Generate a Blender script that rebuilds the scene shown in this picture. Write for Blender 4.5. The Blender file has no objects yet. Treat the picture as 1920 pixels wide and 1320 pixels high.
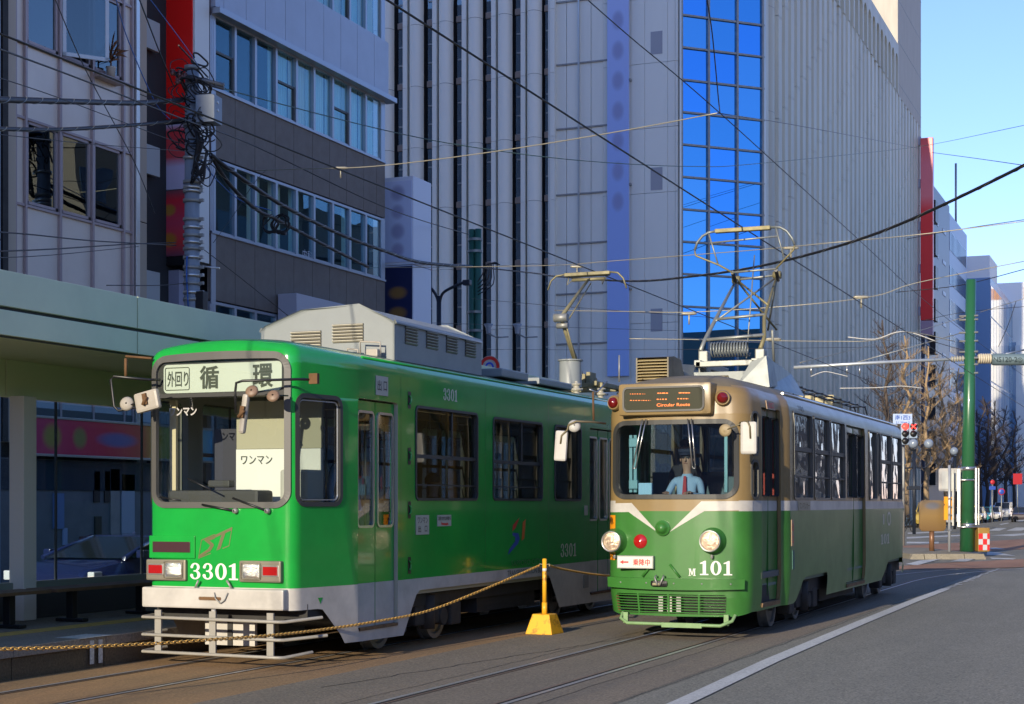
import bpy, bmesh, math, random
from mathutils import Vector, Matrix
from mathutils.geometry import tessellate_polygon
R=math.radians; PI=math.pi
random.seed(7)
SC=bpy.context.scene
# ------------------------------------------------------------ camera, sky, sun, exposure
CAM_H=1.76; TH=R(22.2); FPX=3040.0; HOR=943.0
cam=bpy.data.cameras.new('camera'); camo=bpy.data.objects.new('camera',cam); SC.collection.objects.link(camo)
cam.sensor_width=36; cam.lens=FPX/1920*36; cam.shift_y=(HOR-660)/1920; cam.clip_start=.1; cam.clip_end=3000
camo.location=(0,0,CAM_H); camo.rotation_euler=(R(90),0,TH); SC.camera=camo
SUN_EL=R(15.5); SUN_AZ=R(2.4)      # azimuth of travel, measured from +Y towards +X
world=bpy.data.worlds.new('World'); SC.world=world; world.use_nodes=True
wn=world.node_tree.nodes; wl=world.node_tree.links; wn.clear()
wo=wn.new('ShaderNodeOutputWorld'); bg=wn.new('ShaderNodeBackground'); sk=wn.new('ShaderNodeTexSky')
sk.sky_type='NISHITA'; sk.sun_disc=False; sk.sun_elevation=SUN_EL; sk.sun_rotation=PI+SUN_AZ
sk.air_density=1.0; sk.dust_density=.0; sk.ozone_density=8; sk.altitude=0
hs=wn.new('ShaderNodeMix'); hs.data_type='RGBA'; hs.blend_type='MULTIPLY'; hs.inputs['Factor'].default_value=1; hs.inputs['B'].default_value=(1.36,.77,.68,1)   # a clear, slightly violet winter sky
wl.new(sk.outputs[0],hs.inputs['A']); wl.new(hs.outputs['Result'],bg.inputs[0]); wl.new(bg.outputs[0],wo.inputs[0])
bg.inputs[1].default_value=.15
sun=bpy.data.lights.new('sun','SUN'); suno=bpy.data.objects.new('sun',sun); SC.collection.objects.link(suno)
sun.energy=2.15; sun.angle=R(.5); sun.color=(1,.88,.68)
sd=Vector((math.sin(SUN_AZ)*math.cos(SUN_EL),math.cos(SUN_AZ)*math.cos(SUN_EL),-math.sin(SUN_EL)))
suno.rotation_euler=sd.to_track_quat('-Z','Y').to_euler(); suno.location=(0,-20,30)
SC.view_settings.view_transform='Standard'; SC.view_settings.look='None'; SC.view_settings.gamma=1
SC.view_settings.exposure=1.4; SC.view_settings.use_curve_mapping=False
SC.render.engine='CYCLES'; SC.cycles.max_bounces=8; SC.cycles.transparent_max_bounces=12

# ------------------------------------------------------------ placing: photo pixel -> place, on a known plane
cT,sT=math.cos(TH),math.sin(TH)
def ray(px,py):
    a=(px-960)/FPX; b=-(py-HOR)/FPX
    return Vector((a*cT-sT,a*sT+cT,b))
def at(px,py,Y): d=ray(px,py); return Vector((0,0,CAM_H))+d*Y
def pv(px,py,v): d=ray(px,py); return Vector((0,0,CAM_H))+d*(v/d.x)
def pu(px,py,u): d=ray(px,py); return Vector((0,0,CAM_H))+d*(u/d.y)
def pg(px,py,z=0): d=ray(px,py); return Vector((0,0,CAM_H))+d*((z-CAM_H)/d.z)
def Uv(px,v): return pv(px,HOR,v).y
def Vu(px,u): return pu(px,HOR,u).x

# ------------------------------------------------------------ materials
MATS={}
def mat(name,col,rough=.5,metal=0,noise=0,nscale=3,bump=0,bscale=20,emit=None,estr=1,spec=.5,coat=0,stain=None,streak=False):
    if name in MATS: return MATS[name]
    m=bpy.data.materials.new(name); m.use_nodes=True; MATS[name]=m
    nt=m.node_tree; n=nt.nodes; l=nt.links; b=n['Principled BSDF']
    b.inputs['Base Color'].default_value=(*col,1); b.inputs['Roughness'].default_value=rough; b.inputs['Metallic'].default_value=metal
    b.inputs['Specular IOR Level'].default_value=spec; b.inputs['Coat Weight'].default_value=coat; b.inputs['Coat Roughness'].default_value=.06
    tc=n.new('ShaderNodeTexCoord'); src=tc.outputs['Object']
    if noise or stain:
        mp=n.new('ShaderNodeMapping'); l.new(src,mp.inputs[0])
        if streak: mp.inputs['Scale'].default_value=(1,1,.12)
        t=n.new('ShaderNodeTexNoise'); t.inputs['Scale'].default_value=nscale; t.inputs['Detail'].default_value=6; t.inputs['Roughness'].default_value=.65
        l.new(mp.outputs[0],t.inputs[0])
        r=n.new('ShaderNodeValToRGB'); l.new(t.outputs[0],r.inputs[0])
        c2=stain if stain else tuple(max(0,c*(1-noise)) for c in col)
        r.color_ramp.elements[0].position=.3; r.color_ramp.elements[1].position=.62
        r.color_ramp.elements[0].color=(*c2,1); r.color_ramp.elements[1].color=(*col,1)
        if stain: r.color_ramp.elements[0].position=.34; r.color_ramp.elements[1].position=.48
        l.new(r.outputs[0],b.inputs['Base Color'])
        mr=n.new('ShaderNodeMapRange'); mr.inputs[3].default_value=min(1,rough*1.25); mr.inputs[4].default_value=rough*.85
        l.new(t.outputs[0],mr.inputs[0]); l.new(mr.outputs[0],b.inputs['Roughness'])
    if bump:
        t2=n.new('ShaderNodeTexNoise'); t2.inputs['Scale'].default_value=bscale; t2.inputs['Detail'].default_value=4; l.new(src,t2.inputs[0])
        bp=n.new('ShaderNodeBump'); bp.inputs['Strength'].default_value=bump; bp.inputs['Distance'].default_value=.02
        l.new(t2.outputs[0],bp.inputs['Height']); l.new(bp.outputs[0],b.inputs['Normal'])
    if emit: b.inputs['Emission Color'].default_value=(*emit,1); b.inputs['Emission Strength'].default_value=estr
    return m
def glass(name,tint=(.75,.85,.85),refl=(1,1,1),ior=1.5,mixmin=.06,rough=.0,wave=0,wscale=1.2):
    if name in MATS: return MATS[name]
    m=bpy.data.materials.new(name); m.use_nodes=True; MATS[name]=m
    n=m.node_tree.nodes; l=m.node_tree.links; n.clear()
    o=n.new('ShaderNodeOutputMaterial'); mx=n.new('ShaderNodeMixShader'); tr=n.new('ShaderNodeBsdfTransparent'); g=n.new('ShaderNodeBsdfGlossy')
    lw=n.new('ShaderNodeLayerWeight'); lw.inputs[0].default_value=.5; pw=n.new('ShaderNodeMath'); pw.operation='POWER'; pw.inputs[1].default_value=5.0 if ior<2 else 3.0; l.new(lw.outputs['Facing'],pw.inputs[0])
    mr=n.new('ShaderNodeMapRange'); mr.inputs[1].default_value=0; mr.inputs[2].default_value=1; mr.inputs[3].default_value=mixmin; mr.inputs[4].default_value=1
    l.new(pw.outputs[0],mr.inputs[0]); l.new(mr.outputs[0],mx.inputs[0])
    tr.inputs[0].default_value=(*tint,1); g.inputs[0].default_value=(*refl,1); g.inputs[1].default_value=rough
    if wave:
        tc=n.new('ShaderNodeTexCoord'); t2=n.new('ShaderNodeTexNoise'); t2.inputs['Scale'].default_value=wscale; t2.inputs['Detail'].default_value=1; l.new(tc.outputs['Object'],t2.inputs[0])
        bp=n.new('ShaderNodeBump'); bp.inputs['Strength'].default_value=wave; bp.inputs['Distance'].default_value=.05
        l.new(t2.outputs[0],bp.inputs['Height']); l.new(bp.outputs[0],g.inputs['Normal'])
    l.new(tr.outputs[0],mx.inputs[1]); l.new(g.outputs[0],mx.inputs[2]); l.new(mx.outputs[0],o.inputs[0])
    return m
def sign_print(name,bands,axis='Z',rough=.35,blobs=None):
    """printed soft colours: bands [(pos 0..1,color)] along object generated axis, plus soft round blobs (cx,cz,r,color)"""
    m=bpy.data.materials.new(name); m.use_nodes=True; n=m.node_tree.nodes; l=m.node_tree.links; b=n['Principled BSDF']
    b.inputs['Roughness'].default_value=rough
    tc=n.new('ShaderNodeTexCoord'); sp=n.new('ShaderNodeSeparateXYZ'); l.new(tc.outputs['Generated'],sp.inputs[0])
    r=n.new('ShaderNodeValToRGB'); e=r.color_ramp.elements
    while len(e)<len(bands): e.new(.5)
    for k,(p,c) in enumerate(bands): e[k].position=p; e[k].color=(*c,1)
    l.new(sp.outputs[axis],r.inputs[0]); cur=r.outputs[0]
    for (cx,cz,rx,rz,c,haxis) in (blobs or []):
        def sub(o,v,s):
            a=n.new('ShaderNodeMath'); a.operation='SUBTRACT'; l.new(o,a.inputs[0]); a.inputs[1].default_value=v
            q=n.new('ShaderNodeMath'); q.operation='DIVIDE'; l.new(a.outputs[0],q.inputs[0]); q.inputs[1].default_value=s
            w=n.new('ShaderNodeMath'); w.operation='POWER'; w.inputs[1].default_value=2; ab=n.new('ShaderNodeMath'); ab.operation='ABSOLUTE'
            l.new(q.outputs[0],ab.inputs[0]); l.new(ab.outputs[0],w.inputs[0]); return w.outputs[0]
        A=sub(sp.outputs[haxis],cx,rx); B=sub(sp.outputs['Z'],cz,rz)
        s=n.new('ShaderNodeMath'); s.operation='ADD'; l.new(A,s.inputs[0]); l.new(B,s.inputs[1])
        mr=n.new('ShaderNodeMapRange'); mr.interpolation_type='SMOOTHSTEP'; mr.inputs[1].default_value=.1; mr.inputs[2].default_value=1.3; mr.inputs[3].default_value=.85; mr.inputs[4].default_value=0
        l.new(s.outputs[0],mr.inputs[0])
        mx=n.new('ShaderNodeMix'); mx.data_type='RGBA'; l.new(mr.outputs[0],mx.inputs['Factor']); l.new(cur,mx.inputs['A']); mx.inputs['B'].default_value=(*c,1); cur=mx.outputs['Result']
    l.new(cur,b.inputs['Base Color']); return m

# ------------------------------------------------------------ mesh builder
COL=SC.collection
class MB:
    def __init__(s): s.v=[]; s.f=[]; s.m=[]; s.sm=[]
    def add(s,vs,fs,mi=0,sm=False):
        b=len(s.v); s.v+=[tuple(v) for v in vs]; s.f+=[tuple(b+i for i in f) for f in fs]; s.m+=[mi]*len(fs); s.sm+=[sm]*len(fs); return s
    def box(s,x0,x1,y0,y1,z0,z1,mi=0):
        vs=[(x0,y0,z0),(x1,y0,z0),(x1,y1,z0),(x0,y1,z0),(x0,y0,z1),(x1,y0,z1),(x1,y1,z1),(x0,y1,z1)]
        return s.add(vs,[(0,3,2,1),(4,5,6,7),(0,1,5,4),(1,2,6,5),(2,3,7,6),(3,0,4,7)],mi)
    def cbox(s,c,sz,mi=0): return s.box(c[0]-sz[0]/2,c[0]+sz[0]/2,c[1]-sz[1]/2,c[1]+sz[1]/2,c[2]-sz[2]/2,c[2]+sz[2]/2,mi)
    def bbox(s,x0,x1,y0,y1,z0,z1,r=.01,mi=0):
        """box with chamfered edges"""
        bm=bmesh.new(); bmesh.ops.create_cube(bm,size=1)
        for v in bm.verts: v.co=Vector(((x0+x1)/2+v.co.x*(x1-x0),(y0+y1)/2+v.co.y*(y1-y0),(z0+z1)/2+v.co.z*(z1-z0)))
        bmesh.ops.bevel(bm,geom=bm.edges[:],offset=r,segments=2,profile=.6,affect='EDGES')
        bm.verts.index_update(); s.add([v.co for v in bm.verts],[[v.index for v in f.verts] for f in bm.faces],mi,False); bm.free(); return s
    def prism(s,poly,axis,a,b,mi=0):
        """poly: 2D list; axis 0: (y,z) extruded in x; 1: (x,z) in y; 2: (x,y) in z"""
        def P(p,t): return {0:(t,p[0],p[1]),1:(p[0],t,p[1]),2:(p[0],p[1],t)}[axis]
        n=len(poly); vs=[P(p,a) for p in poly]+[P(p,b) for p in poly]
        fs=[(i,(i+1)%n,n+(i+1)%n,n+i) for i in range(n)]
        tri=tessellate_polygon([[Vector((p[0],p[1],0)) for p in poly]])
        fs+=[tuple(t) for t in tri]+[tuple(n+i for i in reversed(t)) for t in tri]
        return s.add(vs,fs,mi)
    def tube(s,pts,r,n=8,mi=0,closed=False,caps=True):
        pts=[Vector(p) for p in pts]; N=len(pts); rs=r if isinstance(r,(list,tuple)) else [r]*N
        vs=[];up=None
        for i,p in enumerate(pts):
            if closed: t=(pts[(i+1)%N]-pts[i-1])
            else: t=(pts[min(i+1,N-1)]-pts[max(i-1,0)])
            if t.length<1e-9: t=Vector((0,0,1))
            t.normalize()
            if up is None:
                up=Vector((0,0,1)) if abs(t.z)<.9 else Vector((1,0,0))
            a=up-t*up.dot(t)
            if a.length<1e-6: a=t.orthogonal()
            a.normalize(); up=a; bb=t.cross(a)
            for k in range(n):
                w=2*PI*k/n; vs.append(p+(a*math.cos(w)+bb*math.sin(w))*rs[i])
        fs=[]
        for i in range(N if closed else N-1):
            j=(i+1)%N
            for k in range(n): fs.append((i*n+k,i*n+(k+1)%n,j*n+(k+1)%n,j*n+k))
        s.add(vs,fs,mi,True)
        if caps and not closed:
            b=len(s.v)-len(vs); s.f+= [tuple(b+k for k in reversed(range(n))),tuple(b+(N-1)*n+k for k in range(n))]; s.m+=[mi]*2; s.sm+=[False]*2
        return s
    def cyl(s,p0,p1,r,n=16,mi=0,r1=None): return s.tube([p0,p1],[r,r if r1 is None else r1],n,mi)
    def lathe(s,c,axis,prof,n=20,mi=0):
        """prof: (dist along axis, radius)"""
        ax=Vector(axis).normalized(); a=ax.orthogonal().normalized(); b=ax.cross(a); c=Vector(c); vs=[]
        for (d,r) in prof:
            for k in range(n):
                w=2*PI*k/n; vs.append(c+ax*d+(a*math.cos(w)+b*math.sin(w))*max(r,1e-4))
        fs=[]
        for i in range(len(prof)-1):
            for k in range(n): fs.append((i*n+k,i*n+(k+1)%n,(i+1)*n+(k+1)%n,(i+1)*n+k))
        return s.add(vs,fs,mi,True)
    def sphere(s,c,r,n=14,mi=0,sc=(1,1,1)):
        vs=[];m=max(6,n//2+2);fs=[]
        for i in range(m+1):
            ph=PI*i/m
            for k in range(n):
                w=2*PI*k/n; vs.append((c[0]+r*sc[0]*math.sin(ph)*math.cos(w),c[1]+r*sc[1]*math.sin(ph)*math.sin(w),c[2]+r*sc[2]*math.cos(ph)))
        for i in range(m):
            for k in range(n): fs.append((i*n+k,(i+1)*n+k,(i+1)*n+(k+1)%n,i*n+(k+1)%n))
        return s.add(vs,fs,mi,True)
    def xf(s,M):
        s.v=[tuple(M@Vector(v)) for v in s.v]; return s
    def mesh(s,name,mats):
        me=bpy.data.meshes.new(name); me.from_pydata(s.v,[],s.f)
        for m in (mats if isinstance(mats,(list,tuple)) else [mats]): me.materials.append(m)
        for p,mi,sm in zip(me.polygons,s.m,s.sm): p.material_index=mi; p.use_smooth=sm
        me.update(); return me
    def build(s,name,mats,parent=None,sharp=None,**kw):
        me=s.mesh(name,mats)
        if sharp: me.set_sharp_from_angle(angle=R(sharp))
        return link(name,me,parent,**kw)
def link(name,me,parent=None,label=None,cat=None,group=None,kind=None,loc=None,rot=None):
    o=bpy.data.objects.new(name,me); COL.objects.link(o)
    if parent is not None: o.parent=parent
    if loc is not None: o.location=loc
    if rot is not None: o.rotation_euler=rot
    tag(o,label,cat,group,kind); return o
def tag(o,label=None,cat=None,group=None,kind=None):
    if label: o['label']=label
    if cat: o['category']=cat
    if group: o['group']=group
    if kind: o['kind']=kind
    return o
def thing(name,label,cat,loc=(0,0,0),rz=0,group=None):
    return link(name,None,None,label,cat,group,None,loc,(0,0,rz))
def copy_tree(o,parent=None):
    c=o.copy(); COL.objects.link(c)
    if parent is not None: c.parent=parent
    for ch in list(o.children): copy_tree(ch,c)
    return c
def rrect(x0,x1,y0,y1,r,n=5):
    r=min(r,(x1-x0)/2-.001,(y1-y0)/2-.001); P=[]
    for cx,cy,a0 in ((x1-r,y1-r,0),(x0+r,y1-r,90),(x0+r,y0+r,180),(x1-r,y0+r,270)):
        for k in range(n+1): w=R(a0+90*k/n); P.append((cx+r*math.cos(w),cy+r*math.sin(w)))
    return P
def text2d(s,w,h,bold=0.0,center=True,keep=False):
    """triangulated lettering fitted in w x h (metres); returns verts2d, faces"""
    cu=bpy.data.curves.new('txt','FONT'); cu.body=s; cu.offset=bold; cu.resolution_u=3; cu.fill_mode='FRONT'
    ob=bpy.data.objects.new('txt',cu); me=bpy.data.meshes.new_from_object(ob)
    V=[(v.co.x,v.co.y) for v in me.vertices]; Fc=[tuple(p.vertices) for p in me.polygons]
    bpy.data.objects.remove(ob); bpy.data.curves.remove(cu); bpy.data.meshes.remove(me)
    if not V: return [],[]
    x0=min(v[0] for v in V);x1=max(v[0] for v in V);y0=min(v[1] for v in V);y1=max(v[1] for v in V)
    sx=w/(x1-x0); sy=h/(y1-y0)
    if keep: sx=sy=min(sx,sy)
    V=[((x-(x0+x1)/2)*sx,(y-(y0+y1)/2)*sy) for x,y in V]
    return V,Fc
def serif(ch):
    """slab serif glyph pieces as a list of polygons in a 0..1 high box; returns (width, polys)"""
    def ell(cx,cy,rx,ry,a0,a1,w0,w1,n=16,ix=1,iy=1):
        out=[];inn=[]
        for k in range(n+1):
            a=R(a0+(a1-a0)*k/n); out.append((cx+rx*math.cos(a),cy+ry*math.sin(a)))
            inn.append((cx+(rx-w0)*math.cos(a),cy+(ry-w1)*math.sin(a)))
        return [ [out[k],out[k+1],inn[k+1],inn[k]] for k in range(n)]
    def disc(cx,cy,r,n=12): return [[(cx+r*math.cos(2*PI*k/n),cy+r*math.sin(2*PI*k/n)) for k in range(n)]]
    if ch=='0': return .66,ell(.33,.5,.33,.5,0,360,.19,.09,28)
    if ch=='1': return .52,[[(.17,.0),(.37,.0),(.37,1),(.27,1),(.17,.93)],[(.0,.0),(.52,.0),(.52,.09),(.0,.09)],[(.17,.93),(.0,.85),(.0,.78),(.17,.80)]]
    if ch=='3': return .62,ell(.3,.745,.27,.255,-75,165,.16,.08)+ell(.3,.275,.31,.275,-165,75,.18,.08)+disc(.1,.75,.085)+disc(.09,.24,.095)+[[(.2,.48),(.42,.46),(.42,.56),(.2,.54)]]
    if ch=='M': return .95,[[(.1,0),(.2,0),(.2,1),(.1,1)],[(.7,0),(.88,0),(.88,1),(.7,1)],[(.1,1),(.3,1),(.52,.12),(.42,.12)],[(.42,.12),(.52,.12),(.72,1),(.62,1)],[(0,0),(.3,0),(.3,.08),(0,.08)],[(.6,0),(.98,0),(.98,.08),(.6,.08)],[(0,.92),(.25,.92),(.25,1),(0,1)],[(.68,.92),(.98,.92),(.98,1),(.68,1)]]
    return .4,[]
def serif_text(s,x0,x1,y0,y1):
    """list of polygons for the string fitted in the box"""
    items=[serif(c) for c in s]; gap=.13; W=sum(i[0] for i in items)+gap*(len(s)-1); sx=(x1-x0)/W; out=[];x=0
    for w,ps in items:
        for p in ps: out.append([(x0+(x+a)*sx,y0+b*(y1-y0)) for a,b in p])
        x+=w+gap
    return out
# ------------------------------------------------------------ vehicle shell: a plan curve swept up a side profile, with real openings
class Shell:
    def __init__(s,half,prof,spine,crown=0,ct0=3.25,ct1=3.5,cw=.95):
        s.h=[Vector(p) for p in half]; s.cum=[0]
        for a,b in zip(s.h,s.h[1:]): s.cum.append(s.cum[-1]+(b-a).length)
        s.L=s.cum[-1]; s.prof=prof; s.sp=spine; s.crown=crown; s.c0=ct0; s.c1=ct1; s.cw=cw
    def p2(s,q):
        a=min(abs(q),s.L-1e-6); i=0
        while i<len(s.cum)-2 and s.cum[i+1]<a: i+=1
        f=(a-s.cum[i])/(s.cum[i+1]-s.cum[i]); p=s.h[i].lerp(s.h[i+1],f)
        return Vector((p.x if q>=0 else -p.x,p.y))
    def n2(s,q):
        e=.012; a=s.p2(q-e); b=s.p2(q+e); t=b-a; n=Vector((t.y,-t.x))
        return n.normalized() if n.length>1e-9 else Vector((0,-1))
    def pos(s,q,t,d=0):
        P=s.p2(q); N=s.n2(q); pr=s.prof; i=0; t=max(pr[0][0],min(pr[-1][0],t))
        while i<len(pr)-2 and pr[i+1][0]<t: i+=1
        f=(t-pr[i][0])/(pr[i+1][0]-pr[i][0]); k=pr[i][1]+(pr[i+1][1]-pr[i][1])*f; z=pr[i][2]+(pr[i+1][2]-pr[i][2])*f
        S=Vector((0,max(s.sp[0],min(s.sp[1],P.y)))); Q=P.lerp(S,k)
        c=max(0,min(1,(t-s.c0)/(s.c1-s.c0))); z+=s.crown*c*max(0,1-(Q.x/s.cw)**2)
        Q=Q+N*d
        return Vector((Q.x,Q.y,z))
    def sy(s,y,side=1):
        best=0
        for i in range(len(s.h)-1):
            a,b=s.h[i],s.h[i+1]
            if a.y<=y<=b.y and b.y>a.y and b.x>.5: best=s.cum[i]+(y-a.y)/(b.y-a.y)*(s.cum[i+1]-s.cum[i]); break
        return side*best
    def sx(s,x):
        for i in range(len(s.h)-1):
            a,b=s.h[i],s.h[i+1]
            if a.x<=abs(x)<=b.x and b.x>a.x: 
                q=s.cum[i]+(abs(x)-a.x)/(b.x-a.x)*(s.cum[i+1]-s.cum[i]); return q if x>=0 else -q
        return x
def resample(loop,m=.07):
    out=[]
    for i,a in enumerate(loop):
        b=loop[(i+1)%len(loop)]; n=max(1,int(math.hypot(b[0]-a[0],b[1]-a[1])/m))
        for k in range(n): out.append((a[0]+(b[0]-a[0])*k/n,a[1]+(b[1]-a[1])*k/n))
    return out
def area2(l): return sum(l[i-1][0]*l[i][1]-l[i][0]*l[i-1][1] for i in range(len(l)))/2
def offset_loop(l,d):
    """positive d grows the loop"""
    if area2(l)<0: l=l[::-1]
    out=[];n=len(l)
    for i in range(n):
        a=Vector(l[i-1]);b=Vector(l[i]);c=Vector(l[(i+1)%n])
        u=(b-a);w=(c-b)
        if u.length<1e-7 or w.length<1e-7: out.append(tuple(b)); continue
        u.normalize();w.normalize(); n1=Vector((u.y,-u.x));n2=Vector((w.y,-w.x)); m=n1+n2
        if m.length<1e-6: m=n1.copy()
        m.normalize(); out.append(tuple(b+m*(d/max(.5,m.dot(n1)))))
    return out
def sheet(sh,outer,holes,name,mats,parent,cs=(),ct=(),paint=None,depth=0,rev=0,revmat=None,edge=0,sharp=38,smooth=True,**kw):
    loops=[[Vector((p[0],p[1],0)) for p in l] for l in [outer]+list(holes)]
    tri=tessellate_polygon(loops); vv=[v for l in loops for v in l]
    bm=bmesh.new(); bv=[bm.verts.new(v) for v in vv]
    for t in tri:
        try: bm.faces.new([bv[i] for i in t])
        except Exception: pass
    for c in cs: bmesh.ops.bisect_plane(bm,geom=bm.verts[:]+bm.edges[:]+bm.faces[:],plane_co=(c,0,0),plane_no=(1,0,0),dist=1e-5)
    for c in ct: bmesh.ops.bisect_plane(bm,geom=bm.verts[:]+bm.edges[:]+bm.faces[:],plane_co=(0,c,0),plane_no=(0,1,0),dist=1e-5)
    bm.verts.index_update(); mb=MB()
    V=[sh.pos(v.co.x,v.co.y,depth) for v in bm.verts]; mb.v=[tuple(v) for v in V]
    for f in bm.faces:
        c=f.calc_center_median(); ids=[v.index for v in f.verts]
        if f.normal.z<0: ids.reverse()
        mb.f.append(tuple(ids)); mb.m.append(paint(c.x,c.y) if paint else 0); mb.sm.append(smooth)
    bm.free()
    def strip(loop,d0,d1,mi):
        l=resample(loop); n=len(l); vs=[sh.pos(a,b,d0) for a,b in l]+[sh.pos(a,b,d1) for a,b in l]
        mb.add(vs,[(i,(i+1)%n,n+(i+1)%n,n+i) for i in range(n)],mi)
    rm=(revmat if revmat is not None else 0)
    if rev:
        for h in holes: strip(h,depth,depth-rev,rm)
    if edge: strip(outer,depth,depth-edge,rm)
    return mb.build(name,mats,parent,sharp=sharp,**kw)
def ring(sh,loop,wo,wi,th,name,m,parent,d0=-.03,**kw):
    l=resample(loop,.08); A=offset_loop(l,wo); C=offset_loop(l,-wi); n=len(A)
    vs=[sh.pos(a,b,-.004) for a,b in A]+[sh.pos(a,b,th) for a,b in A]+[sh.pos(a,b,th) for a,b in C]+[sh.pos(a,b,d0) for a,b in C]
    fs=[(k*n+i,k*n+(i+1)%n,(k+1)*n+(i+1)%n,(k+1)*n+i) for k in range(3) for i in range(n)]
    return MB().add(vs,fs).build(name,m,parent,**kw)
def pane(sh,loop,name,m,parent,depth=-.025,cs=(),**kw):
    return sheet(sh,loop,[],name,m,parent,cs=cs,depth=depth,smooth=True,**kw)
def decal(mapf,polys,name,m,parent,**kw):
    """flat print: 2D polygons laid on a surface through mapf(a,b,depth)"""
    mb=MB()
    for k,p in enumerate(polys):
        d=.0025+.00012*(k%12)
        tri=tessellate_polygon([[Vector((a[0],a[1],0)) for a in p]])
        mb.add([mapf(a,b,d) for a,b in p],[tuple(t) for t in tri])
    return mb.build(name,m,parent,**kw)
def letter(mapf,s,cx,cy,w,h,name,m,parent,bold=0,keep=False,d=.003,**kw):
    V,Fc=text2d(s,w,h,bold,keep=keep)
    if not V: return None
    return MB().add([mapf(cx+a,cy+b,d) for a,b in V],Fc).build(name,m,parent,**kw)

# palette
M_green=mat('green_paint',(.012,.34,.045),.2,coat=.5,noise=.2,nscale=1.3)
M_green2=mat('mid_green_paint',(.042,.175,.03),.34,coat=.12,noise=.2,nscale=2,bump=.05,bscale=3)
M_white=mat('white_paint',(.54,.51,.46),.38,noise=.30,nscale=2.2)
M_tan=mat('tan_paint',(.25,.17,.07),.34,coat=.12,noise=.15,nscale=2,bump=.05,bscale=3)
M_rubber=mat('rubber_seal',(.035,.035,.033),.5)
M_greyrub=mat('grey_seal',(.085,.082,.075),.5)
M_alu=mat('aluminium_trim',(.55,.55,.53),.3,.9)
M_steel=mat('grey_steel',(.32,.32,.30),.45,.4,noise=.2)
M_dark=mat('dark_underframe',(.03,.028,.026),.7,noise=.3)
M_black=mat('black_paint',(.012,.012,.013),.4)
M_cream=mat('cream_lining',(.42,.40,.30),.6)
M_floor=mat('tram_floor',(.12,.12,.11),.7)
M_seat=mat('seat_cloth',(.05,.12,.22),.9)
M_polebr=mat('brass_pole',(.55,.45,.25),.3,.7)
M_glass=glass('vehicle_glass',(.86,.90,.88),(1,1,1),1.5,.07)
M_glassd=glass('tinted_vehicle_glass',(.48,.54,.54),(1,1,1),1.5,.07,wave=.06)
M_lens=mat('headlamp_lens',(.8,.8,.75),.08,.9,bump=.6,bscale=60)
M_lamp=mat('headlamp_lit',(.9,.75,.6),.1,.3,emit=(1,.72,.5),estr=1.0)
M_red=mat('red_lens',(.36,.01,.01),.15,coat=.5)
M_redp=mat('red_print',(.6,.02,.02),.4)
M_bronze=mat('faded_bronze_print',(.12,.12,.045),.5)
M_ac=mat('light_grey_housing',(.25,.27,.27),.4,noise=.1,nscale=3)
M_sign=mat('sign_white',(.62,.66,.55),.4)
M_signtx=mat('sign_grey_letters',(.06,.07,.05),.5)
M_plate=mat('pale_plate',(.45,.44,.36),.4)
M_rust=mat('rusty_brown',(.16,.08,.03),.8,noise=.4)
M_mirror=mat('mirror_back_cream',(.40,.36,.30),.45,noise=.15,nscale=8)
M_coll=mat('weathered_olive_metal',(.26,.23,.13),.55,.3,noise=.3,nscale=8)
M_silver=mat('silver_paint',(.20,.22,.22),.4,.3,noise=.15,nscale=6)
M_ins=mat('insulator_glaze',(.35,.33,.27),.3)
M_shirt=mat('blue_shirt',(.30,.45,.62),.8)  # plain pale blue cloth for the shirts

def louvre(parent,name,c,ax,w,h,nsl,mf,ms,depth=.03,mback=None):
    """louvred grille facing axis ax ('x' or 'y-'); parts: frame panel with slats"""
    g=MB(); x,y,z=c
    if ax=='y': g.box(x-w/2,x+w/2,y,y+depth*.3,z-h/2,z+h/2)
    else: g.box(x-depth*.3,x,y-w/2,y+w/2,z-h/2,z+h/2)
    o=g.build(name,mback or M_black,parent)
    for k in range(nsl):
        zz=z-h/2+(k+.5)*h/nsl; s=MB()
        if ax=='y': s.add([(x-w/2,y-.004,zz-.012),(x+w/2,y-.004,zz-.012),(x+w/2,y-depth,zz+.004),(x-w/2,y-depth,zz+.004),(x-w/2,y-.004,zz-.004),(x+w/2,y-.004,zz-.004),(x+w/2,y-depth,zz+.012),(x-w/2,y-depth,zz+.012)],[(0,1,2,3),(4,7,6,5),(3,2,6,7),(0,4,5,1)])
        else: s.add([(x+.004,y-w/2,zz-.012),(x+.004,y+w/2,zz-.012),(x+depth,y+w/2,zz+.004),(x+depth,y-w/2,zz+.004),(x+.004,y-w/2,zz-.004),(x+.004,y+w/2,zz-.004),(x+depth,y+w/2,zz+.012),(x+depth,y-w/2,zz+.012)],[(0,3,2,1),(4,5,6,7),(3,7,6,2),(0,1,5,4)])
        s.build('slat',ms,o)
    return o
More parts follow.
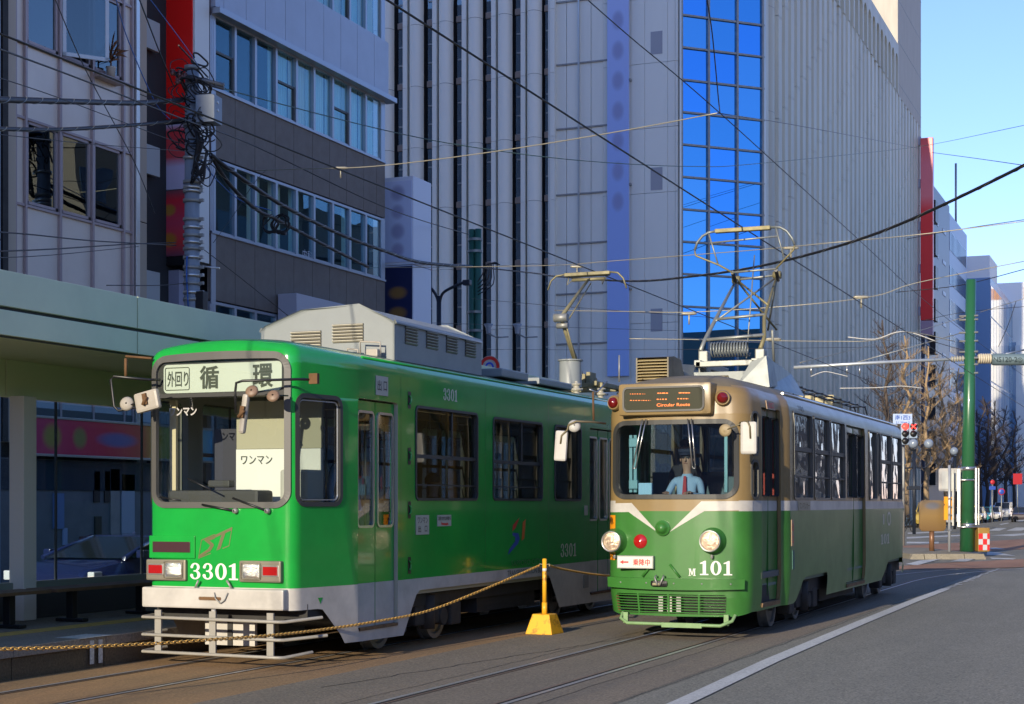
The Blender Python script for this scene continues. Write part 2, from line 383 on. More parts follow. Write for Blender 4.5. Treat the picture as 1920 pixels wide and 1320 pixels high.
def bogie(parent,y,m=None):
    m=m or M_dark; b=MB()
    for sx in (-1,1):
        b.bbox(sx*.80-.06,sx*.80+.06,y-1.15,y+1.15,.34,.52,.02); b.bbox(sx*.84-.09,sx*.84+.09,y-.35,y+.35,.25,.6,.03)
        for yy in (-.8,.8): b.bbox(sx*.86-.1,sx*.86+.1,y+yy-.16,y+yy+.16,.2,.5,.03)
        b.cyl((sx*.95,y+.45,.33),(sx*.75,y+.45,.33),.11); b.cyl((sx*.93,y,.2),(sx*.93,y,.62),.09)
    b.box(-.7,.7,y-.2,y+.2,.3,.55)
    o=b.build('bogie',m,parent)
    for yy in (-.8,.8):
        w=MB()
        for sx in (-1,1): w.lathe((sx*.6,y+yy,.31),(sx,0,0),[(-.07,.01),(-.07,.33),(-.04,.33),(-.04,.31),(.06,.30),(.06,.24),(.03,.22),(.03,.08),(.08,.07),(.08,.01)],24)
        w.cyl((-.6,y+yy,.31),(.6,y+yy,.31),.06,10); w.build('wheel_pair',M_steel,o,sharp=40)
    return o
def mirror_part(parent,pts,face_c,face_w,face_h,nrm,disc=None,r=.014,rz=0):
    a=MB().tube(pts,r,8).build('mirror_arm',M_black,parent)
    m=MB().bbox(-face_w/2,face_w/2,-.035,.035,-face_h/2,face_h/2,.03)
    m.xf(Matrix.Translation(face_c)@Matrix.Rotation(rz,4,'Z')@Matrix.Rotation(nrm,4,'Y')); mo=m.build('mirror',M_mirror,a)
    k=MB(); k.cyl((-.03,-.06,-.04),(.03,-.06,.04),.02,8); k.cbox((0,-.045,.02),(.05,.03,.12)); k.xf(Matrix.Translation(face_c)@Matrix.Rotation(rz,4,'Z')@Matrix.Rotation(nrm,4,'Y')); k.build('mirror_clamp',M_rust,a)
    return a

# ============================================================ TRAM 1 : green tram 3301
T1O=Vector((-9.5,14.93,0))
def F1(px,py,dy=0): q=pu(px,py,14.95+dy)-T1O; return (q.x,q.z)
def S1(px,py): q=pv(px,py,-8.4)-T1O; return (q.y,q.z)
def L1(px,py,dy): return pu(px,py,T1O.y+dy)-T1O
half1=[(0,0),(.5,.012),(.80,.03)]+[(.80+.13*math.sin(R(a)),.03+.13*(1-math.cos(R(a)))) for a in range(12,91,13)]+[(1.1,1.04),(1.1,1.045),(1.1,11.9),(.96,12.85),(.85,12.95),(0,12.98)]
prof1=[(.1,0,.1),(3.25,0,3.25),(3.31,.004,3.31),(3.36,.015,3.355),(3.41,.038,3.39),(3.46,.075,3.415),(3.53,.14,3.435),(3.7,.35,3.46),(4.2,1,3.49)]
sh1=Shell(half1,prof1,(1.0,12.0),crown=.09,ct0=3.22,ct1=3.46,cw=1.0)
t1=thing('tram','bright green modern tram 3301 with white skirt beside the shelter platform','tram',T1O,0)
sy1=sh1.sy; E1=sh1.L
def win1(y0,y1,z0,z1,side=1,r=.07):
    a,b=sorted((sy1(y0,side),sy1(y1,side))); return rrect(a,b,z0,z1,r)
W1=[(2.60,4.46,1.80,2.92),(4.98,6.80,1.80,2.90),(7.30,8.45,1.80,2.90),(10.7,11.7,1.80,2.90)]
nose_y=[(.10,.80,1.75,2.90)]
lft=[(1.3,2.9,1.8,2.92),(3.3,4.9,1.8,2.92),(5.3,6.9,1.8,2.92),(7.3,8.9,1.8,2.92),(9.3,11.2,1.8,2.92)]
dr1=[(1.12,2.12,.33,2.93),(8.85,10.35,.33,2.93)]
wsl=rrect(sh1.sx(-.83),sh1.sx(.83),1.74,3.31,.14,7)
holes=[wsl]+[win1(*w) for w in W1]+[win1(*w,r=.1) for w in nose_y]+[win1(*w,side=-1) for w in lft]+[win1(*nose_y[0],side=-1,r=.1)]+[win1(*d,r=.05) for d in dr1]
def bot1(side):
    P=[(sy1(.42,1),.62),(sy1(.5,1),.61),(sy1(.80,1),.32),(sy1(.87,1),.22),(sy1(2.27,1),.20),(sy1(2.62,1),.66),(sy1(2.72,1),.71),(sy1(7.05,1),.71),(sy1(7.12,1),.67),(sy1(7.5,1),.22),(sy1(10.4,1),.2),(sy1(10.7,1),.68),(sy1(12.4,1),.68),(E1-.01,.62)]
    return [(side*a,b) for a,b in P]
outer1=list(reversed(bot1(-1)))+[(0,.62)]+bot1(1)+[(E1-.01,4.2),(-(E1-.01),4.2)]
cs1=[k*.05 for k in range(-26,27)]+[k*.5 for k in range(3,28)]+[-k*.5 for k in range(3,28)]
cs1=sorted(set([round(c,4) for c in cs1 if abs(c)<E1-.05]))
ct1=[.855,3.1,3.25,3.31,3.36,3.41,3.46,3.53,3.7,3.95]
paint1=lambda a,b: 1 if b<.855 else (2 if b>3.6 else 0)
sheet(sh1,outer1,holes,'body',[M_green,M_white,mat('roof_grey_green',(.10,.16,.10),.6),M_cream],t1,cs1,ct1,paint1,0,.05,3)
hin=[h for h in holes]; outin=[(-(E1-.01),.66),(E1-.01,.66),(E1-.01,3.3),(-(E1-.01),3.3)]
hin2=[[(a,max(b,.70)) for a,b in h] for h in hin]
sheet(sh1,outin,hin2,'lining',[M_cream],t1,[c for c in cs1 if abs(c)>.6],(),None,-.06)
# gutter strip along the roof edge
for sd_ in (1,-1):
    MB().tube([sh1.pos(sy1(y,sd_),3.43,.012) for y in (1.3,3,6,9,11.6)],.014,6).build('roof_gutter',M_green,t1)
# windscreen and destination sign in one seal
ring(sh1,wsl,.035,.03,.018,'windscreen_seal',M_greyrub,t1)
wl=rrect(sh1.sx(-.80),sh1.sx(.80),1.77,2.92,.11,6)
pane(sh1,wl,'windscreen',M_glass,t1,-.03,cs=[k*.05 for k in range(-16,17)])
sb=MB(); sb.box(-.80,.80,.045,.30,2.91,3.28); sb.box(-.80,.80,.02,.05,2.905,2.945)
sb.build('sign_box',M_rubber,t1)
f1m=lambda x,z,d=0: Vector((x,.036-d,z))
dsb=decal(lambda a,b,d: Vector((a,.038,b)),[rrect(-.72,.76,2.955,3.265,.05)],'destination_sign',M_sign,t1)
x0,z0=-.70,2.97
letter(f1m,'外回り',-.535,3.11,.27,.17,'lettering',M_signtx,dsb,.01,d=.004)
ol=rrect(-.70,-.385,2.985,3.235,.02); il=offset_loop(ol,-.008); n_=len(ol)
if area2(ol)<0: ol=ol[::-1]
MB().add([f1m(a,b,.004) for a,b in ol]+[f1m(a,b,.004) for a,b in il],[(i,(i+1)%n_,n_+(i+1)%n_,n_+i) for i in range(n_)]).build('sign_border',M_signtx,dsb)
letter(f1m,'循',-.135,3.115,.24,.255,'lettering',M_signtx,dsb,.022,d=.0045)
letter(f1m,'環',.53,3.115,.25,.255,'lettering',M_signtx,dsb,.022,d=.0045)
pane(sh1,rrect(-.79,.79,2.95,3.28,.06),'sign_glass',M_glass,t1,-.004,cs=[k*.1 for k in range(-7,8)])
m1=lambda a,b,d=0: sh1.pos(sh1.sx(a),b,d)
ms1=lambda a,b,d=0: sh1.pos(sy1(a),b,d)
mg1=lambda a,b,d=0: sh1.pos(sh1.sx(a),b,-.028+d)
a,b=F1(341,770); letter(mg1,'ワンマン',a,b-.01,.36,.095,'windscreen_lettering',M_white,t1,.03)
a,b=F1(480,852); letter(lambda p,q,d=0:Vector((p,.75,q)),'ワンマン',.02,2.24,.40,.095,'partition_lettering',M_signtx,t1)
# numbers, lamps and emblem on the front
x0,zb=F1(358,1085); x1,zt=F1(448,1058)
decal(m1,serif_text('3301',x0,x1,zb-.005,zt+.008),'front_number',mat('number_white',(.7,.69,.64),.4),t1)
hb=mat('lamp_housing',(.22,.20,.15),.45,.3,noise=.15)
for (pa,pb,red) in ((279,353,0),(453,531,1)):
    xa,zz0=F1(pa,1088); xb,zz1=F1(pb,1049); zz0=F1(405,1090)[1]; zz1=F1(405,1050)[1]
    o=MB().bbox(xa,xb,-.035,.06,zz0,zz1,.018).build('lamp_unit',hb,t1); w=xb-xa
    rx=(xa+.035,xa+.215) if not red else (xb-.215,xb-.035); lx=(xb-.265,xb-.04) if not red else (xa+.04,xa+.265)
    MB().bbox(rx[0],rx[1],-.042,-.02,zz0+.075,zz1-.06,.008).build('tail_lamp',M_red,o)
    MB().bbox(rx[0]-.012,rx[1]+.012,-.038,-.02,zz0+.063,zz1-.048,.004).build('lamp_rim',M_alu,o)
    MB().bbox(lx[0]+.006,lx[1]-.006,-.052,-.01,zz0+.035,zz1-.03,.035).build('headlamp',M_lens,o)
    MB().bbox(lx[0]-.008,lx[1]+.008,-.040,-.02,zz0+.025,zz1-.02,.03).build('lamp_surround',hb,o)
pn=[F1(283,1004),F1(368,1047)]
MB().bbox(pn[0][0],pn[1][0],-.012,.04,pn[1][1],pn[0][1],.006).build('lamp_door',M_green,t1)
pn=[F1(290,1015),F1(360,1036)]
MB().bbox(pn[0][0],pn[1][0],-.022,.04,pn[1][1],pn[0][1],.004).build('lamp_window',mat('smoked_red_lens',(.06,.025,.03),.25,coat=.5),t1)
def zf(L,ox,oy,sc): return [F1(ox+a/sc,oy+b/sc) for a,b in L]
Z=lambda L: zf(L,240,920,3.3)
def zs_(a,b,w=9):
    a=Vector(a);b=Vector(b);n=(b-a).normalized(); n=Vector((n.y,-n.x))*w; return [tuple(a+n),tuple(b+n),tuple(b-n),tuple(a-n)]
em=[Z(q) for q in [zs_((441,418),(460,306),2),zs_((441,418),(631,341),3),zs_((631,341),(650,226),2),zs_((460,306),(545,270),3),
    [(540,276),(650,224),(645,246),(538,294)],[(588,264),(612,252),(578,360),(554,370)],
    zs_((540,288),(488,308)),zs_((484,300),(530,336),10),zs_((532,330),(506,372),10),zs_((510,366),(446,408),9)]]
decal(m1,em,'emblem',M_bronze,t1)
# bumper, coupler slot, chain, lifeguard frame
bmp=MB().bbox(-.93,.84,-.07,.12,.625,.845,.02).build('bumper',M_white,t1)
MB().bbox(-.2,.08,-.074,-.06,.715,.755,.015).build('coupler_slot',M_rust,bmp)
MB().tube([(-.0,-.075,.80),(.02,-.09,.74),(.08,-.095,.69),(.13,-.09,.72),(.17,-.08,.80)],.007,6).build('coupler_chain',M_steel,bmp)
MB().cyl((-.02,-.06,.62),(-.02,-.06,.55),.025,10).build('hose_cap',M_white,bmp)
for px_,w in ((374,-1),(436,1)):
    a,b=F1(px_,1100); MB().tube([(a-.03*w*-1,-.03,b-.03),(a+.03*w*-1,-.05,b+.07)],.012,8).build('coupler_pin',M_steel,t1)
gd=mat('guard_grey',(.32,.30,.26),.4,noise=.15,nscale=8)
lg=MB()
for z_,xe in ((.52,1.1),(.33,1.16),(.145,.98)):
    lg.tube([(-.86,.30,z_+.02),(-.93,.02,z_),(-.90,-.10,z_),(.80,-.12,z_-.01),(.86,-.10,z_-.01),(xe,.30,z_+.02)],.018,8)
lgo=lg.build('lifeguard_frame',gd,t1,sharp=50)
for x_ in (-.70,-.01,.70):
    MB().box(x_-.045,x_+.035,-.095,-.07,.14,.60).build('guard_upright',gd,lgo)
ub=MB(); ub.box(-.52,.12,.55,.6,.18,.60); ub.build('under_panel',M_white,t1)
MB().box(-.22,-.16,.53,.549,.18,.6).build('under_strap',M_dark,t1)
MB().box(-.95,.95,.25,12.7,.50,.68).build('underframe',M_dark,t1)
MB().box(-.9,.9,4.9,7.0,.3,.6).build('equipment_box',M_dark,t1)
for by in (1.9+1.4,9.3): bogie(t1,by,mat('dusty_bogie',(.055,.045,.035),.8,noise=.4))
# wipers
for (p,q) in (((500,958),(360,905)),((440,958),(305,932))):
    a=L1(p[0],p[1],-.03); b=L1(q[0],q[1],-.05); m_=a.lerp(b,.45)
    w=MB().tube([a,m_],.012,6).build('wiper_arm',M_black,t1)
    c=L1(q[0]-8,q[1]-8,-.03) if p[0]==500 else L1(q[0]-6,q[1],-.03); e=a.lerp(b,.75)
    MB().tube([c,e+Vector((.0,0,-.0))],.009,6).build('wiper_blade',M_black,w); MB().lathe(a+Vector((0,.03,0)),(0,-1,0),[(0,.03),(.04,.028),(.045,.01)],12).build('wiper_boss',M_steel,w)
for y_ in (2.2,4.72,7.05,8.62,10.5):
    decal(ms1,[[(y_-.003,.87),(y_+.003,.87),(y_+.003,3.26),(y_-.003,3.26)]],'panel_seam',mat('seam_dark_green',(.004,.08,.015),.6),t1)
# mirrors
mirror_part(t1,[L1(300,712,.0),L1(280,712,-.15),L1(213,706,-.25),L1(207,712,-.25),L1(214,762,-.25),L1(222,770,-.25),L1(262,762,-.25)],L1(277,752,-.25),.30,.22,R(-12))
arm=MB().tube([L1(283,748,-.27),L1(235,762,-.27)],.01,6).build('mirror_arm',M_black,t1)
MB().lathe(L1(238,757,-.27),(.3,-1,.2),[(-.02,.01),(-.02,.07),(.0,.08),(.02,.06),(.03,.01)],16).build('round_mirror',M_mirror,arm)
a2=mirror_part(t1,[L1(590,712,.12),L1(560,711,-.1),L1(455,714,-.3),L1(443,718,-.3),L1(441,735,-.3),L1(442,775,-.3)],L1(458,776,-.3),.07,.42,R(8))
for q in ((472,733),(512,742)): MB().lathe(L1(q[0],q[1],-.28),(.2,-1,.5),[(-.02,.01),(-.02,.065),(.0,.07),(.015,.05),(.02,.01)],16).build('round_mirror',mat('mirror_brown',(.22,.14,.09),.5),a2)
MB().tube([L1(540,742,-.02),L1(512,741,-.28)],.008,6).build('mirror_rod',M_black,a2)
MB().cbox(L1(589,710,.06),(.1,.05,.11)).build('mirror_bracket',M_rust,a2)
pb=MB().tube([L1(236,706,.0),L1(236,672,.0)],.018,8); pb.tube([L1(236,668,0),L1(285,672,.0)],.014,6); pb.build('side_marker_rod',M_rust,t1)
# side windows
def window1(w,side=1,split=True,nose=False):
    l=win1(*w,side=side,r=.1 if nose else .07)
    fr=ring(sh1,l,.028 if nose else .012,.02,.012,'window_seal',M_rubber,t1)
    pane(sh1,l,'window_glass',M_glassd,fr,-.03)
    if nose:
        ring(sh1,offset_loop(l,-.05),.012,.0,-.012,'inner_frame',M_alu,fr,d0=-.02)
    if split:
        y0,y1,z0,z1=w; zm=z0+(z1-z0)*.47; A,B=sorted((sy1(y0,side),sy1(y1,side)))
        b=MB()
        for (p,q,r_,s_) in ((A,B,zm-.025,zm+.02),(A+(B-A)*.58,A+(B-A)*.58+.03,zm,z1),(A,B,z0+.17,z0+.185)):
            vs=[sh1.pos(p,r_,-.026),sh1.pos(q,r_,-.026),sh1.pos(q,s_,-.026),sh1.pos(p,s_,-.026)]+[sh1.pos(p,r_,-.01),sh1.pos(q,r_,-.01),sh1.pos(q,s_,-.01),sh1.pos(p,s_,-.01)]
            b.add(vs,[(4,5,6,7),(0,1,5,4),(3,7,6,2),(0,4,7,3),(1,2,6,5)])
        b.build('glazing_bar',M_rubber,fr)
for w in W1[:2]: window1(w)
for w in W1[2:]: window1(w,split=False)
window1(nose_y[0],1,False,True); window1(nose_y[0],-1,False,True)
for w in lft: window1(w,-1)
# doors
def door_leaf(sh,sy,y0,y1,z0,z1,gy,gz,mats,paint,parent,depth=-.045,frame=M_alu,gr=.05,glassm=None):
    o=sheet(sh,[(sy(y0),z0),(sy(y1),z0),(sy(y1),z1),(sy(y0),z1)],[rrect(sy(y0)+gy,sy(y1)-gy,gz[0],gz[1],gr)],'door_leaf',mats,parent,(),[.855],paint,depth,.02,0,edge=.02,smooth=False)
    l=rrect(sy(y0)+gy,sy(y1)-gy,gz[0],gz[1],gr)
    r_=resample(l,.08); A=offset_loop(r_,.022); n=len(A); r2=offset_loop(r_,-.006)
    vs=[sh.pos(a,b,depth+.001) for a,b in A]+[sh.pos(a,b,depth+.014) for a,b in A]+[sh.pos(a,b,depth+.014) for a,b in r2]+[sh.pos(a,b,depth-.01) for a,b in r2]
    MB().add(vs,[(k*n+i,k*n+(i+1)%n,(k+1)*n+(i+1)%n,(k+1)*n+i) for k in range(3) for i in range(n)]).build('door_window_frame',frame,o)
    pane(sh,l,'door_glass',glassm or M_glass,o,depth-.012)
    return o
pd1=lambda a,b: 1 if b<.855 else 0
door_leaf(sh1,sy1,1.135,1.615,.36,2.91,.05,(1.50,2.78),[M_green,M_white],pd1,t1)
door_leaf(sh1,sy1,1.63,2.105,.36,2.91,.05,(1.50,2.78),[M_green,M_white],pd1,t1)
for y0 in (8.87,9.37,9.86): door_leaf(sh1,sy1,y0,y0+.47,.36,2.91,.05,(1.50,2.78),[M_green,M_white],pd1,t1)
MB().add([ms1(1.14,.33,.012),ms1(2.10,.33,.012),ms1(2.10,.33,-.3),ms1(1.14,.33,-.3),ms1(1.14,.365,.012),ms1(2.10,.365,.012),ms1(2.10,.365,-.3),ms1(1.14,.365,-.3)],[(0,1,5,4),(4,5,6,7),(0,3,2,1)]).build('door_step',mat('worn_step',(.22,.13,.06),.7,noise=.5,nscale=9),t1)
MB().add([ms1(8.9,.33,.012),ms1(10.3,.33,.012),ms1(10.3,.33,-.3),ms1(8.9,.33,-.3),ms1(8.9,.365,.012),ms1(10.3,.365,.012),ms1(10.3,.365,-.3),ms1(8.9,.365,-.3)],[(0,1,5,4),(4,5,6,7),(0,3,2,1)]).build('door_step',M_rust,t1)
for py_ in (754,857,956,1058):
    y_,z_=S1(767,py_); z_=2.98-(py_-754)/101.5*.655
    h=MB(); 
    for (a0,a1,b0,b1,d_) in ((-.035,.045,-.10,.10,.004),):
        h.add([ms1(y_+a0,z_+b0,d_),ms1(y_+a1,z_+b0,d_),ms1(y_+a1,z_+b1,d_),ms1(y_+a0,z_+b1,d_)],[(0,1,2,3)])
    ho=h.build('lamp_recess',M_black,t1)
    MB().tube([ms1(y_-.01,z_+.05,.012),ms1(y_+.02,z_+.03,.016),ms1(y_+.02,z_-.03,.016),ms1(y_-.01,z_-.05,.012)],.01,6).build('catch',M_green,ho)
# plates and side lettering
def plate(mapf,cy,cz,w,h,txts,m_pl,m_tx,parent,name='notice_plate'):
    o=MB().add([mapf(cy-w/2,cz-h/2,.003),mapf(cy+w/2,cz-h/2,.003),mapf(cy+w/2,cz+h/2,.003),mapf(cy-w/2,cz+h/2,.003)]+[mapf(cy-w/2,cz-h/2,.012),mapf(cy+w/2,cz-h/2,.012),mapf(cy+w/2,cz+h/2,.012),mapf(cy-w/2,cz+h/2,.012)],[(4,5,6,7),(0,1,5,4),(2,3,7,6),(1,2,6,5),(3,0,4,7)]).build(name,m_pl,parent)
    for (s,dx,dz,tw,th) in txts: letter(mapf,s,cy+dx,cz+dz,tw,th,'lettering',m_tx,o,.015,d=.0135)
    return o
y_,z_=S1(715,721); plate(ms1,y_,3.10,.30,.22,[('出',-.07,0,.10,.12),('口',.075,0,.085,.11)],M_plate,M_black,t1)
y_,z_=S1(791,984); plate(ms1,y_,z_,.36,.235,[('ワンマン',0,.055,.29,.075),('出',-.09,-.05,.08,.08),('口',.09,-.05,.07,.075)],M_plate,M_black,t1)
y_,z_=S1(832,976); po=plate(ms1,y_,z_,.40,.14,[('お乗りのかたは中扉から',0,.028,.37,.055)],M_plate,M_black,t1)
decal(lambda a,b,d: ms1(a,b,d+.0115),[[(y_-.1,z_-.005),(y_-.08,z_-.03),(y_+.06,z_-.035),(y_+.06,z_-.02),(y_+.12,z_-.045),(y_+.06,z_-.06),(y_-.1,z_-.05)]],'arrow',M_redp,po)
m_num=mat('number_pale',(.62,.62,.52),.4)
for (a,b,c,d_) in ((831,750,857,733),(1051,1045,1080,1021)):
    p=S1(a,b); q=S1(c,d_); decal(ms1,serif_text('3301',p[0],q[0],p[1],p[1]+(.15 if a==831 else .20)),'side_number',m_num,t1)
zs=lambda L,ox,oy,sc: [S1(ox+a/sc,oy+b/sc) for a,b in L]
se=lambda L: zs(L,620,900,3.556)
decal(ms1,[se([(1258,250),(1232,320),(1210,342),(1215,300)])],'emblem_stroke',M_redp,t1)
decal(ms1,[se([(1300,260),(1290,390),(1272,405),(1280,280)])],'emblem_stroke',mat('orange_print',(.65,.12,.01),.4),t1)
decal(ms1,[se([(1212,350),(1250,355),(1260,390),(1248,425),(1180,500),(1190,462),(1228,410),(1230,380),(1212,370)])],'emblem_stroke',mat('blue_print',(.01,.05,.35),.4),t1)
p=S1(951,1080);q=S1(1030,1068); letter(ms1,'TRANSPORTATION BUREAU',(p[0]+q[0])/2,.80,q[0]-p[0],.075,'lettering',M_signtx,t1,.005)
letter(ms1,'SAPPORO CITY',p[0]+.7,.93,1.1,.075,'lettering',mat('faint_letters',(.02,.16,.04),.4),t1,.005)
y_,z_=S1(605,1128); decal(lambda a,b,d:sh1.pos(sh1.sy(a),b,d),[[(.42,.74),(.50,.74),(.46,.67)]],'triangle_mark',M_green,t1)
y_,z_=S1(1098,957); plate(ms1,y_,z_,.14,.15,[],M_plate,M_redp,t1)
y_,z_=S1(1098,1088); plate(ms1,y_,.55,.22,.2,[],M_steel,M_redp,t1,'vent_plate')
# interior
MB().box(-1.0,1.0,.6,12.5,.72,.80).build('cabin_floor',M_floor,t1)
MB().box(-.9,.9,.4,12.4,3.22,3.26).build('ceiling',M_cream,t1)
MB().bbox(-.8,.36,.22,.55,1.5,1.90,.04).build('driver_desk',mat('desk_grey',(.05,.05,.048),.6),t1)
MB().box(-.25,.84,.76,.80,1.1,2.36).build('partition_board',mat('white_board',(.85,.84,.78),.5),t1)
MB().box(-.25,.84,.77,.80,2.365,2.9).build('partition_upper',mat('partition_beige',(.45,.42,.30),.5),t1)
MB().box(.60,.66,.74,.755,1.8,2.1).build('wall_strip',M_steel,t1)
MB().box(-.82,-.74,.3,.34,1.75,2.9).build('cab_pillar',mat('cream_pillar',(.65,.55,.35),.5),t1)
MB().box(-.62,-.30,.9,.94,1.2,2.6).build('cab_screen',mat('cab_screen_dark',(.05,.05,.07),.4),t1)
MB().bbox(.55,.9,.35,.7,1.78,2.12,.03).build('fare_box',mat('fare_box_white',(.6,.58,.5),.5),t1)
MB().bbox(-.33,-.05,.3,.42,1.93,2.01,.02).build('instrument_hood',mat('desk_grey',(.05,.05,.05),.6),t1)
for k,y_ in enumerate((2.9,3.9,5.2,6.2,7.5,8.4,10.8)):
    for sx in (1,-1):
        s_=MB(); s_.bbox(sx*.72-.22,sx*.72+.22,y_-.35,y_+.35,1.15,1.27,.04); s_.bbox(sx*.93-.05,sx*.93+.05,y_-.35,y_+.35,1.25,1.72,.03); s_.box(sx*.72-.05,sx*.72+.05,y_-.2,y_+.2,.8,1.15); s_.build('seat',M_seat,t1)
for y_ in (2.35,3.4,4.7,5.75,6.9,8.0,8.75):
    for sx in (.55,-.55): MB().cyl((sx,y_,.8),(sx,y_,3.2),.017,8).build('grab_pole',M_polebr,t1)
for sx in (.45,-.45):
    MB().cyl((sx,2.3,2.95),(sx,11.5,2.95),.014,8).build('hand_rail',M_polebr,t1)
    for k in range(12):
        y_=2.6+k*.45; s_=MB(); s_.tube([(sx,y_,2.94),(sx,y_,2.74)],.008,5); s_.tube([(sx-.06,y_,2.62),(sx,y_,2.74),(sx+.06,y_,2.62)],.009,5,closed=True); s_.build('strap',M_cream,t1)
# roof: cooling unit
ax0,ax1,ay0,ay1=-.98,.86,2.55,5.12; zr=3.47
tr_=[(ax0,zr),(ax1,zr),(ax1,3.93),(ax1-.06,3.97),(.36,4.14),(-.42,4.13),(ax0+.05,3.95),(ax0,3.9)]
acp=MB().prism(tr_[::-1],1,ay0,ay1).build('air_conditioner',M_ac,t1)
bv=acp.modifiers.new('bev','BEVEL'); bv.width=.035; bv.segments=3; bv.limit_method='ANGLE'
louvre(acp,'grille',(-.36,ay0-.002,3.77),'y',.42,.20,5,M_black,mat('slat_cream',(.5,.46,.36),.5))
louvre(acp,'grille',(.22,ay0-.002,3.82),'y',.42,.23,6,M_black,mat('slat_cream',(.5,.46,.36),.5))
for k in range(4): louvre(acp,'grille',(ax1+.002,ay0+.42+k*.60,3.80),'x',.34,.22,6,M_black,M_steel,depth=.02)
hd=MB(); hd.tube([(.45,2.42,3.55),(.45,2.42,3.70),(.72,2.42,3.68),(.72,2.42,3.54)],.012,6); hd.bbox(.56,.72,2.34,2.46,3.50,3.60,.02); hd.tube([(.26,2.42,3.55),(.28,2.42,3.62),(.42,2.42,3.60),(.42,2.42,3.54)],.012,6); hd.build('lifting_handle',M_mirror,t1)
MB().bbox(.35,.85,5.9,6.9,3.52,3.64,.02).build('roof_box',M_ac,t1); MB().bbox(.1,.9,7.2,8.6,3.50,3.60,.02).build('roof_box',M_ac,t1)
dm=pu(1034,712,T1O.y+10.3)-T1O
d_=MB().lathe((.25,10.3,3.66),(0,0,1),[(0,.01),(0,.17),(.02,.19),(.06,.185),(.44,.185),(.45,.21),(.47,.21),(.47,.01)],24).build('resistor_drum',M_ac,t1,sharp=40)
for x_,y_ in ((.0,9.9),(.5,9.9),(.5,11.1),(.5,12.2),(-.5,11.1),(-.5,12.2)):
    MB().lathe((x_,y_,3.48),(0,0,1),[(0,.10),(.05,.10),(.06,.05),(.10,.05),(.11,.10),(.14,.10),(.15,.05),(.19,.05),(.20,.08),(.22,.08),(.23,.03),(.26,.03)],14).build('insulator',M_ins,t1)
pg1=MB(); pg1.bbox(-.55,.55,11.05,11.15,3.72,3.80,.01); pg1.bbox(-.55,.55,12.15,12.25,3.72,3.80,.01); pg1.bbox(-.5,-.42,10.9,12.4,3.74,3.82,.01); pg1.bbox(.42,.5,10.9,12.4,3.74,3.82,.01)
pg1.bbox(-.15,.15,11.3,11.5,3.78,3.98,.02); pg1.cyl((-.25,11.6,3.88),(.25,11.6,3.88),.05); pg1.bbox(.2,.28,11.2,11.5,3.8,4.0,.01); pg1.bbox(-.2,-.1,11.9,12.1,3.8,4.02,.01)
pp=pg1.build('pantograph',M_coll,t1)
MB().tube([(0,11.55,3.9),(0,10.55,4.84)],[.055,.035],8).build('lower_arm',M_coll,pp)
MB().tube([(.08,11.3,3.85),(.07,10.62,4.7)],.013,6).build('lower_rod',M_coll,pp)
MB().tube([(0,10.5,4.86),(0,11.9,5.68)],[.035,.022],8).build('upper_arm',M_coll,pp)
MB().tube([(.06,10.62,4.78),(.06,11.85,5.6)],.012,6).build('upper_rod',M_coll,pp)
kn=MB(); kn.cyl((-.12,10.52,4.86),(.12,10.52,4.86),.07,12); kn.cyl((-.1,10.6,4.74),(.1,10.6,4.74),.05,12); kn.build('knuckle',M_steel,pp)
hdm=MB(); hdm.bbox(-.42,.42,11.8,11.88,5.74,5.80,.01); hdm.bbox(-.36,.36,11.96,12.02,5.74,5.80,.01)
hdm.tube([(-.42,11.84,5.78),(-.58,11.84,5.76),(-.68,11.84,5.68),(-.74,11.84,5.52)],.016,8); hdm.tube([(.42,11.84,5.78),(.56,11.84,5.76),(.66,11.84,5.66),(.72,11.84,5.48)],.016,8)
hdm.tube([(-.3,11.9,5.68),(.3,11.9,5.68)],.03,8); hdm.tube([(-.3,11.9,5.68),(-.4,11.9,5.6),(-.36,11.9,5.74)],.01,5); hdm.tube([(.25,11.9,5.68),(.25,11.9,5.58),(.32,11.9,5.7)],.01,5)
hdm.build('collector_head',M_coll,pp)
# ============================================================ TRAM 2 : vintage tram M101
T2O=Vector((-5.94,20.05,0))
def F2(px,py): q=pu(px,py,20.1)-T2O; return (q.x,q.z)
def S2(px,py): q=pv(px,py,-4.84)-T2O; return (q.y,q.z)
def L2(px,py,dy): return pu(px,py,T2O.y+dy)-T2O
half2=[(0,0),(.3,.008),(.55,.035),(.70,.07)]+[(.70+.27*math.sin(R(a)),.07+.30*(1-math.cos(R(a)))) for a in range(15,91,15)]+[(1.0,.62),(1.035,1.66),(1.04,1.70),(1.10,1.86),(1.10,1.90),(1.1,12.0),(1.02,12.25),(.97,12.6),(.8,12.75),(0,12.8)]
prof2=[(.1,.05,.1),(.35,.035,.35),(.55,.012,.55),(.8,0,.8),(2.9,.012,2.9),(3.10,.03,3.08),(3.20,.055,3.16),(3.30,.10,3.225),(3.40,.17,3.275),(3.55,.30,3.33),(3.8,.55,3.385),(4.2,1,3.41)]
sh2=Shell(half2,prof2,(1.3,11.5),crown=.06,ct0=3.1,ct1=3.5,cw=1.0)
t2=thing('tram','olive and green vintage tram M101 with a white V on its nose','tram',T2O,0)
sy2=sh2.sy; E2=sh2.L
m2=lambda a,b,d=0: sh2.pos(sh2.sx(a),b,d)
ms2=lambda a,b,d=0: sh2.pos(sy2(a),b,d)
def win2(y0,y1,z0,z1,side=1,r=.05):
    a,b=sorted((sy2(y0,side),sy2(y1,side))); return rrect(a,b,z0,z1,r)
ws2=rrect(sh2.sx(-.84),sh2.sx(.80),1.84,2.80,.17,7)
nw=[(.27,.50,1.82,2.30),(.27,.50,2.38,2.93)]
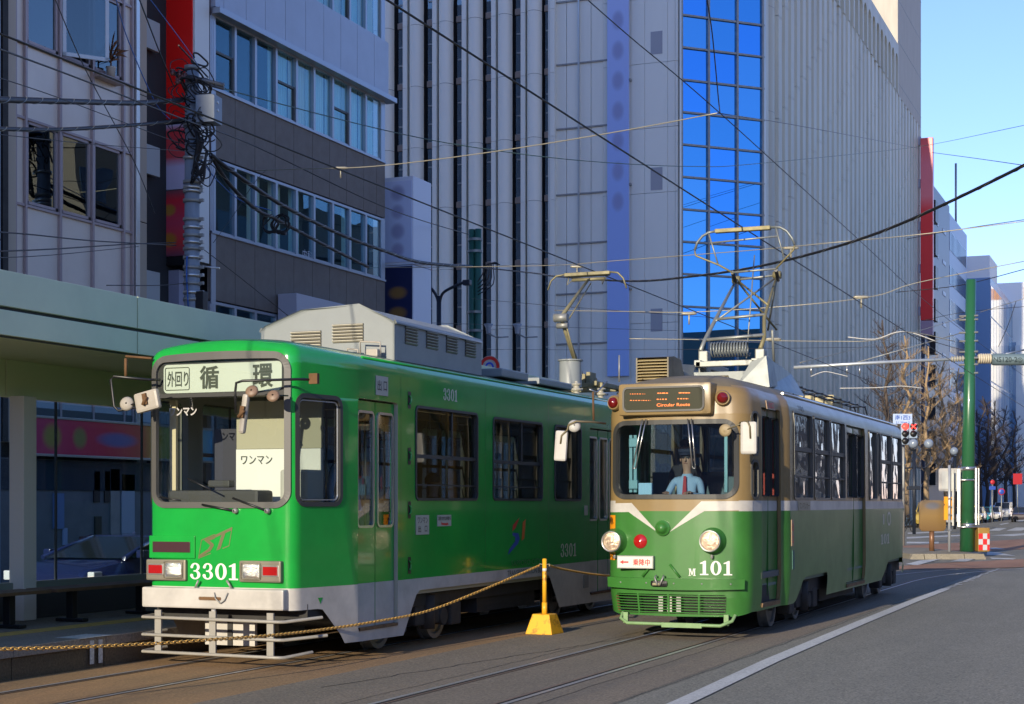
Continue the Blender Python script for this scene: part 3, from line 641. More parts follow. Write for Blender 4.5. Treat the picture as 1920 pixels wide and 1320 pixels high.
W2=[(2.13,3.36,1.82,3.04),(3.50,4.62,1.82,3.04),(4.74,5.86,1.82,3.04),(8.10,8.85,1.82,3.02),(8.98,9.2,1.9,3.02),(9.30,10.42,1.82,3.02),(10.56,11.66,1.82,3.02)]
W2L=[(2.3,3.6,1.82,3.04),(3.9,5.2,1.82,3.04),(5.5,6.8,1.82,3.04),(7.1,8.4,1.82,3.04),(8.7,10.,1.82,3.04),(10.3,11.6,1.82,3.04)]
DR2=[(.66,1.60,.42,3.02),(6.05,7.72,.46,3.03)]
holes2=[ws2]+[win2(*w) for w in W2+nw]+[win2(*w,side=-1) for w in W2L]+[win2(*w,r=.03) for w in DR2]
grl=rrect(sh2.sx(-.83),sh2.sx(.68),.335,.585,.04); slot=None
holes2.append(grl)
def bot2(side):
    P=[(sh2.sx(.8),.31),(sy2(.3),.36),(sy2(2.2),.37),(sy2(2.35),.40),(sy2(2.70),.66),(sy2(2.85),.71),(sy2(4.35),.72),(sy2(4.45),.69),(sy2(4.5),.37),(sy2(5.9),.37),(sy2(9.5),.37),(sy2(10.1),.70),(sy2(11.75),.72),(sy2(11.8),.42),(sy2(12.0),.42),(sy2(12.05),.6),(E2-.01,.6)]
    return [(side*a,b) for a,b in P]
outer2=list(reversed(bot2(-1)))+[(0,.30)]+bot2(1)+[(E2-.01,4.2),(-(E2-.01),4.2)]
cs2=sorted(set([round(k*.05,4) for k in range(-28,29)]+[round(sg*(sy2(y)),4) for sg in (1,-1) for y in (.45,.62,1.66,1.70,1.78,1.86,1.9)]+[round(sg*k*.5,4) for sg in (1,-1) for k in range(5,27) if k*.5<E2-.05]))
ct2=[.35,.55,.8,1.655,1.79,2.9,3.0,3.1,3.2,3.3,3.4,3.55,3.8]
def paint2(a,b):
    if b>3.34: return 3
    if b>1.79: return 1
    if b>1.655: return 1 if abs(a)<.86 else 2
    return 0
sheet(sh2,outer2,holes2,'body',[M_green2,M_tan,M_white,mat('olive_roof',(.17,.14,.09),.55,noise=.2)],t2,cs2,ct2,paint2,0,.05,1)
hh=[[(a,max(b,.70)) for a,b in h] for h in holes2[:-1]]
sheet(sh2,[(-(E2-.01),.66),(E2-.01,.66),(E2-.01,3.0),(-(E2-.01),3.0)],hh,'lining',[mat('green_lining',(.16,.22,.18),.6)],t2,[c for c in cs2 if abs(c)>.6],(),None,-.06)
# white bands sweeping into a V on the nose
z6=lambda L: [F2(1080+a/4.125,920+b/4.125) for a,b in L]
bl=z6([(185,100),(430,95),(645,325),(405,165),(185,168)]); br=z6([(975,82),(1318,80),(1318,150),(1000,157),(730,320)])
for pl in (bl,br):
    q=[(sh2.sx(max(-.985,min(.985,a))) if abs(a)<.9 else math.copysign(sh2.cum[8],a),b) for a,b in pl]
    sheet(sh2,q,[],'white_band',[M_white],t2,[c for c in cs2],(),None,.003)
sheet(sh2,[(-sh2.cum[8],1.655),(-.84,1.655),(-.84,1.79),(-sh2.cum[8],1.79)],[],'white_band',[M_white],t2,cs2,(),None,.0022)
sheet(sh2,[(.84,1.655),(sh2.cum[8],1.655),(sh2.cum[8],1.79),(.84,1.79)],[],'white_band',[M_white],t2,cs2,(),None,.0022)
ring(sh2,ws2,.03,.03,.02,'windscreen_seal',M_rubber,t2)
pane(sh2,ws2,'windscreen',glass('bluish_windscreen',(.66,.76,.80),(.9,.95,1),1.5,.12,wave=.05),t2,-.03,cs=[k*.1 for k in range(-9,10)])
# destination display box
db=MB().bbox(-.72,.52,-.10,.25,2.885,3.30,.045).build('display_box',M_tan,t2,sharp=50)
lp=rrect(-.655,.435,2.93,3.255,.07); lo=offset_loop(lp,.0); n=len(lp)
fy=lambda a,b,d: Vector((a,-.102-d,b))
li=offset_loop(lp,-.025); lo=offset_loop(lp,0)
MB().add([fy(a,b,0) for a,b in lo]+[fy(a,b,.015) for a,b in lo]+[fy(a,b,.015) for a,b in li]+[fy(a,b,.0) for a,b in li],[(k*n+i,k*n+(i+1)%n,(k+1)*n+(i+1)%n,(k+1)*n+i) for k in range(3) for i in range(n)]).build('display_seal',M_greyrub,db)
dsp=decal(lambda a,b,d: fy(a,b,.001),[li],'display_screen',mat('display_glass',(.045,.045,.025),.2,noise=.2),db)
M_led=mat('orange_led',(.6,.12,.01),.4,emit=(1,.22,.03),estr=.55)
q=[]
def led(a,b,w,h=.010): q.append([(a,b),(a+w,b),(a+w,b+h),(a,b+h)])
random.seed(3)
def zd(a,b): return F2(1020+a/4.4,660+b/4.4)
for (x0,x1,y,mode) in ((740,870,355,0),(965,1055,350,1),(1140,1235,347,1),(740,910,408,0),(960,1050,400,2),(1130,1220,395,2)):
    x=x0
    while x<x1:
        w=random.uniform(10,30) if mode==1 else random.uniform(6,18)
        a,b=zd(x,y); a2,_=zd(min(x1,x+w),y); led(a,b,a2-a-.003,.012 if mode else .008); x+=w+(3 if mode==1 else 8)
decal(lambda a,b,d: fy(a,b,.003+d*.2),q,'led_bars',M_led,dsp)
a,b=zd(1095,440); letter(lambda p,q,d=0: fy(p,q,.004),'Circular Route',a,b,.44,.04,'lettering',M_led,dsp,.004)
# marker lamps, head lamps, knob
for (x,z) in ((F2(1150,755)),(F2(1355,746))):
    y0=m2(max(-.78,min(.78,x)),2.7).y; ax=Vector((x*.35,-1,0)).normalized()
    o=MB().lathe((x*.97,y0+.06,z),ax,[(-.05,.10),(.09,.10),(.11,.088),(.105,.073),(.09,.073)],20).build('marker_lamp',M_tan,t2,sharp=40)
    MB().lathe(Vector((x*.97,y0+.06,z))+ax*.10,ax,[(0,.073),(.03,.068),(.055,.045),(.065,.005)],18).build('red_lens',mat('dark_red_lens',(.14,.006,.006),.12,coat=.6),o)
for (x,z) in ((F2(1153,1015)),(F2(1337,1014))):
    y0=m2(x,1.27).y; ax=Vector((.03 if x>0 else -.10,-1,0)).normalized(); c=Vector((x,y0,z))
    o=MB().lathe(c,ax,[(-.06,.175),(.02,.17),(.05,.15),(.12,.142),(.15,.142),(.165,.135),(.16,.125),(.13,.12)],28).build('headlamp_housing',M_green2,t2,sharp=50)
    rr=MB().lathe(c+ax*.186,ax,[(-.03,.138),(-.012,.136),(-.01,.125),(-.03,.120)],28).build('lamp_rim',M_alu,o)
    MB().lathe(c+ax*.145,ax,[(0,.122),(.012,.10),(.020,.06),(.024,.004)],24).build('headlamp_lens',mat('warm_lit_lens',(.50,.40,.30),.15,.8,bump=.8,bscale=40,emit=(1,.6,.35),estr=.10),o)
    MB().lathe(c+ax*.05+Vector((0,0,-.18)),(0,0,-1),[(0,.02),(.03,.02),(.05,.008)],8).build('lamp_screw',M_steel,o)
x,z=F2(1202,1015); c=Vector((x,m2(x,1.2).y,z))
MB().lathe(c,(0,-1,0),[(-.01,.095),(.012,.092),(.02,.085),(.035,.06),(.045,.005)],22).build('tail_lamp',M_red,t2)
x,z=F2(1245,990); c=Vector((x,m2(x,1.4).y,z))
MB().lathe(c,(0,-1,0),[(-.02,.10),(.03,.10),(.04,.085),(.05,.07),(.09,.06),(.115,.035),(.12,.002)],22).build('green_knob',M_green2,t2,sharp=50)
# number and signs
p=F2(1293,1080)
a,b=F2(1293,1080); c_,d_=F2(1306,1066); decal(m2,serif_text('M',a,c_,b+.005,d_),'front_letter',mat('number_white',(.85,.84,.8),.4),t2)
a,b=F2(1314,1078); c_,d_=F2(1372,1052); decal(m2,serif_text('101',a,c_,b,d_),'front_number',mat('number_white',(.85,.84,.8),.4),t2)
a,b=F2(1162,1065); c_,d_=F2(1230,1042)
sbx=MB().bbox(a,c_,-.07,.06,b,d_,.006).build('boarding_sign',M_steel,t2)
fy3=lambda p,q,d=0: Vector((p,-.0715-d,q))
face=decal(lambda p,q,d: fy3(p,q,.001),[[(a+.015,b+.015),(c_-.015,b+.015),(c_-.015,d_-.015),(a+.015,d_-.015)]],'sign_face',M_sign,sbx)
w_=c_-a; zc=(b+d_)/2
letter(fy3,'乗降中',a+w_*.68,zc,w_*.47,.085,'lettering',M_redp,face,.02,d=.003)
ar=[(a+.04,zc),(a+.09,zc+.028),(a+.09,zc+.01),(a+.16,zc+.01),(a+.16,zc-.01),(a+.09,zc-.01),(a+.09,zc-.028)]
decal(lambda p,q,d: fy3(p,q,.003),[ar],'arrow',M_redp,face)
M_orange=mat('orange_plate',(.75,.27,.01),.4)
s0,s1=-sh2.cum[7]-.01,-sh2.cum[7]+.14+.05
yz=[F2(1131,966)[1],F2(1131,1050)[1]]
s0=-sh2.cum[7]-.03; s1=-sh2.cum[5]+.01
op=sheet(sh2,[(s0,yz[1]),(s1,yz[1]),(s1,yz[0]),(s0,yz[0])],[],'orange_notice',[M_orange],t2,cs2,(),None,.006)
for k,ch in enumerate('軌道敷内'): letter(lambda p,q,d=0: sh2.pos(p,q,.006+d),ch,(s0+s1)/2,yz[0]-.07-k*(yz[0]-yz[1]-.08)/3.3,.12,.10,'lettering',M_black,op,.012,d=.003)
# bumper, coupler, grille bars, bottom guard
a0=sh2.sx(-.87);a1=sh2.sx(.86)
def slab(sh,s0,s1,t0,t1_,d0,d1,name,m,parent,n=16,bow=0):
    vs=[];fs=[]
    for k in range(n+1):
        s_=s0+(s1-s0)*k/n; e=bow*(1-((k/n)*2-1)**2)
        for (t_,d) in ((t0-e,d0),(t1_-e*.2,d0),(t1_-e*.2,d1),(t0-e,d1)): vs.append(sh.pos(s_,t_,d))
    for k in range(n):
        for j in range(4): fs.append((k*4+j,(k+1)*4+j,(k+1)*4+(j+1)%4,k*4+(j+1)%4))
    fs+=[(0,1,2,3),(n*4+3,n*4+2,n*4+1,n*4)]
    return MB().add(vs,fs).build(name,m,parent,sharp=40)
bp=slab(sh2,a0,a1,.665,.795,-.01,.085,'bumper',M_green2,t2,20,.02)
cz=F2(1240,1097)[1]; cx=F2(1242,1097)[0]
MB().bbox(cx-.11,cx+.11,-.098,-.08,.69,.765,.03).build('coupler_slot',M_black,bp)
MB().bbox(cx-.09,cx+.02,-.115,-.09,.70,.735,.012).build('coupler_bar',M_coll,bp)
for dx in (-.05,.05): MB().tube([(cx+dx,-.06,.83),(cx+dx*1.1,-.11,.80),(cx+dx*.3,-.12,.71)],.012,6).build('coupler_chain',M_steel,bp)
for k in range(5): MB().lathe(m2(-.7+k*.36,.73,.085),(0,-1,0),[(0,.012),(.008,.01),(.01,.001)],8).build('bolt',M_steel,bp)
for sg in (1,-1): MB().tube([m2(cx+sg*.25,.81,.02),m2(cx+sg*.12,.97,.02)],.016,8).build('coupler_pin',M_green2,t2)
g0,g1=sh2.sx(-.83),sh2.sx(.68)
gback=sheet(sh2,[(g0-.05,.30),(g1+.05,.30),(g1+.05,.6),(g0-.05,.6)],[],'grille_recess',[M_black],t2,cs2,(),None,-.14)
for k in range(7):
    z_=.352+k*.036; slab(sh2,g0,g1,z_-.006,z_+.006,-.025,.006,'grille_bar',M_green2,t2,14)
for s_ in (-.50,-.08,.33): slab(sh2,s_-.012,s_+.012,.335,.585,-.03,.010,'grille_post',M_green2,t2,2)
for k in range(3): MB().box(-.22+k*.12,-.16+k*.12,.05,.09,.36,.56).build('coupler_gear',M_white if k==1 else M_steel,t2)
gg=MB(); gg.tube([(-.72,.10,.33),(-.72,.02,.26),(-.62,-.02,.205),(.62,-.03,.20),(.76,.02,.26),(.78,.10,.33)],.022,8); 
for x_ in (-.66,.68): gg.box(x_-.03,x_+.03,.03,.07,.2,.34)
gg.box(-.15,.38,-.05,.0,.165,.225); gg.build('lifeguard_bar',mat('pale_green_paint',(.20,.33,.14),.5,noise=.2,nscale=9),t2,sharp=50)
# wipers, mirrors, brackets
for (p,q) in (((1207,786),(1189,878)),((1292,785),(1301,878))):
    a=L2(p[0],p[1],-.06); b=L2(q[0],q[1],-.06)
    w=MB().tube([a+Vector((-.02,0,0)),b+Vector((-.02,0,0))],.009,6); w.tube([a+Vector((.03,0,0)),b+Vector((.02,0,0))],.009,6); w.tube([b+Vector((-.02,0,0)),b+Vector((.02,0,0))],.009,6)
    w.build('wiper_arm',M_alu,t2)
M_arm=mat('mirror_arm_olive',(.16,.13,.07),.5,.3)
am=MB().tube([L2(1135,794,.1),L2(1110,791,-.15),L2(1080,790,-.25),L2(1066,797,-.25),L2(1064,806,-.25),L2(1053,817,-.25),L2(1051,832,-.25)],.014,8).build('mirror_arm',M_arm,t2)
c=L2(1052,836,-.22); M_mw=mat('mirror_back_white',(.50,.48,.44),.4,noise=.1,nscale=9)
MB().bbox(-.085,.085,-.03,.03,-.20,.20,.03).xf(Matrix.Translation(c)@Matrix.Rotation(R(4),4,'Y')).build('mirror',M_mw,am)
MB().lathe(L2(1077,799,-.2),(.3,-1,.3),[(-.02,.01),(-.02,.075),(.01,.085),(.035,.05),(.045,.01)],16).build('round_mirror',M_mw,am)
am=MB().tube([L2(1385,800,.2),L2(1388,792,-.05),L2(1402,790,-.2),L2(1406,800,-.2),L2(1407,822,-.2)],.012,8).build('mirror_arm',M_arm,t2)
MB().bbox(-.105,.105,-.03,.03,-.205,.205,.035).xf(Matrix.Translation(L2(1404,821,-.16))).build('mirror',M_mw,am)
MB().tube([L2(1400,790,-.15),L2(1362,806,-.15)],.009,6).build('mirror_rod',M_arm,am)
MB().lathe(L2(1360,807,-.14),(0,-1,0),[(-.01,.01),(-.01,.075),(.005,.08),(.012,.04),(.03,.012),(.035,.002)],20).build('disc_mirror',mat('disc_tan',(.36,.28,.16),.5),am)
for (px_,py_) in ((1386,838),(1386,914),(1392,988)):
    o=L2(px_,py_,.30); b=MB(); b.cbox((o.x,o.y-.02,o.z),(.09,.05,.02)); b.cbox((o.x+.01,o.y-.04,o.z+.035),(.015,.02,.09)); b.build('step_bracket',M_tan if py_<950 else M_green2,t2)
MB().cyl(L2(1161,716,.1),L2(1161,666,.1),.011,6).build('aerial',M_steel,t2)
MB().tube([L2(1138,715,.3),L2(1119,736,.1),L2(1105,730,.0)],.012,6).build('rain_spout',M_alu,t2)
mk=MB().tube([L2(1112,735,.0),L2(1113,788,.0)],.015,6); mk.build('side_marker_rod',M_rust,t2)
# side windows and doors of the vintage tram
M_fr2=mat('dull_window_frame',(.13,.125,.11),.4,.5)
def window2(w,side=1,split=True,r=.05,seal=M_fr2):
    l=win2(*w,side=side,r=r); fr=ring(sh2,l,.016,.016,.014,'window_frame',seal,t2); pane(sh2,l,'window_glass',M_glassd2,fr,-.025)
    y0,y1,z0,z1=w
    if split:
        zm=z0+(z1-z0)*.57; A,B=sorted((sy2(y0,side),sy2(y1,side))); b=MB()
        for (p,q,r_,s_) in ((A,B,zm-.03,zm+.03),(A,B,z0+.30,z0+.325)):
            vs=[sh2.pos(p,r_,-.02),sh2.pos(q,r_,-.02),sh2.pos(q,s_,-.02),sh2.pos(p,s_,-.02)]+[sh2.pos(p,r_,.004),sh2.pos(q,r_,.004),sh2.pos(q,s_,.004),sh2.pos(p,s_,.004)]
            b.add(vs,[(4,5,6,7),(0,1,5,4),(3,7,6,2)])
        b.build('glazing_bar',M_rubber,fr)
M_glassd2=glass('wavy_side_glass',(.45,.45,.40),(1,1,1),1.5,.10,wave=.25,wscale=2.5)
for w in W2[:3]: window2(w)
window2(W2[3],split=False); window2(W2[4],split=False); window2(W2[5]); window2(W2[6])
for w in nw: window2(w,split=False,r=.08)
for w in W2L: window2(w,-1)
pd2=lambda a,b: 1 if b>.855 else 0
def dleaf(y0,y1,parent=t2,g=.06):
    z0,z1=.47,3.0
    o=sheet(sh2,[(sy2(y0),z0),(sy2(y1),z0),(sy2(y1),z1),(sy2(y0),z1)],[rrect(sy2(y0)+g,sy2(y1)-g,1.86,2.88,.03)],'door_leaf',[M_green2,M_tan,M_white],parent,(),[1.655,1.79],paint2d,-.05,.02,0,edge=.02,smooth=False)
    l=rrect(sy2(y0)+g,sy2(y1)-g,1.86,2.88,.03); ring(sh2,[(a,b) for a,b in l],.014,.004,-.035,'door_window_frame',M_rubber,o,d0=-.06); pane(sh2,l,'door_glass',M_glassd,o,-.062); return o
def paint2d(a,b): return 1 if b>1.79 else (2 if b>1.655 else 0)
dleaf(.68,1.11); dleaf(1.13,1.58); dleaf(6.08,6.86); dleaf(6.90,7.69)
for (ya,yb) in ((.68,1.58),(6.08,7.69)):
    MB().add([ms2(ya,.40,.02),ms2(yb,.40,.02),ms2(yb,.40,-.3),ms2(ya,.40,-.3),ms2(ya,.455,.02),ms2(yb,.455,.02),ms2(yb,.455,-.3),ms2(ya,.455,-.3)],[(0,1,5,4),(4,5,6,7),(0,3,2,1),(1,2,6,5),(3,0,4,7)]).build('door_step',mat('worn_step',(.22,.13,.06),.7),t2)
y_,z_=S2(1455,748); plate(ms2,1.13,3.07-.0,.42,.13,[('出口',0,0,.26,.09)],mat('tan_plate',(.35,.22,.13),.5),M_redp,t2)
plate(ms2,1.98,1.35,.13,.36,[('出',0,.08,.1,.11),('口',0,-.09,.09,.1)],mat('tan_plate',(.35,.22,.13),.5),M_redp,t2)
plate(ms2,2.75,1.72,.8,.13,[('ワンマンカー',0,0,.66,.09)],mat('tan_plate2',(.40,.33,.22),.5),mat('brown_letters',(.15,.09,.03),.5),t2)
plate(ms2,2.02,.98,.14,.26,[],mat('green_poster',(.02,.12,.09),.5),M_white,t2,'poster')
m_n2=mat('number_silver',(.55,.55,.48),.4)
decal(ms2,serif_text('101',9.25,10.15,1.02,1.20),'side_number',m_n2,t2)
decal(ms2,serif_text('101',2.5,2.9,3.08,3.16),'side_number',M_black,t2)
a_=[ (10.15+.2*math.cos(2*PI*k/18),1.47+.13*math.sin(2*PI*k/18)) for k in range(18)]
decal(ms2,[[a_[k],a_[(k+1)%18],(10.15+(a_[(k+1)%18][0]-10.15)*.7,1.47+(a_[(k+1)%18][1]-1.47)*.7),(10.15+(a_[k][0]-10.15)*.7,1.47+(a_[k][1]-1.47)*.7)] for k in range(18)]+[[(9.5,1.37),(9.6,1.37),(9.6,1.56),(9.5,1.56)]],'crest',m_n2,t2)
# interior and driver cab
MB().box(-1.0,1.0,.6,12.3,.78,.86).build('cabin_floor',M_floor,t2)
MB().box(-.85,.85,.5,12.2,3.12,3.16).build('ceiling',mat('ceiling_teal',(.25,.33,.32),.6),t2)
MB().box(-1.0,1.0,2.3,2.34,.86,2.2).build('cab_bulkhead',mat('bulkhead',(.09,.14,.16),.6),t2)
MB().bbox(-.75,.7,.18,.5,1.45,1.86,.03).build('driver_desk',mat('teal_desk',(.05,.11,.12),.5),t2)
for x_ in (-.66,-.6,.62): MB().box(x_-.02,x_+.02,.25,.3,1.9,2.65).build('blind_rail',mat('teal_rail',(.18,.35,.38),.4,.3),t2)
for z_ in (2.0,2.55): MB().bbox(-.68,-.56,.22,.3,z_-.06,z_+.06,.01).build('blind_bracket',mat('teal_rail',(.18,.35,.38),.4,.3),t2)
MB().bbox(-.52,-.34,.14,.2,1.86,2.02,.005).build('timetable_card',mat('pale_blue_card',(.35,.6,.75),.5),t2)
for k in range(8):
    for sx in (1,-1):
        s_=MB(); s_.bbox(sx*.75-.2,sx*.75+.2,2.6+k*1.1,3.6+k*1.1,1.2,1.32,.04); s_.bbox(sx*.93-.05,sx*.93+.05,2.6+k*1.1,3.6+k*1.1,1.3,1.8,.03); s_.box(sx*.85-.05,sx*.85+.05,2.7+k*1.1,3.5+k*1.1,.86,1.2); s_.build('bench_seat',mat('red_moquette',(.28,.03,.03),.9),t2)
for y_ in (1.8,3.4,5.9,7.85,9.5):
    for sx in (.5,-.5): MB().cyl((sx,y_,.86),(sx,y_,3.1),.017,8).build('grab_pole',M_polebr,t2)
MB().bbox(.25,1.0,2.18,2.25,.9,3.0,.01).build('red_bulkhead_panel',mat('red_panel',(.75,.06,.03),.5,noise=.3),t2)
MB().box(-.95,.95,.4,12.3,.45,.68).build('underframe',M_dark,t2)
MB().box(-.9,.9,4.8,7.6,.25,.5).build('equipment_box',M_dark,t2)
for by in (3.4,10.9): bogie(t2,by)
# roof gear
MB().tube([sh2.pos(sy2(y),3.37,.02) for y in (2.0,3,5,8,11,12)],.022,6).build('roof_gutter',M_alu,t2)
rw=MB()
for x_ in (.55,.35):
    rw.tube([(x_,4.6,3.44),(x_,4.8,3.56),(x_,10.8,3.56),(x_,11.0,3.44)],.014,6)
for k in range(8): rw.tube([(.30,5+k*.8,3.56),(.60,5+k*.8,3.56)],.012,5); rw.cyl((.45,5+k*.8,3.38),(.45,5+k*.8,3.56),.012,5)
rw.build('roof_rail',M_black,t2)
MB().bbox(-.5,.25,9.3,10.1,3.42,3.72,.03).build('roof_box',mat('cream_box',(.45,.38,.2),.6),t2)
ox=Vector((-.60,.95,3.33))
vb=MB(); x0,x1,y0,y1,z0,z1=-.83,-.37,1.0,1.9,3.30,3.76
P_=[(y0,z0),(y0,z1-.03),(y0+.25,z1),(y1-.3,z1-.02),(y1,z0+.05),(y1,z0)]
vb.prism(P_,0,x0,x0+.02); vb.prism(P_,0,x1-.02,x1); 
vb.add([(x0,y0,z1-.03),(x1,y0,z1-.03),(x1,y0+.25,z1),(x0,y0+.25,z1),(x0,y1-.3,z1-.02),(x1,y1-.3,z1-.02),(x1,y1,z0+.05),(x0,y1,z0+.05)],[(0,1,2,3),(3,2,5,4),(4,5,6,7)]); vb.box(x0,x1,y0+.2,y0+.22,z0,z1-.02)
vbo=vb.build('ventilator',mat('brown_grey_metal',(.17,.15,.11),.5,.3,noise=.2),t2)
for k in range(10):
    zz=z0+.02+k*(z1-z0-.05)/10; MB().add([(x0+.02,y0-.005,zz),(x1-.02,y0-.005,zz+.0),(x1-.02,y0+.11,zz+.035),(x0+.02,y0+.11,zz+.035),(x0+.02,y0-.005,zz-.006),(x1-.02,y0-.005,zz-.006),(x1-.02,y0+.11,zz+.029),(x0+.02,y0+.11,zz+.029)],[(0,1,2,3),(7,6,5,4),(4,5,1,0)]).build('louvre_slat',mat('slat_tan',(.42,.33,.16),.5),vbo)
# silver fairing round the pantograph foot
fr=MB()
for (a,b,c,d) in ((-.72,-.36,2.0,2.5),(.30,.78,2.0,2.5)):
    w=b-a; vs=[(a,c,3.36),(b,c,3.36),(b,d,3.40),(a,d,3.40),(a+(.10 if a<0 else .20),c+.05,3.72),(b-(.14 if a<0 else .06),c+.05,3.72 if a<0 else 3.80),(b-.06,d,3.74),(a+.1,d,3.74)]
    fr.add(vs,[(0,1,5,4),(1,2,6,5),(2,3,7,6),(3,0,4,7),(4,5,6,7)])
fr.add([(.76,2.0,3.36),(.80,4.2,3.36),(.62,4.1,3.70),(.70,2.1,3.80)],[(0,1,2,3)]); fr.add([(-.78,2.4,3.36),(-.80,4.2,3.36),(-.64,4.1,3.70),(-.62,2.4,3.72)],[(3,2,1,0)])
fr.box(-.6,.62,2.35,2.38,3.38,3.62); fr.box(-.62,.64,2.38,4.1,3.55,3.58)
fr.build('pantograph_fairing',M_silver,t2)
hr=MB()
for x_ in (-.35,.25): hr.tube([(x_-.16,1.3,3.38),(x_-.13,1.28,3.47),(x_+.13,1.28,3.47),(x_+.16,1.3,3.38)],.012,6)
hr.build('roof_handle',M_arm,t2)
MB().cyl((-.7,2.2,3.40),(-.7,2.2,3.60),.02,6).build('whistle',M_steel,t2)
# pantograph (double-frame)
PM=mat('pantograph_grey',(.33,.34,.31),.45,.5,noise=.2,nscale=10); PB=mat('pantograph_olive',(.28,.24,.12),.55,.3,noise=.25,nscale=10)
pn=MB()
for x_ in (-.42,.42): pn.bbox(x_-.05,x_+.05,2.6,4.2,3.72,3.82,.01); pn.bbox(x_-.07,x_+.07,2.9,3.1,3.58,3.98,.02)
pn.bbox(-.45,.45,2.6,2.7,3.72,3.8,.01)
pp2=pn.build('pantograph',PM,t2)
sp=MB(); pts=[]
for k in range(13*12): w=2*PI*k/12; pts.append((-.28+.56*k/(13*12),2.85+.105*math.cos(w),3.98+.105*math.sin(w)))
sp.tube(pts,.014,5); sp.build('coil_spring',M_silver,pp2)
def bar(a,b,r,name,m=PM,parent=pp2): return MB().tube([a,b],r,8).build(name,m,parent)
K=[(-.34,4.55,5.22),(.30,4.55,5.26)]; B0=[(-.47,2.95,3.98),(.42,2.95,3.98)]; Mi=[(-.40,3.45,4.45),(.36,3.45,4.48)]
for i in (0,1):
    MB().tube([B0[i],(B0[i][0]+.02,3.12,4.16),Mi[i],K[i]],[.032,.03,.028,.02],8).build('lower_arm',PB if i else PM,pp2)
    MB().lathe((K[i][0]-.06,K[i][1],K[i][2]),(1,0,0),[(0,.03),(0,.06),(.12,.06),(.12,.03)],12).build('knuckle',PB,pp2)
bar((-.46,3.14,4.16),(.43,3.14,4.20),.026,'cross_tube'); bar((-.38,3.5,4.5),(.36,3.5,4.54),.022,'cross_tube'); bar(K[0],K[1],.018,'cross_tube')
bar(Mi[0],(.27,4.5,5.2),.016,'diagonal_brace'); bar((.36,3.7,4.7),(-.28,4.5,5.18),.016,'diagonal_brace',PB)
far=[(-.40,5.9,4.0),(.36,5.9,4.0)]
bar(K[0],(.12,5.3,4.5),.016,'rear_arm',PB); bar(K[1],(-.02,5.3,4.5),.016,'rear_arm'); bar((.05,5.3,4.5),(-.05,5.9,3.8),.02,'rear_arm')
bar((.08,3.5,3.9),(.08,4.0,5.5),.010,'pull_rod')
H=[(-.64,3.62,5.42),(-.38,3.62,5.36)]
top=MB(); top.bbox(-.42,.42,3.55,3.65,5.80,5.86,.01); top.build('contact_strip',PB,pp2)
MB().tube([(-.42,3.6,5.83),(-.52,3.6,5.82),(-.62,3.6,5.77),(-.70,3.6,5.68),(-.74,3.6,5.56)],.02,8).build('horn',M_silver,pp2)
MB().tube([(.42,3.6,5.84),(.56,3.6,5.83),(.66,3.6,5.77),(.74,3.6,5.66),(.78,3.6,5.56)],.02,8).build('horn',M_silver,pp2)
MB().tube([(-.74,3.6,5.55),(-.72,3.6,5.48),(-.36,3.6,5.32),(-.16,3.6,5.20)],.014,6).build('head_brace',PB,pp2)
MB().tube([(.78,3.6,5.55),(.76,3.6,5.48),(.50,3.6,5.22)],.014,6).build('head_brace',PB,pp2)
bar((-.16,3.6,5.20),(.50,3.6,5.22),.016,'cross_tube'); bar((-.5,3.6,5.66),(.54,3.6,5.70),.014,'cross_tube'); bar((-.52,3.6,5.80),(-.38,3.6,5.34),.012,'head_brace'); bar((.5,3.6,5.82),(.62,3.6,5.38),.012,'head_brace')
for i,x_ in ((0,-.16),(1,.50)): MB().tube([(x_,3.6,5.2),(x_*.5+K[i][0]*.5+.02,4.1,5.12),K[i]],.028,8).build('upper_link',M_black,pp2)
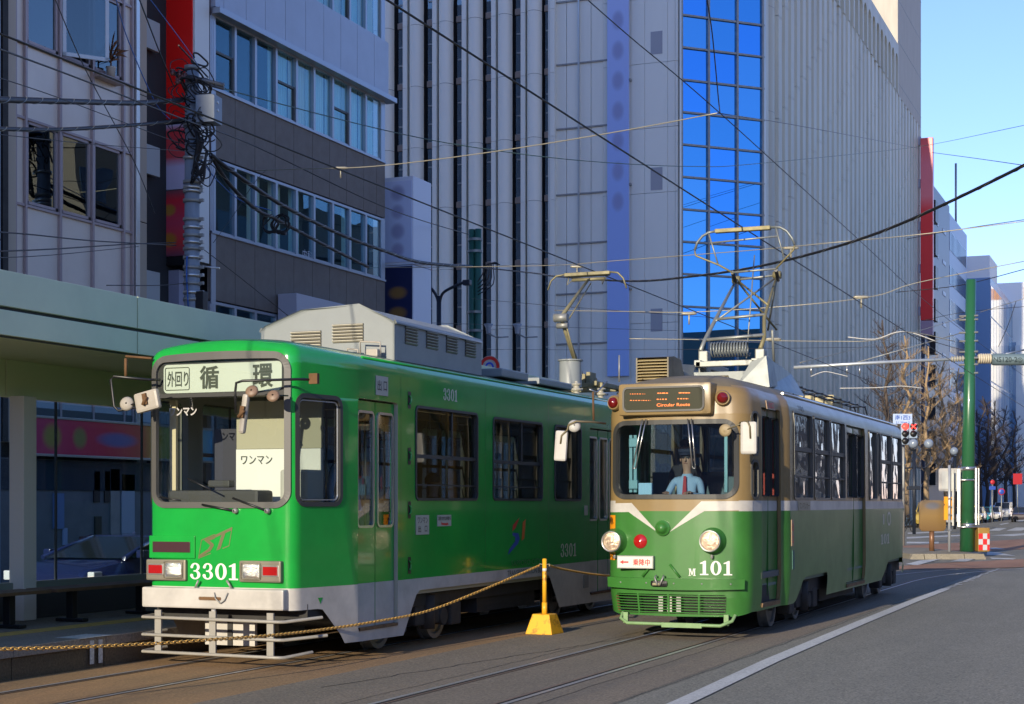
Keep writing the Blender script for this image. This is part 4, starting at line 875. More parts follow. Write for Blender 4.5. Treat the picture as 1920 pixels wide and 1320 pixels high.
# ============================================================ PEOPLE
M_skin=mat('skin',(.42,.25,.17),.55); M_trous=mat('navy_trousers',(.02,.025,.05),.9); M_hair=mat('black_hair',(.012,.010,.009),.6)
def person(label,loc,rz,shirt,seated=True,cap=None,tie=None,hands='lap',group=None):
    root=thing('person',label,'person',loc,rz,group)
    hip=.48 if seated else .92
    J={}; E=[]; RR={}
    def j(n,p,r,par=None):
        J[n]=Vector(p); RR[n]=r
        if par: E.append((par,n))
    j('pelvis',(0,0,hip+.03),.135); j('waist',(0,-.01,hip+.20),.125,'pelvis'); j('chest',(0,-.01,hip+.38),.145,'waist'); j('neckb',(0,0,hip+.52),.075,'chest'); j('neck',(0,-.01,hip+.60),.055,'neckb')
    j('skull0',(0,-.02,hip+.67),.075,'neck'); j('skull1',(0,-.012,hip+.76),.092,'skull0'); j('skull2',(0,-.01,hip+.82),.075,'skull1')
    for s,nm in ((1,'l'),(-1,'r')):
        j('sh'+nm,(s*.17,0,hip+.47),.062,'chest')
        if hands=='wheel': el,wr,ha=(s*.25,-.16,hip+.24),(s*.17,-.40,hip+.28),(s*.15,-.47,hip+.29)
        elif hands=='hang': el,wr,ha=(s*.24,.02,hip+.18),(s*.25,-.05,hip-.06),(s*.25,-.06,hip-.13)
        else: el,wr,ha=(s*.25,-.05,hip+.20),(s*.15,-.28,hip+.12),(s*.11,-.34,hip+.12)
        j('el'+nm,el,.045,'sh'+nm); j('wr'+nm,wr,.030,'el'+nm); j('ha'+nm,ha,.036,'wr'+nm)
        d=(Vector(ha)-Vector(wr)).normalized(); sd=d.cross(Vector((0,0,1)) if abs(d.z)<.8 else Vector((0,1,0))).normalized()
        for k in range(4):
            o=(k-1.5)*.019; L=(.062,.074,.070,.055)[k]; b=Vector(ha)+sd*o+d*.03
            j('f%d'%k+nm,b,.0105,'ha'+nm); j('g%d'%k+nm,b+d*L*.55+Vector((0,0,-.006)),.009,'f%d'%k+nm); j('h%d'%k+nm,b+d*L*.9+Vector((0,0,-.022)),.008,'g%d'%k+nm)
        t=Vector(ha)-sd*.035*(1 if s>0 else -1); j('t0'+nm,t,.012,'ha'+nm); j('t1'+nm,t+d*.035-sd*.02*(1 if s>0 else -1),.010,'t0'+nm)
        j('hp'+nm,(s*.10,0,hip-.02),.095,'pelvis')
        if seated: j('kn'+nm,(s*.13,-.44,hip+.0),.062,'hp'+nm); j('an'+nm,(s*.13,-.46,.09),.042,'kn'+nm)
        else: j('kn'+nm,(s*.11,-.02,.49),.062,'hp'+nm); j('an'+nm,(s*.11,.01,.09),.042,'kn'+nm)
        a=J['an'+nm]; j('to'+nm,(a.x,a.y-.15,.045),.04,'an'+nm)
    names=list(J); me=bpy.data.meshes.new('body'); me.from_pydata([J[n] for n in names],[(names.index(a),names.index(b)) for a,b in E],[])
    ob=bpy.data.objects.new('body',me); COL.objects.link(ob)
    sk=ob.modifiers.new('s','SKIN'); sk.use_smooth_shade=True
    sv=me.skin_vertices[0].data
    for i,n in enumerate(names): r=RR[n]; sv[i].radius=(r,r*.8 if n in('chest','waist','pelvis') else r); 
    sv[0].use_root=True
    ob.modifiers.new('u','SUBSURF').levels=1
    dg=bpy.context.evaluated_depsgraph_get(); nm=bpy.data.meshes.new_from_object(ob.evaluated_get(dg)); bpy.data.objects.remove(ob)
    nm.materials.clear()
    for m in (M_skin,shirt,M_trous,M_black): nm.materials.append(m)
    for p in nm.polygons:
        c=p.center; z=c.z
        if z<.10: mi=3
        elif (c-J['wrl']).length<.03 or any((c-J['ha'+q]).length<.11 and (c-J['el'+q]).length>(J['wr'+q]-J['el'+q]).length-.01 for q in 'lr'): mi=0
        elif z>hip+.555: mi=0
        elif z>hip+.06 or (abs(c.x)>.19 and z>hip-.05): mi=1
        else: mi=2
        p.material_index=mi; p.use_smooth=True
    b=link('body',nm,root)
    hz=hip+.75
    f=MB(); f.tube([(0,-.095,hz+.02),(0,-.122,hz-.025),(0,-.10,hz-.035)],[.010,.015,.010],8)
    for s in (-1,1):
        f.sphere((s*.095,0,hz-.01),.024,8,sc=(.4,.8,1.2))
    f.build('nose_and_ears',M_skin,b)
    for s in (-1,1): MB().sphere((s*.034,-.088,hz+.012),.011,8).build('eye',M_black,b)
    MB().bbox(-.024,.024,-.100,-.088,hz-.062,hz-.054,.002).build('mouth',mat('lips',(.25,.08,.06),.6),b)
    h=MB(); n=14
    for i in range(5):
        ph=(PI*.56)*i/4
        h.v+=[(.104*math.sin(ph)*math.cos(2*PI*k/n),.012+.108*math.sin(ph)*math.sin(2*PI*k/n),hz+.012+.112*math.cos(ph)+ (.02 if math.sin(2*PI*k/n)<-.3 and i>2 else 0)) for k in range(n)]
    for i in range(4):
        for k in range(n): h.f.append((i*n+k,(i+1)*n+k,(i+1)*n+(k+1)%n,i*n+(k+1)%n)); h.m.append(0); h.sm.append(True)
    h.build('hair',M_hair,b)
    if cap:
        c=MB().lathe((0,0,hz+.055),(0,-.08,1),[(0,.108),(.035,.108),(.04,.125),(.075,.128),(.085,.10),(.09,.01)],20); c.prism([(-.08,-.07),(-.05,-.15),(.05,-.15),(.08,-.07)],2,hz+.052,hz+.060); c.build('peaked_cap',cap,root)
    if tie: MB().add([(-.018,-.125,hip+.52),(.018,-.125,hip+.52),(.03,-.155,hip+.27),(0,-.155,hip+.22),(-.03,-.155,hip+.27)],[(0,1,2,3,4)]).build('tie',tie,root)
    return root
q=pu(1287,880,T2O.y+.95)
person('driver in pale blue shirt, red tie and cap seated in the olive tram',(q.x,T2O.y+1.0,1.12),0,M_shirt,True,mat('navy_cap',(.02,.03,.06),.8),mat('red_tie',(.4,.03,.04),.7),'wheel')
person('person with dark jacket standing behind the driver of the olive tram',(T2O.x-.35,T2O.y+1.75,.86),0,mat('dark_jacket',(.03,.03,.035),.9),False,hands='hang')
person('person in blue shirt standing inside the front door of the bright green tram',(T1O.x+.48,T1O.y+1.95,.80),R(80),M_shirt,False,hands='hang')
person('dark-haired passenger in black coat at the first side window of the bright green tram',(T1O.x+.70,T1O.y+3.0,.80),R(180),mat('dark_jacket',(.03,.03,.035),.9),True)
person('dark-haired seated passenger in brown coat farther back in the bright green tram',(T1O.x+.70,T1O.y+3.95,.80),R(180),mat('brown_coat',(.08,.05,.03),.9),True)
# ============================================================ GROUND
def asphalt(name,col,spk=.5,brown=None,scale=1.0,stainamt=.25):
    m=bpy.data.materials.new(name); m.use_nodes=True; n=m.node_tree.nodes; l=m.node_tree.links; b=n['Principled BSDF']; b.inputs['Roughness'].default_value=.85
    b.inputs['Specular IOR Level'].default_value=.35
    tc=n.new('ShaderNodeTexCoord')
    v=n.new('ShaderNodeTexVoronoi'); v.inputs['Scale'].default_value=55*scale; l.new(tc.outputs['Object'],v.inputs[0])
    f=n.new('ShaderNodeTexNoise'); f.inputs['Scale'].default_value=38; f.inputs['Detail'].default_value=4; f.inputs['Roughness'].default_value=.7; l.new(tc.outputs['Object'],f.inputs[0])
    mp=n.new('ShaderNodeMapping'); mp.inputs['Scale'].default_value=(1,.18,1); l.new(tc.outputs['Object'],mp.inputs[0])
    g=n.new('ShaderNodeTexNoise'); g.inputs['Scale'].default_value=.9; g.inputs['Detail'].default_value=7; g.inputs['Roughness'].default_value=.6; l.new(mp.outputs[0],g.inputs[0])
    r=n.new('ShaderNodeValToRGB'); r.color_ramp.elements[0].position=.25; r.color_ramp.elements[1].position=.75
    r.color_ramp.elements[0].color=(*[c*(1-stainamt) for c in col],1); r.color_ramp.elements[1].color=(*(brown or [c*1.15 for c in col]),1); l.new(g.outputs[0],r.inputs[0])
    # aggregate: pale chips
    sp=n.new('ShaderNodeMapRange'); sp.inputs[1].default_value=.0; sp.inputs[2].default_value=1; sp.inputs[3].default_value=1-spk; sp.inputs[4].default_value=1+spk*1.1
    l.new(v.outputs['Color'],sp.inputs[0])
    sf=n.new('ShaderNodeMapRange'); sf.inputs[1].default_value=.3; sf.inputs[2].default_value=.7; sf.inputs[3].default_value=.72; sf.inputs[4].default_value=1.25; l.new(f.outputs[0],sf.inputs[0])
    mu=n.new('ShaderNodeMath'); mu.operation='MULTIPLY'; l.new(sp.outputs[0],mu.inputs[0]); l.new(sf.outputs[0],mu.inputs[1])
    mx=n.new('ShaderNodeMix'); mx.data_type='RGBA'; mx.blend_type='MULTIPLY'; mx.inputs['Factor'].default_value=1; l.new(r.outputs[0],mx.inputs['A']); l.new(mu.outputs[0],mx.inputs['B'])
    l.new(mx.outputs['Result'],b.inputs['Base Color'])
    bp=n.new('ShaderNodeBump'); bp.inputs['Strength'].default_value=.45; bp.inputs['Distance'].default_value=.012; l.new(mu.outputs[0],bp.inputs['Height']); l.new(bp.outputs[0],b.inputs['Normal'])
    return m
M_asph=asphalt('asphalt',(.245,.235,.185),.42,(.27,.25,.195),stainamt=.26)
M_asph2=asphalt('track_asphalt',(.21,.18,.135),.30,(.25,.20,.14),stainamt=.18)
M_bed=asphalt('rust_stained_concrete',(.29,.20,.11),.2,(.40,.23,.10),stainamt=.3)
M_salm=asphalt('salmon_paving',(.36,.19,.11),.15,(.42,.23,.14))
M_conc=asphalt('kerb_concrete',(.27,.235,.17),.15,(.33,.29,.21))
M_line=asphalt('road_marking_paint',(.55,.55,.52),.12,(.66,.66,.62))
def sheetg(pts,z,name,m,**kw):
    tri=tessellate_polygon([[Vector((p[0],p[1],0)) for p in pts]])
    fs=[tuple(t) for t in tri]; mb=MB(); mb.add([(p[0],p[1],z) for p in pts],fs)
    me=mb.mesh(name,m); bm=bmesh.new(); bm.from_mesh(me)
    for f in bm.faces:
        f.normal_update()
        if f.normal.z<0: f.normal_flip()
    bm.to_mesh(me); bm.free(); o=link(name,me,**kw); return o
sheetg([(-400,-60),(400,-60),(400,1500),(-400,1500)],0,'ground',M_asph,kind='structure')
sheetg([(-7.95,-10),(-4.55,-10),(-4.55,34),(-4.6,40),(-3.9,46),(-2,52),(-4.5,52),(-6.8,46),(-7.95,40)],.004,'track_lane',M_asph2,kind='structure')
sheetg([(-10.66,-10),(-7.95,-10),(-7.95,40),(-10.66,40)],.004,'track_bed',M_bed,kind='structure')
# grooved rails set in the paving
def strip(pl,w,z,off=0):
    vs=[];n=len(pl)
    for i,p in enumerate(pl):
        a=Vector(pl[max(0,i-1)]);b=Vector(pl[min(n-1,i+1)]); t=(b-a).normalized(); nn=Vector((t.y,-t.x)); c=Vector(p)+nn*off
        vs+=[(*(c-nn*w/2),z),(*(c+nn*w/2),z)]
    return vs,[(2*i,2*i+1,2*i+3,2*i+2) for i in range(n-1)]
M_rail=mat('worn_rail_steel',(.58,.54,.50),.3,.4,noise=.3,nscale=12); M_groove=mat('rail_groove',(.012,.009,.007),.9); M_lip=mat('rusty_rail_lip',(.27,.18,.12),.6,.4,noise=.3,nscale=15)
def curve_pts(v0,dv=0,bend=True):
    P=[(v0,y) for y in (-8,0,8,16,24,30,34,37)]
    if bend:
        for k in range(1,14):
            a=R(k*4.0); P.append((v0+ (22-dv)*(1-math.cos(a)),37+(22-dv)*math.sin(a)))
    else: P+=[(v0,40)]
    return P
for v0,g,nm in ((-6.47,1,'tram_rail'),(-5.40,-1,'tram_rail'),(-10.03,1,'tram_rail'),(-8.97,-1,'tram_rail')):
    near=v0>-8; P=curve_pts(v0,(v0+6.47),True) if near else curve_pts(v0,v0+10.0,True)
    s=MB(); v,f=strip(P,.055,.011,0); s.add(v,f,0); v,f=strip(P,.042,.008,g*.0485); s.add(v,f,1); v,f=strip(P,.03,.010,g*.0845); s.add(v,f,2)
    s.build(nm,[M_rail,M_groove,M_lip],None,kind='structure')
# bitumen seams and cracks
M_seam=mat('bitumen_seam',(.018,.016,.014),.8)
random.seed(5)
def crack(p0,p1,name,w=.012,j=.03,n=40):
    P=[(p0[0]+(p1[0]-p0[0])*k/n+random.uniform(-j,j),p0[1]+(p1[1]-p0[1])*k/n) for k in range(n+1)]; v,f=strip(P,w,.0075); MB().add(v,f).build(name,M_seam,None,kind='structure')
a=pg(600,1290);b=pg(1395,1162); crack((a.x,a.y),(b.x,b.y),'pavement_seam',.014,.035,46)
for v_ in (-9.15,-8.78): crack((v_,2),(v_,30),'pavement_seam',.006,.012,60)
for v_ in (-5.15,-6.72): crack((v_,2),(v_,30),'pavement_seam',.008,.02,60)
crack((-4.55,4),(-4.45,36),'pavement_seam',.01,.02,60)
# long white line, worn at the far end
pl=[(-3.93,10),(-4.0,13.9),(-4.14,17.8),(-4.24,24),(-4.30,29.6),(-4.30,34)]
v,f=strip(pl,.19,.012); MB().add(v,f).build('white_line',M_line,None,kind='structure')
random.seed(11)
for k in range(26):
    y=34+k*.42; w=.15*random.uniform(.35,1); o_=random.uniform(-.04,.04)
    sheetg([(-4.31-w/2+o_,y),(-4.31+w/2+o_,y+.05),(-4.31+w/2+o_,y+random.uniform(.2,.36)),(-4.31-w/2+o_,y+random.uniform(.2,.38))],.012,'worn_line_patch',M_line,kind='structure')
def pq(L,z=.012): return [tuple(pg(x,y).xy) for x,y in L]
for nm,m,z,L in [
 ('salmon_paving',M_salm,.016,[(1640,1066),(1760,1057),(1920,1049),(1990,1046),(1990,1062),(1920,1064),(1860,1066),(1800,1067),(1640,1069)]),
 ('salmon_paving',M_salm,.008,[(1640,1026),(1760,1020),(1920,1011),(1990,1007),(1990,1024),(1920,1030),(1760,1038),(1640,1042)]),
 ('crossing_mark',M_line,.020,[(1698,1059),(1725,1052),(1765,1049),(1720,1061)]),('crossing_mark',M_line,.020,[(1782,1054),(1800,1049),(1828,1049),(1812,1054)]),
 ('crossing_mark',M_line,.012,[(1851,1035),(1870,1036),(1905,1043),(1850,1041)]),('crossing_mark',M_line,.012,[(1856,1046),(1905,1048),(1900,1049.5),(1860,1049)]),('crossing_mark',M_line,.012,[(1851,1028),(1868,1027),(1885,1030),(1851,1030)]),
 ('crossing_mark',M_line,.004,[(1853,995),(1868,990),(1888,990),(1874,995)]),('crossing_mark',M_line,.004,[(1887,995),(1905,989),(1935,989),(1915,995)]),('crossing_mark',M_line,.004,[(1856,1004),(1920,1000),(1960,1000),(1900,1005)]),
 ('crossing_mark',M_line,.004,[(1700,1016),(1760,1016),(1760,1019),(1700,1019)]),('crossing_mark',M_line,.004,[(1700,1007),(1800,1003),(1800,1005),(1700,1010)]),('crossing_mark',M_line,.004,[(1702,999),(1780,996),(1780,998),(1702,1001)]),
 ('crossing_mark',M_line,.004,[(1905,976),(1935,973),(1935,975),(1912,978)]),('crossing_mark',M_line,.004,[(1873,983),(1890,980),(1893,981),(1878,984)])]:
    sheetg(pq(L),z,nm,m,kind='structure')
# far pavement along the building line, with kerb
for (y0,y1) in ((-10,45),(87,158),(166,400)):
    MB().box(-24,-17.6,y0,y1,0,.14).build('pavement',M_conc,None,kind='structure')
MB().box(9.5,30,-30,80,0,.14).build('pavement',M_conc,None,kind='structure')

# ============================================================ PLATFORM AND SHELTER
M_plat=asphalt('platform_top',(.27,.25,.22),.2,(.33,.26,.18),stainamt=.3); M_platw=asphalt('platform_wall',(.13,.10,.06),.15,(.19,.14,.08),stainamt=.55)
random.seed(2)
pf=thing('tram_platform','low concrete tram stop platform with yellow tactile strip on the left','platform',(-10.66,0,0))
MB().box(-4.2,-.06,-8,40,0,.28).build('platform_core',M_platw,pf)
y=-8
while y<30:
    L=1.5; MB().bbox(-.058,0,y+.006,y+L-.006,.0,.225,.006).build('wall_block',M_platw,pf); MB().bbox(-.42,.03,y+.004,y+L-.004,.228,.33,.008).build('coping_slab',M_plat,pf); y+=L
y=-8
while y<30:
    for k in range(3): MB().box(-1.45-k*.9-.0,-.43-k*.9 if k==0 else -.55-k*.9,y+.005,y+.895,.281,.322+.001*k).build('paving_slab',M_plat,pf)
    y+=.9
M_yel=mat('yellow_tactile',(.75,.48,.10),.7,noise=.35,nscale=14)
MB().box(-1.32,-1.02,-8,30,.3235,.3265).build('tactile_base',M_yel,pf)
tb=MB()
for k in range(230):
    y=2+k*.12
    tb.add([(-1.30,y,.3275),(-1.04,y+.03,.3275),(-1.04,y+.06,.3275),(-1.30,y+.03,.3275)],[(0,1,2,3)])
tb.build('tactile_bars',mat('pale_yellow_bars',(.62,.44,.16),.6),pf,kind='stuff')
p=pg(150,1193,.33); sheetg([(p.x+10.66+a,p.y+b) for a,b in ((-.1,-.3),(.25,-.3),(.25,.25),(-.1,.25))],.334,'white_mark',M_line,parent=pf)
for px_ in (176,192):
    q=pv(px_,1200,-10.60); MB().box(.031,.034,q.y-.03,q.y+.04,.05,.30).build('white_mark',M_line,pf)
M_fasc=mat('pale_green_grey_fascia',(.66,.72,.50),.42,noise=.08,nscale=1.5)
M_fasc2=mat('soffit_grey',(.66,.68,.40),.6)
shl=thing('shelter','long pale green-grey tram shelter with glass back behind the platform','shelter',(-11.2,0,0))
y=2.0; ys=[Uv(258,-11.2)-5.6*k for k in (3,2,1,0,-1,-2,-3)]
ys=[y0 for y0 in ys]
for a,b in zip(ys,ys[1:]):
    MB().bbox(-.06,0,a+.012,b-.012,3.80,4.17,.006).build('fascia_panel',M_fasc,shl)
    MB().bbox(-.06,0,a+.012,b-.012,3.50,3.76,.006).build('fascia_panel',M_fasc,shl)
    MB().box(-.07,-.05,a,b,3.48,4.17).build('fascia_back',mat('joint_dark',(.05,.055,.05),.7),shl)
    MB().box(-2.3,-.071,a+.008,b-.008,3.50,3.54).build('soffit_panel',M_fasc2,shl)
    MB().bbox(-2.02,-1.9,a+.01,b-.01,3.05,3.50,.005).build('rear_beam',M_fasc2,shl)
MB().box(-2.4,-.072,ys[0],ys[-1],4.1,4.16).build('roof_deck',M_fasc2,shl)
M_col=mat('column_beige_grey',(.74,.66,.54),.5)
def vloc(px,v): return Uv(px,v)
y0=Uv(30,-13.0);y1=Uv(58,-13.0)
for k in (-1,0,1,2):
    MB().bbox(-1.92,-1.70,y0+k*5.6+.02,y0+k*5.6+.26,.33,3.06,.01).build('column',M_col,shl)
yy=ys[0]
M_thin=mat('thin_mullion',(.05,.055,.055),.5)
glz=glass('shelter_glass',(.80,.88,.92),(.7,.8,.9),1.5,.02)
mull=[Uv(p_,-13.1) for p_ in (107,268)]; st=mull[1]-mull[0]
yk=mull[0]-st*3
for k in range(12):
    a=yk+k*st; MB().box(-1.925,-1.915,a+.02,a+st-.02,.80,3.02).build('glass_panel',glz,shl)
    MB().bbox(-1.935,-1.905,a-.012,a+.012,.78,3.04,.002).build('mullion',M_thin,shl)
MB().bbox(-1.96,-1.86,ys[0],ys[-1],.66,.79,.01).build('sill_rail',mat('sill_grey_green',(.22,.24,.19),.5),shl)
y=ys[0]
while y<ys[-1]: MB().bbox(-1.95,-1.88,y+.01,y+1.79,.33,.655,.005).build('base_panel',mat('base_dark',(.035,.035,.033),.6),shl); y+=1.8
# benches
M_wood=mat('bench_wood',(.17,.09,.04),.5,noise=.3,nscale=6)
def bench(y0,y1,label):
    b=thing('bench',label,'bench',(-12.35,(y0+y1)/2,.33),0,'dark wooden benches under the shelter'); h=(y1-y0)/2
    for k in range(3): MB().bbox(-.22+k*.155,-.22+k*.155+.145,-h,h,.38,.42,.006).build('seat_slat',M_wood,b)
    for s_ in (-h*.55,h*.55): 
        l=MB(); l.bbox(-.05,.05,s_-.05,s_+.05,.03,.38,.01); l.bbox(-.2,.2,s_-.06,s_+.06,0,.04,.01); l.build('leg',M_black,b)
ya=Uv(100,-12.15)
bench(ya-2.1,ya-.08,'dark wooden bench at the camera end of the platform'); bench(ya+.03,ya+2.6,'dark wooden bench just past the shelter column'); 
# dark car seen through the shelter glass
def loft(secs,name,mats,parent,mi=None,sharp=40,**kw):
    n=len(secs[0]); vs=[p for s_ in secs for p in s_]; fs=[];m=[]
    for i in range(len(secs)-1):
        for k in range(n-1): fs.append((i*n+k,i*n+k+1,(i+1)*n+k+1,(i+1)*n+k))
    mb=MB().add(vs,fs,0,True); mb.add(secs[0],[tuple(range(n))][::1]); mb.add(secs[-1],[tuple(reversed(range(n)))])
    return mb.build(name,mats,parent,sharp=sharp,**kw)
def car(name,label,loc,rz,col,kind='sedan',group=None,roofsign=None):
    """length along local y, front at -y"""
    M=mat('car_'+'_'.join('%d'%(c*100) for c in col),col,.25,.1,coat=.8); G=mat('car_glass',(.02,.025,.03),.06,spec=.8)
    c=thing(name,label,'van' if kind=='van' else 'car',loc,rz,group); W=.84
    if kind=='van': prof=[(-2.3,.55,.9,.86),(-2.25,.3,1.0,.9),(-1.6,.25,1.12,.98),(-1.5,.25,1.15,1),(2.1,.25,1.2,1),(2.25,.3,1.1,.97)]; cab=[(-1.45,1.12,.95),(-.75,1.80,.84),(1.95,1.83,.84),(2.2,1.15,.93)]
    else: prof=[(-2.25,.45,.66,.80),(-2.15,.25,.75,.92),(-1.0,.22,.90,1),(1.2,.22,.94,1),(2.0,.25,.90,.96),(2.2,.4,.82,.88)]; cab=[(-1.05,.90,.94),(-.35,1.36,.72),(.85,1.40,.72),(1.65,.93,.92)]
    if kind=='low': cab=[(-1.35,.88,.94),(-.25,1.20,.76),(.9,1.22,.74),(2.0,.90,.9)]
    secs=[]
    for (y,z0,z1,w) in prof:
        w*=W; secs.append([(-w*.85,y,z0),(-w,y,z0+.1),(-w,y,(z0+z1)/2),(-w*.95,y,z1-.03),(-w*.8,y,z1),(w*.8,y,z1),(w*.95,y,z1-.03),(w,y,(z0+z1)/2),(w,y,z0+.1),(w*.85,y,z0),(-w*.85,y,z0)])
    loft(secs,'body',[M],c,sharp=50)
    (ya,za,wa),(yb,zb,wb),(yc,zc,wc),(yd,zd_,wd)=cab
    wa,wb,wc,wd=[w*W for w in (wa,wb,wc,wd)]
    r=.05
    MB().prism([(yb-.02,zb-.03),(yb+.1,zb+.02),(yc-.1,zc+.02),(yc+.02,zc-.03)],0,-wb,wb).build('roof',[M],c)
    g=MB(); g.add([(-wa,ya,za),(wa,ya,za),(wb,yb,zb),(-wb,yb,zb)],[(0,1,2,3)]); g.build('windscreen',G,c)
    g=MB(); g.add([(-wd,yd,zd_),(wd,yd,zd_),(wc,yc,zc),(-wc,yc,zc)],[(1,0,3,2)]); g.build('rear_window',G,c)
    for s_ in (-1,1):
        g=MB(); g.add([(s_*wa,ya,za),(s_*wb,yb,zb),(s_*wc,yc,zc),(s_*wd,yd,zd_)],[(0,1,2,3)]); g.build('side_window',G,c)
        for (a,b) in (((wa,ya,za),(wb,yb,zb)),((wc,yc,zc),(wd,yd,zd_))):
            MB().tube([(s_*a[0],a[1],a[2]),(s_*b[0],b[1],b[2])],.04,6).build('roof_pillar',M,c)
        mid=(yb+yc)/2; MB().tube([(s_*(wa+.0),mid,za),(s_*wb,mid,zb)],.03,6).build('roof_pillar',M,c)
        MB().bbox(s_*W-.10 if s_>0 else -W-.02,s_*W+.02 if s_>0 else -W+.10,prof[0][0]+.02 if 0 else -2.22,-2.0,.55,.70,.02).build('headlight',mat('car_lamp',(.7,.7,.7),.1),c)
        MB().bbox(s_*.72-.1,s_*.72+.1,prof[-1][0]-.12,prof[-1][0]+.012,.62,.86 if kind!='van' else 1.2,.02).build('tail_light',M_red,c)
        MB().bbox(s_*(W+.07)-.07,s_*(W+.07)+.07,ya+.25,ya+.4,za,za+.13,.02).build('wing_mirror',M,c)
        for y in (-1.4,1.35):
            w=MB().lathe((s_*(W-.16),y,.31),(s_,0,0),[(0,.01),(0,.31),(.16,.31),(.17,.20),(.15,.19),(.14,.03),(.16,.01)],18); w.build('wheel',mat('tyre',(.02,.02,.02),.8),c,sharp=40)
    MB().bbox(-.26,.26,prof[-1][0]-.02,prof[-1][0]+.02,.52,.66,.004).build('number_plate',mat('plate_white',(.6,.6,.58),.4),c)
    if roofsign: MB().bbox(-.18,.18,-.2,.0,zb+.02,zb+.18,.03).build('roof_sign',mat('taxi_lamp_'+roofsign[0],roofsign[1],.4),c)
    return c
cy=Uv(190,-16.1); cc=car('parked_car','dark blue car behind the shelter glass with curved black roof',(-16.2,cy+1.0,0),0,(.012,.02,.08),'low')
# ============================================================ BUILDINGS
FV=-22.0     # building line along the street
def quadbox(mb,v0,v1,u0,u1,z0,z1): return mb.box(v0,v1,u0,u1,z0,z1)
M_pan=mat('mauve_grey_panel',(.68,.60,.52),.38,.2,noise=.06,nscale=1.5); M_fr=mat('mauve_frame',(.36,.29,.29),.4,.3)
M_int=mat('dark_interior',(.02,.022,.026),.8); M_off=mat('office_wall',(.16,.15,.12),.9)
G_a=glass('office_glass',(.30,.36,.38),(.8,.95,1.0),1.5,.16,wave=.12,wscale=.7)
G_b=glass('blue_office_glass',(.80,.92,.95),(.50,.82,1.0),1.7,.06,wave=.10,wscale=.6)
# --- building 1 (grey panels, far left)
b1=thing('office_building','mauve-grey metal panel building with opening windows at the left edge','building',(FV,0,0))
cols=[Uv(p_,FV) for p_ in (25,45,110,172,235,250)]; mw=cols[2]-cols[1]
cols=[cols[0],cols[1],cols[1]+mw,cols[1]+2*mw,cols[1]+3*mw,cols[1]+3.3*mw]
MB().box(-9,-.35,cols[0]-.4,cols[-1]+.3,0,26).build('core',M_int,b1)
def zat(px,py,v=FV): return pv(px,py,v).z
zs_=[zat(100,395),zat(100,395)+3.34,zat(100,395)+6.68,zat(100,395)-3.34,zat(100,395)+10.0]  # window-bottom levels
z0=zat(100,395); FH=3.34; WB=[z0-FH,z0,z0+FH,z0+2*FH,z0+3*FH]; WHt=1.72
for zi,zb in enumerate(WB):
    for k in range(5):
        a,b=cols[k],cols[k+1]
        MB().bbox(-.03,.0,a+.035,b-.035,zb-FH+WHt+.05,zb-.07,.004).build('wall_panel',M_pan,b1)
        if k in (0,4): MB().bbox(-.03,.0,a+.035,b-.035,zb-.03,zb+WHt,.004).build('wall_panel',M_pan,b1); continue
        w=MB(); 
        for (c,d,e,f) in ((a+.05,b-.05,zb,zb+.06),(a+.05,b-.05,zb+WHt-.06,zb+WHt),(a+.05,a+.12,zb,zb+WHt),(b-.12,b-.05,zb,zb+WHt)): w.box(-.06,.02,c,d,e,f)
        wo_=w.build('window',M_fr,b1)
        if zi==2 and k==2:
            s_=MB(); 
            for (c,d,e,f) in ((0,1.0,0,.08),(0,1.0,WHt-.12,WHt-.04),(0,.08,0,WHt-.04),(.92,1.0,0,WHt-.04)): s_.box(-.02,.02,c,d,e,f)
            so=s_.build('open_sash',mat('sash_light_grey',(.45,.48,.50),.35,.3),wo_,loc=(.02,a+.1,zb+.02),rot=(0,0,-R(38)))
            MB().box(-.006,.006,.08,.92,.08,WHt-.12).build('pane',G_a,so)
        else: MB().box(-.025,-.018,a+.12,b-.12,zb+.06,zb+WHt-.06).build('pane',G_a,wo_)
    g=MB(); g.bbox(-.02,.05,cols[0],cols[-1],zb-.075,zb-.02,.004); g.bbox(-.02,.05,cols[0],cols[-1],zb+WHt+.0,zb+WHt+.055,.004); g.build('transom',M_fr,b1,kind='stuff')
for c in cols: MB().bbox(-.02,.07,c-.033,c+.033,3.2,26,.004).build('mullion_post',M_fr,b1)
MB().bbox(-.1,.12,cols[-1]+.05,cols[-1]+.18,3.0,26,.01).build('corner_pipe',M_alu,b1)
for zi in (1,2): MB().box(-2.2,-1.2,cols[1],cols[4],WB[zi]-.5,WB[zi]+2.4).build('room_wall',M_off,b1)
# storefront under it
MB().bbox(-.02,.06,cols[0]-3,cols[-1]+.2,3.15,3.75,.01).build('shop_sign_band',mat('dark_band',(.04,.05,.06),.5),b1)
sA=Uv(67,FV+.35)-0; sB=Uv(262,FV+.35); zt=zat(70,783,FV+.35); zb_=zat(70,850,FV+.35)
sg=MB().bbox(.2,.35,sA,sB+3,zb_,zt,.01).build('shop_sign',sign_print('blurred_shop_sign',[(0,(.5,.03,.1)),(.35,(.62,.02,.05)),(.55,(.6,.08,.04)),(.66,(.62,.44,.04)),(.8,(.4,.58,.1)),(1,(.04,.5,.75))],'Y',blobs=[(.08,.5,.05,.4,(.28,.28,.03),'Y'),(.22,.5,.04,.35,(.22,.25,.05),'Y'),(.42,.5,.12,.25,(.10,.15,.30),'Y')]),b1)
MB().bbox(.19,.37,sA-.02,sB+3.02,zt,zt+.05,.004).build('sign_trim',M_alu,sg); MB().bbox(.19,.37,sA-.02,sB+3.02,zb_-.05,zb_,.004).build('sign_trim',M_alu,sg)
for k in range(5): MB().box(.0,.03,sA+k*1.2,sA+1.15+k*1.2,zt+.1,zt+.75).build('fanlight',mat('grey_blue_panel',(.32,.38,.40),.4),b1)
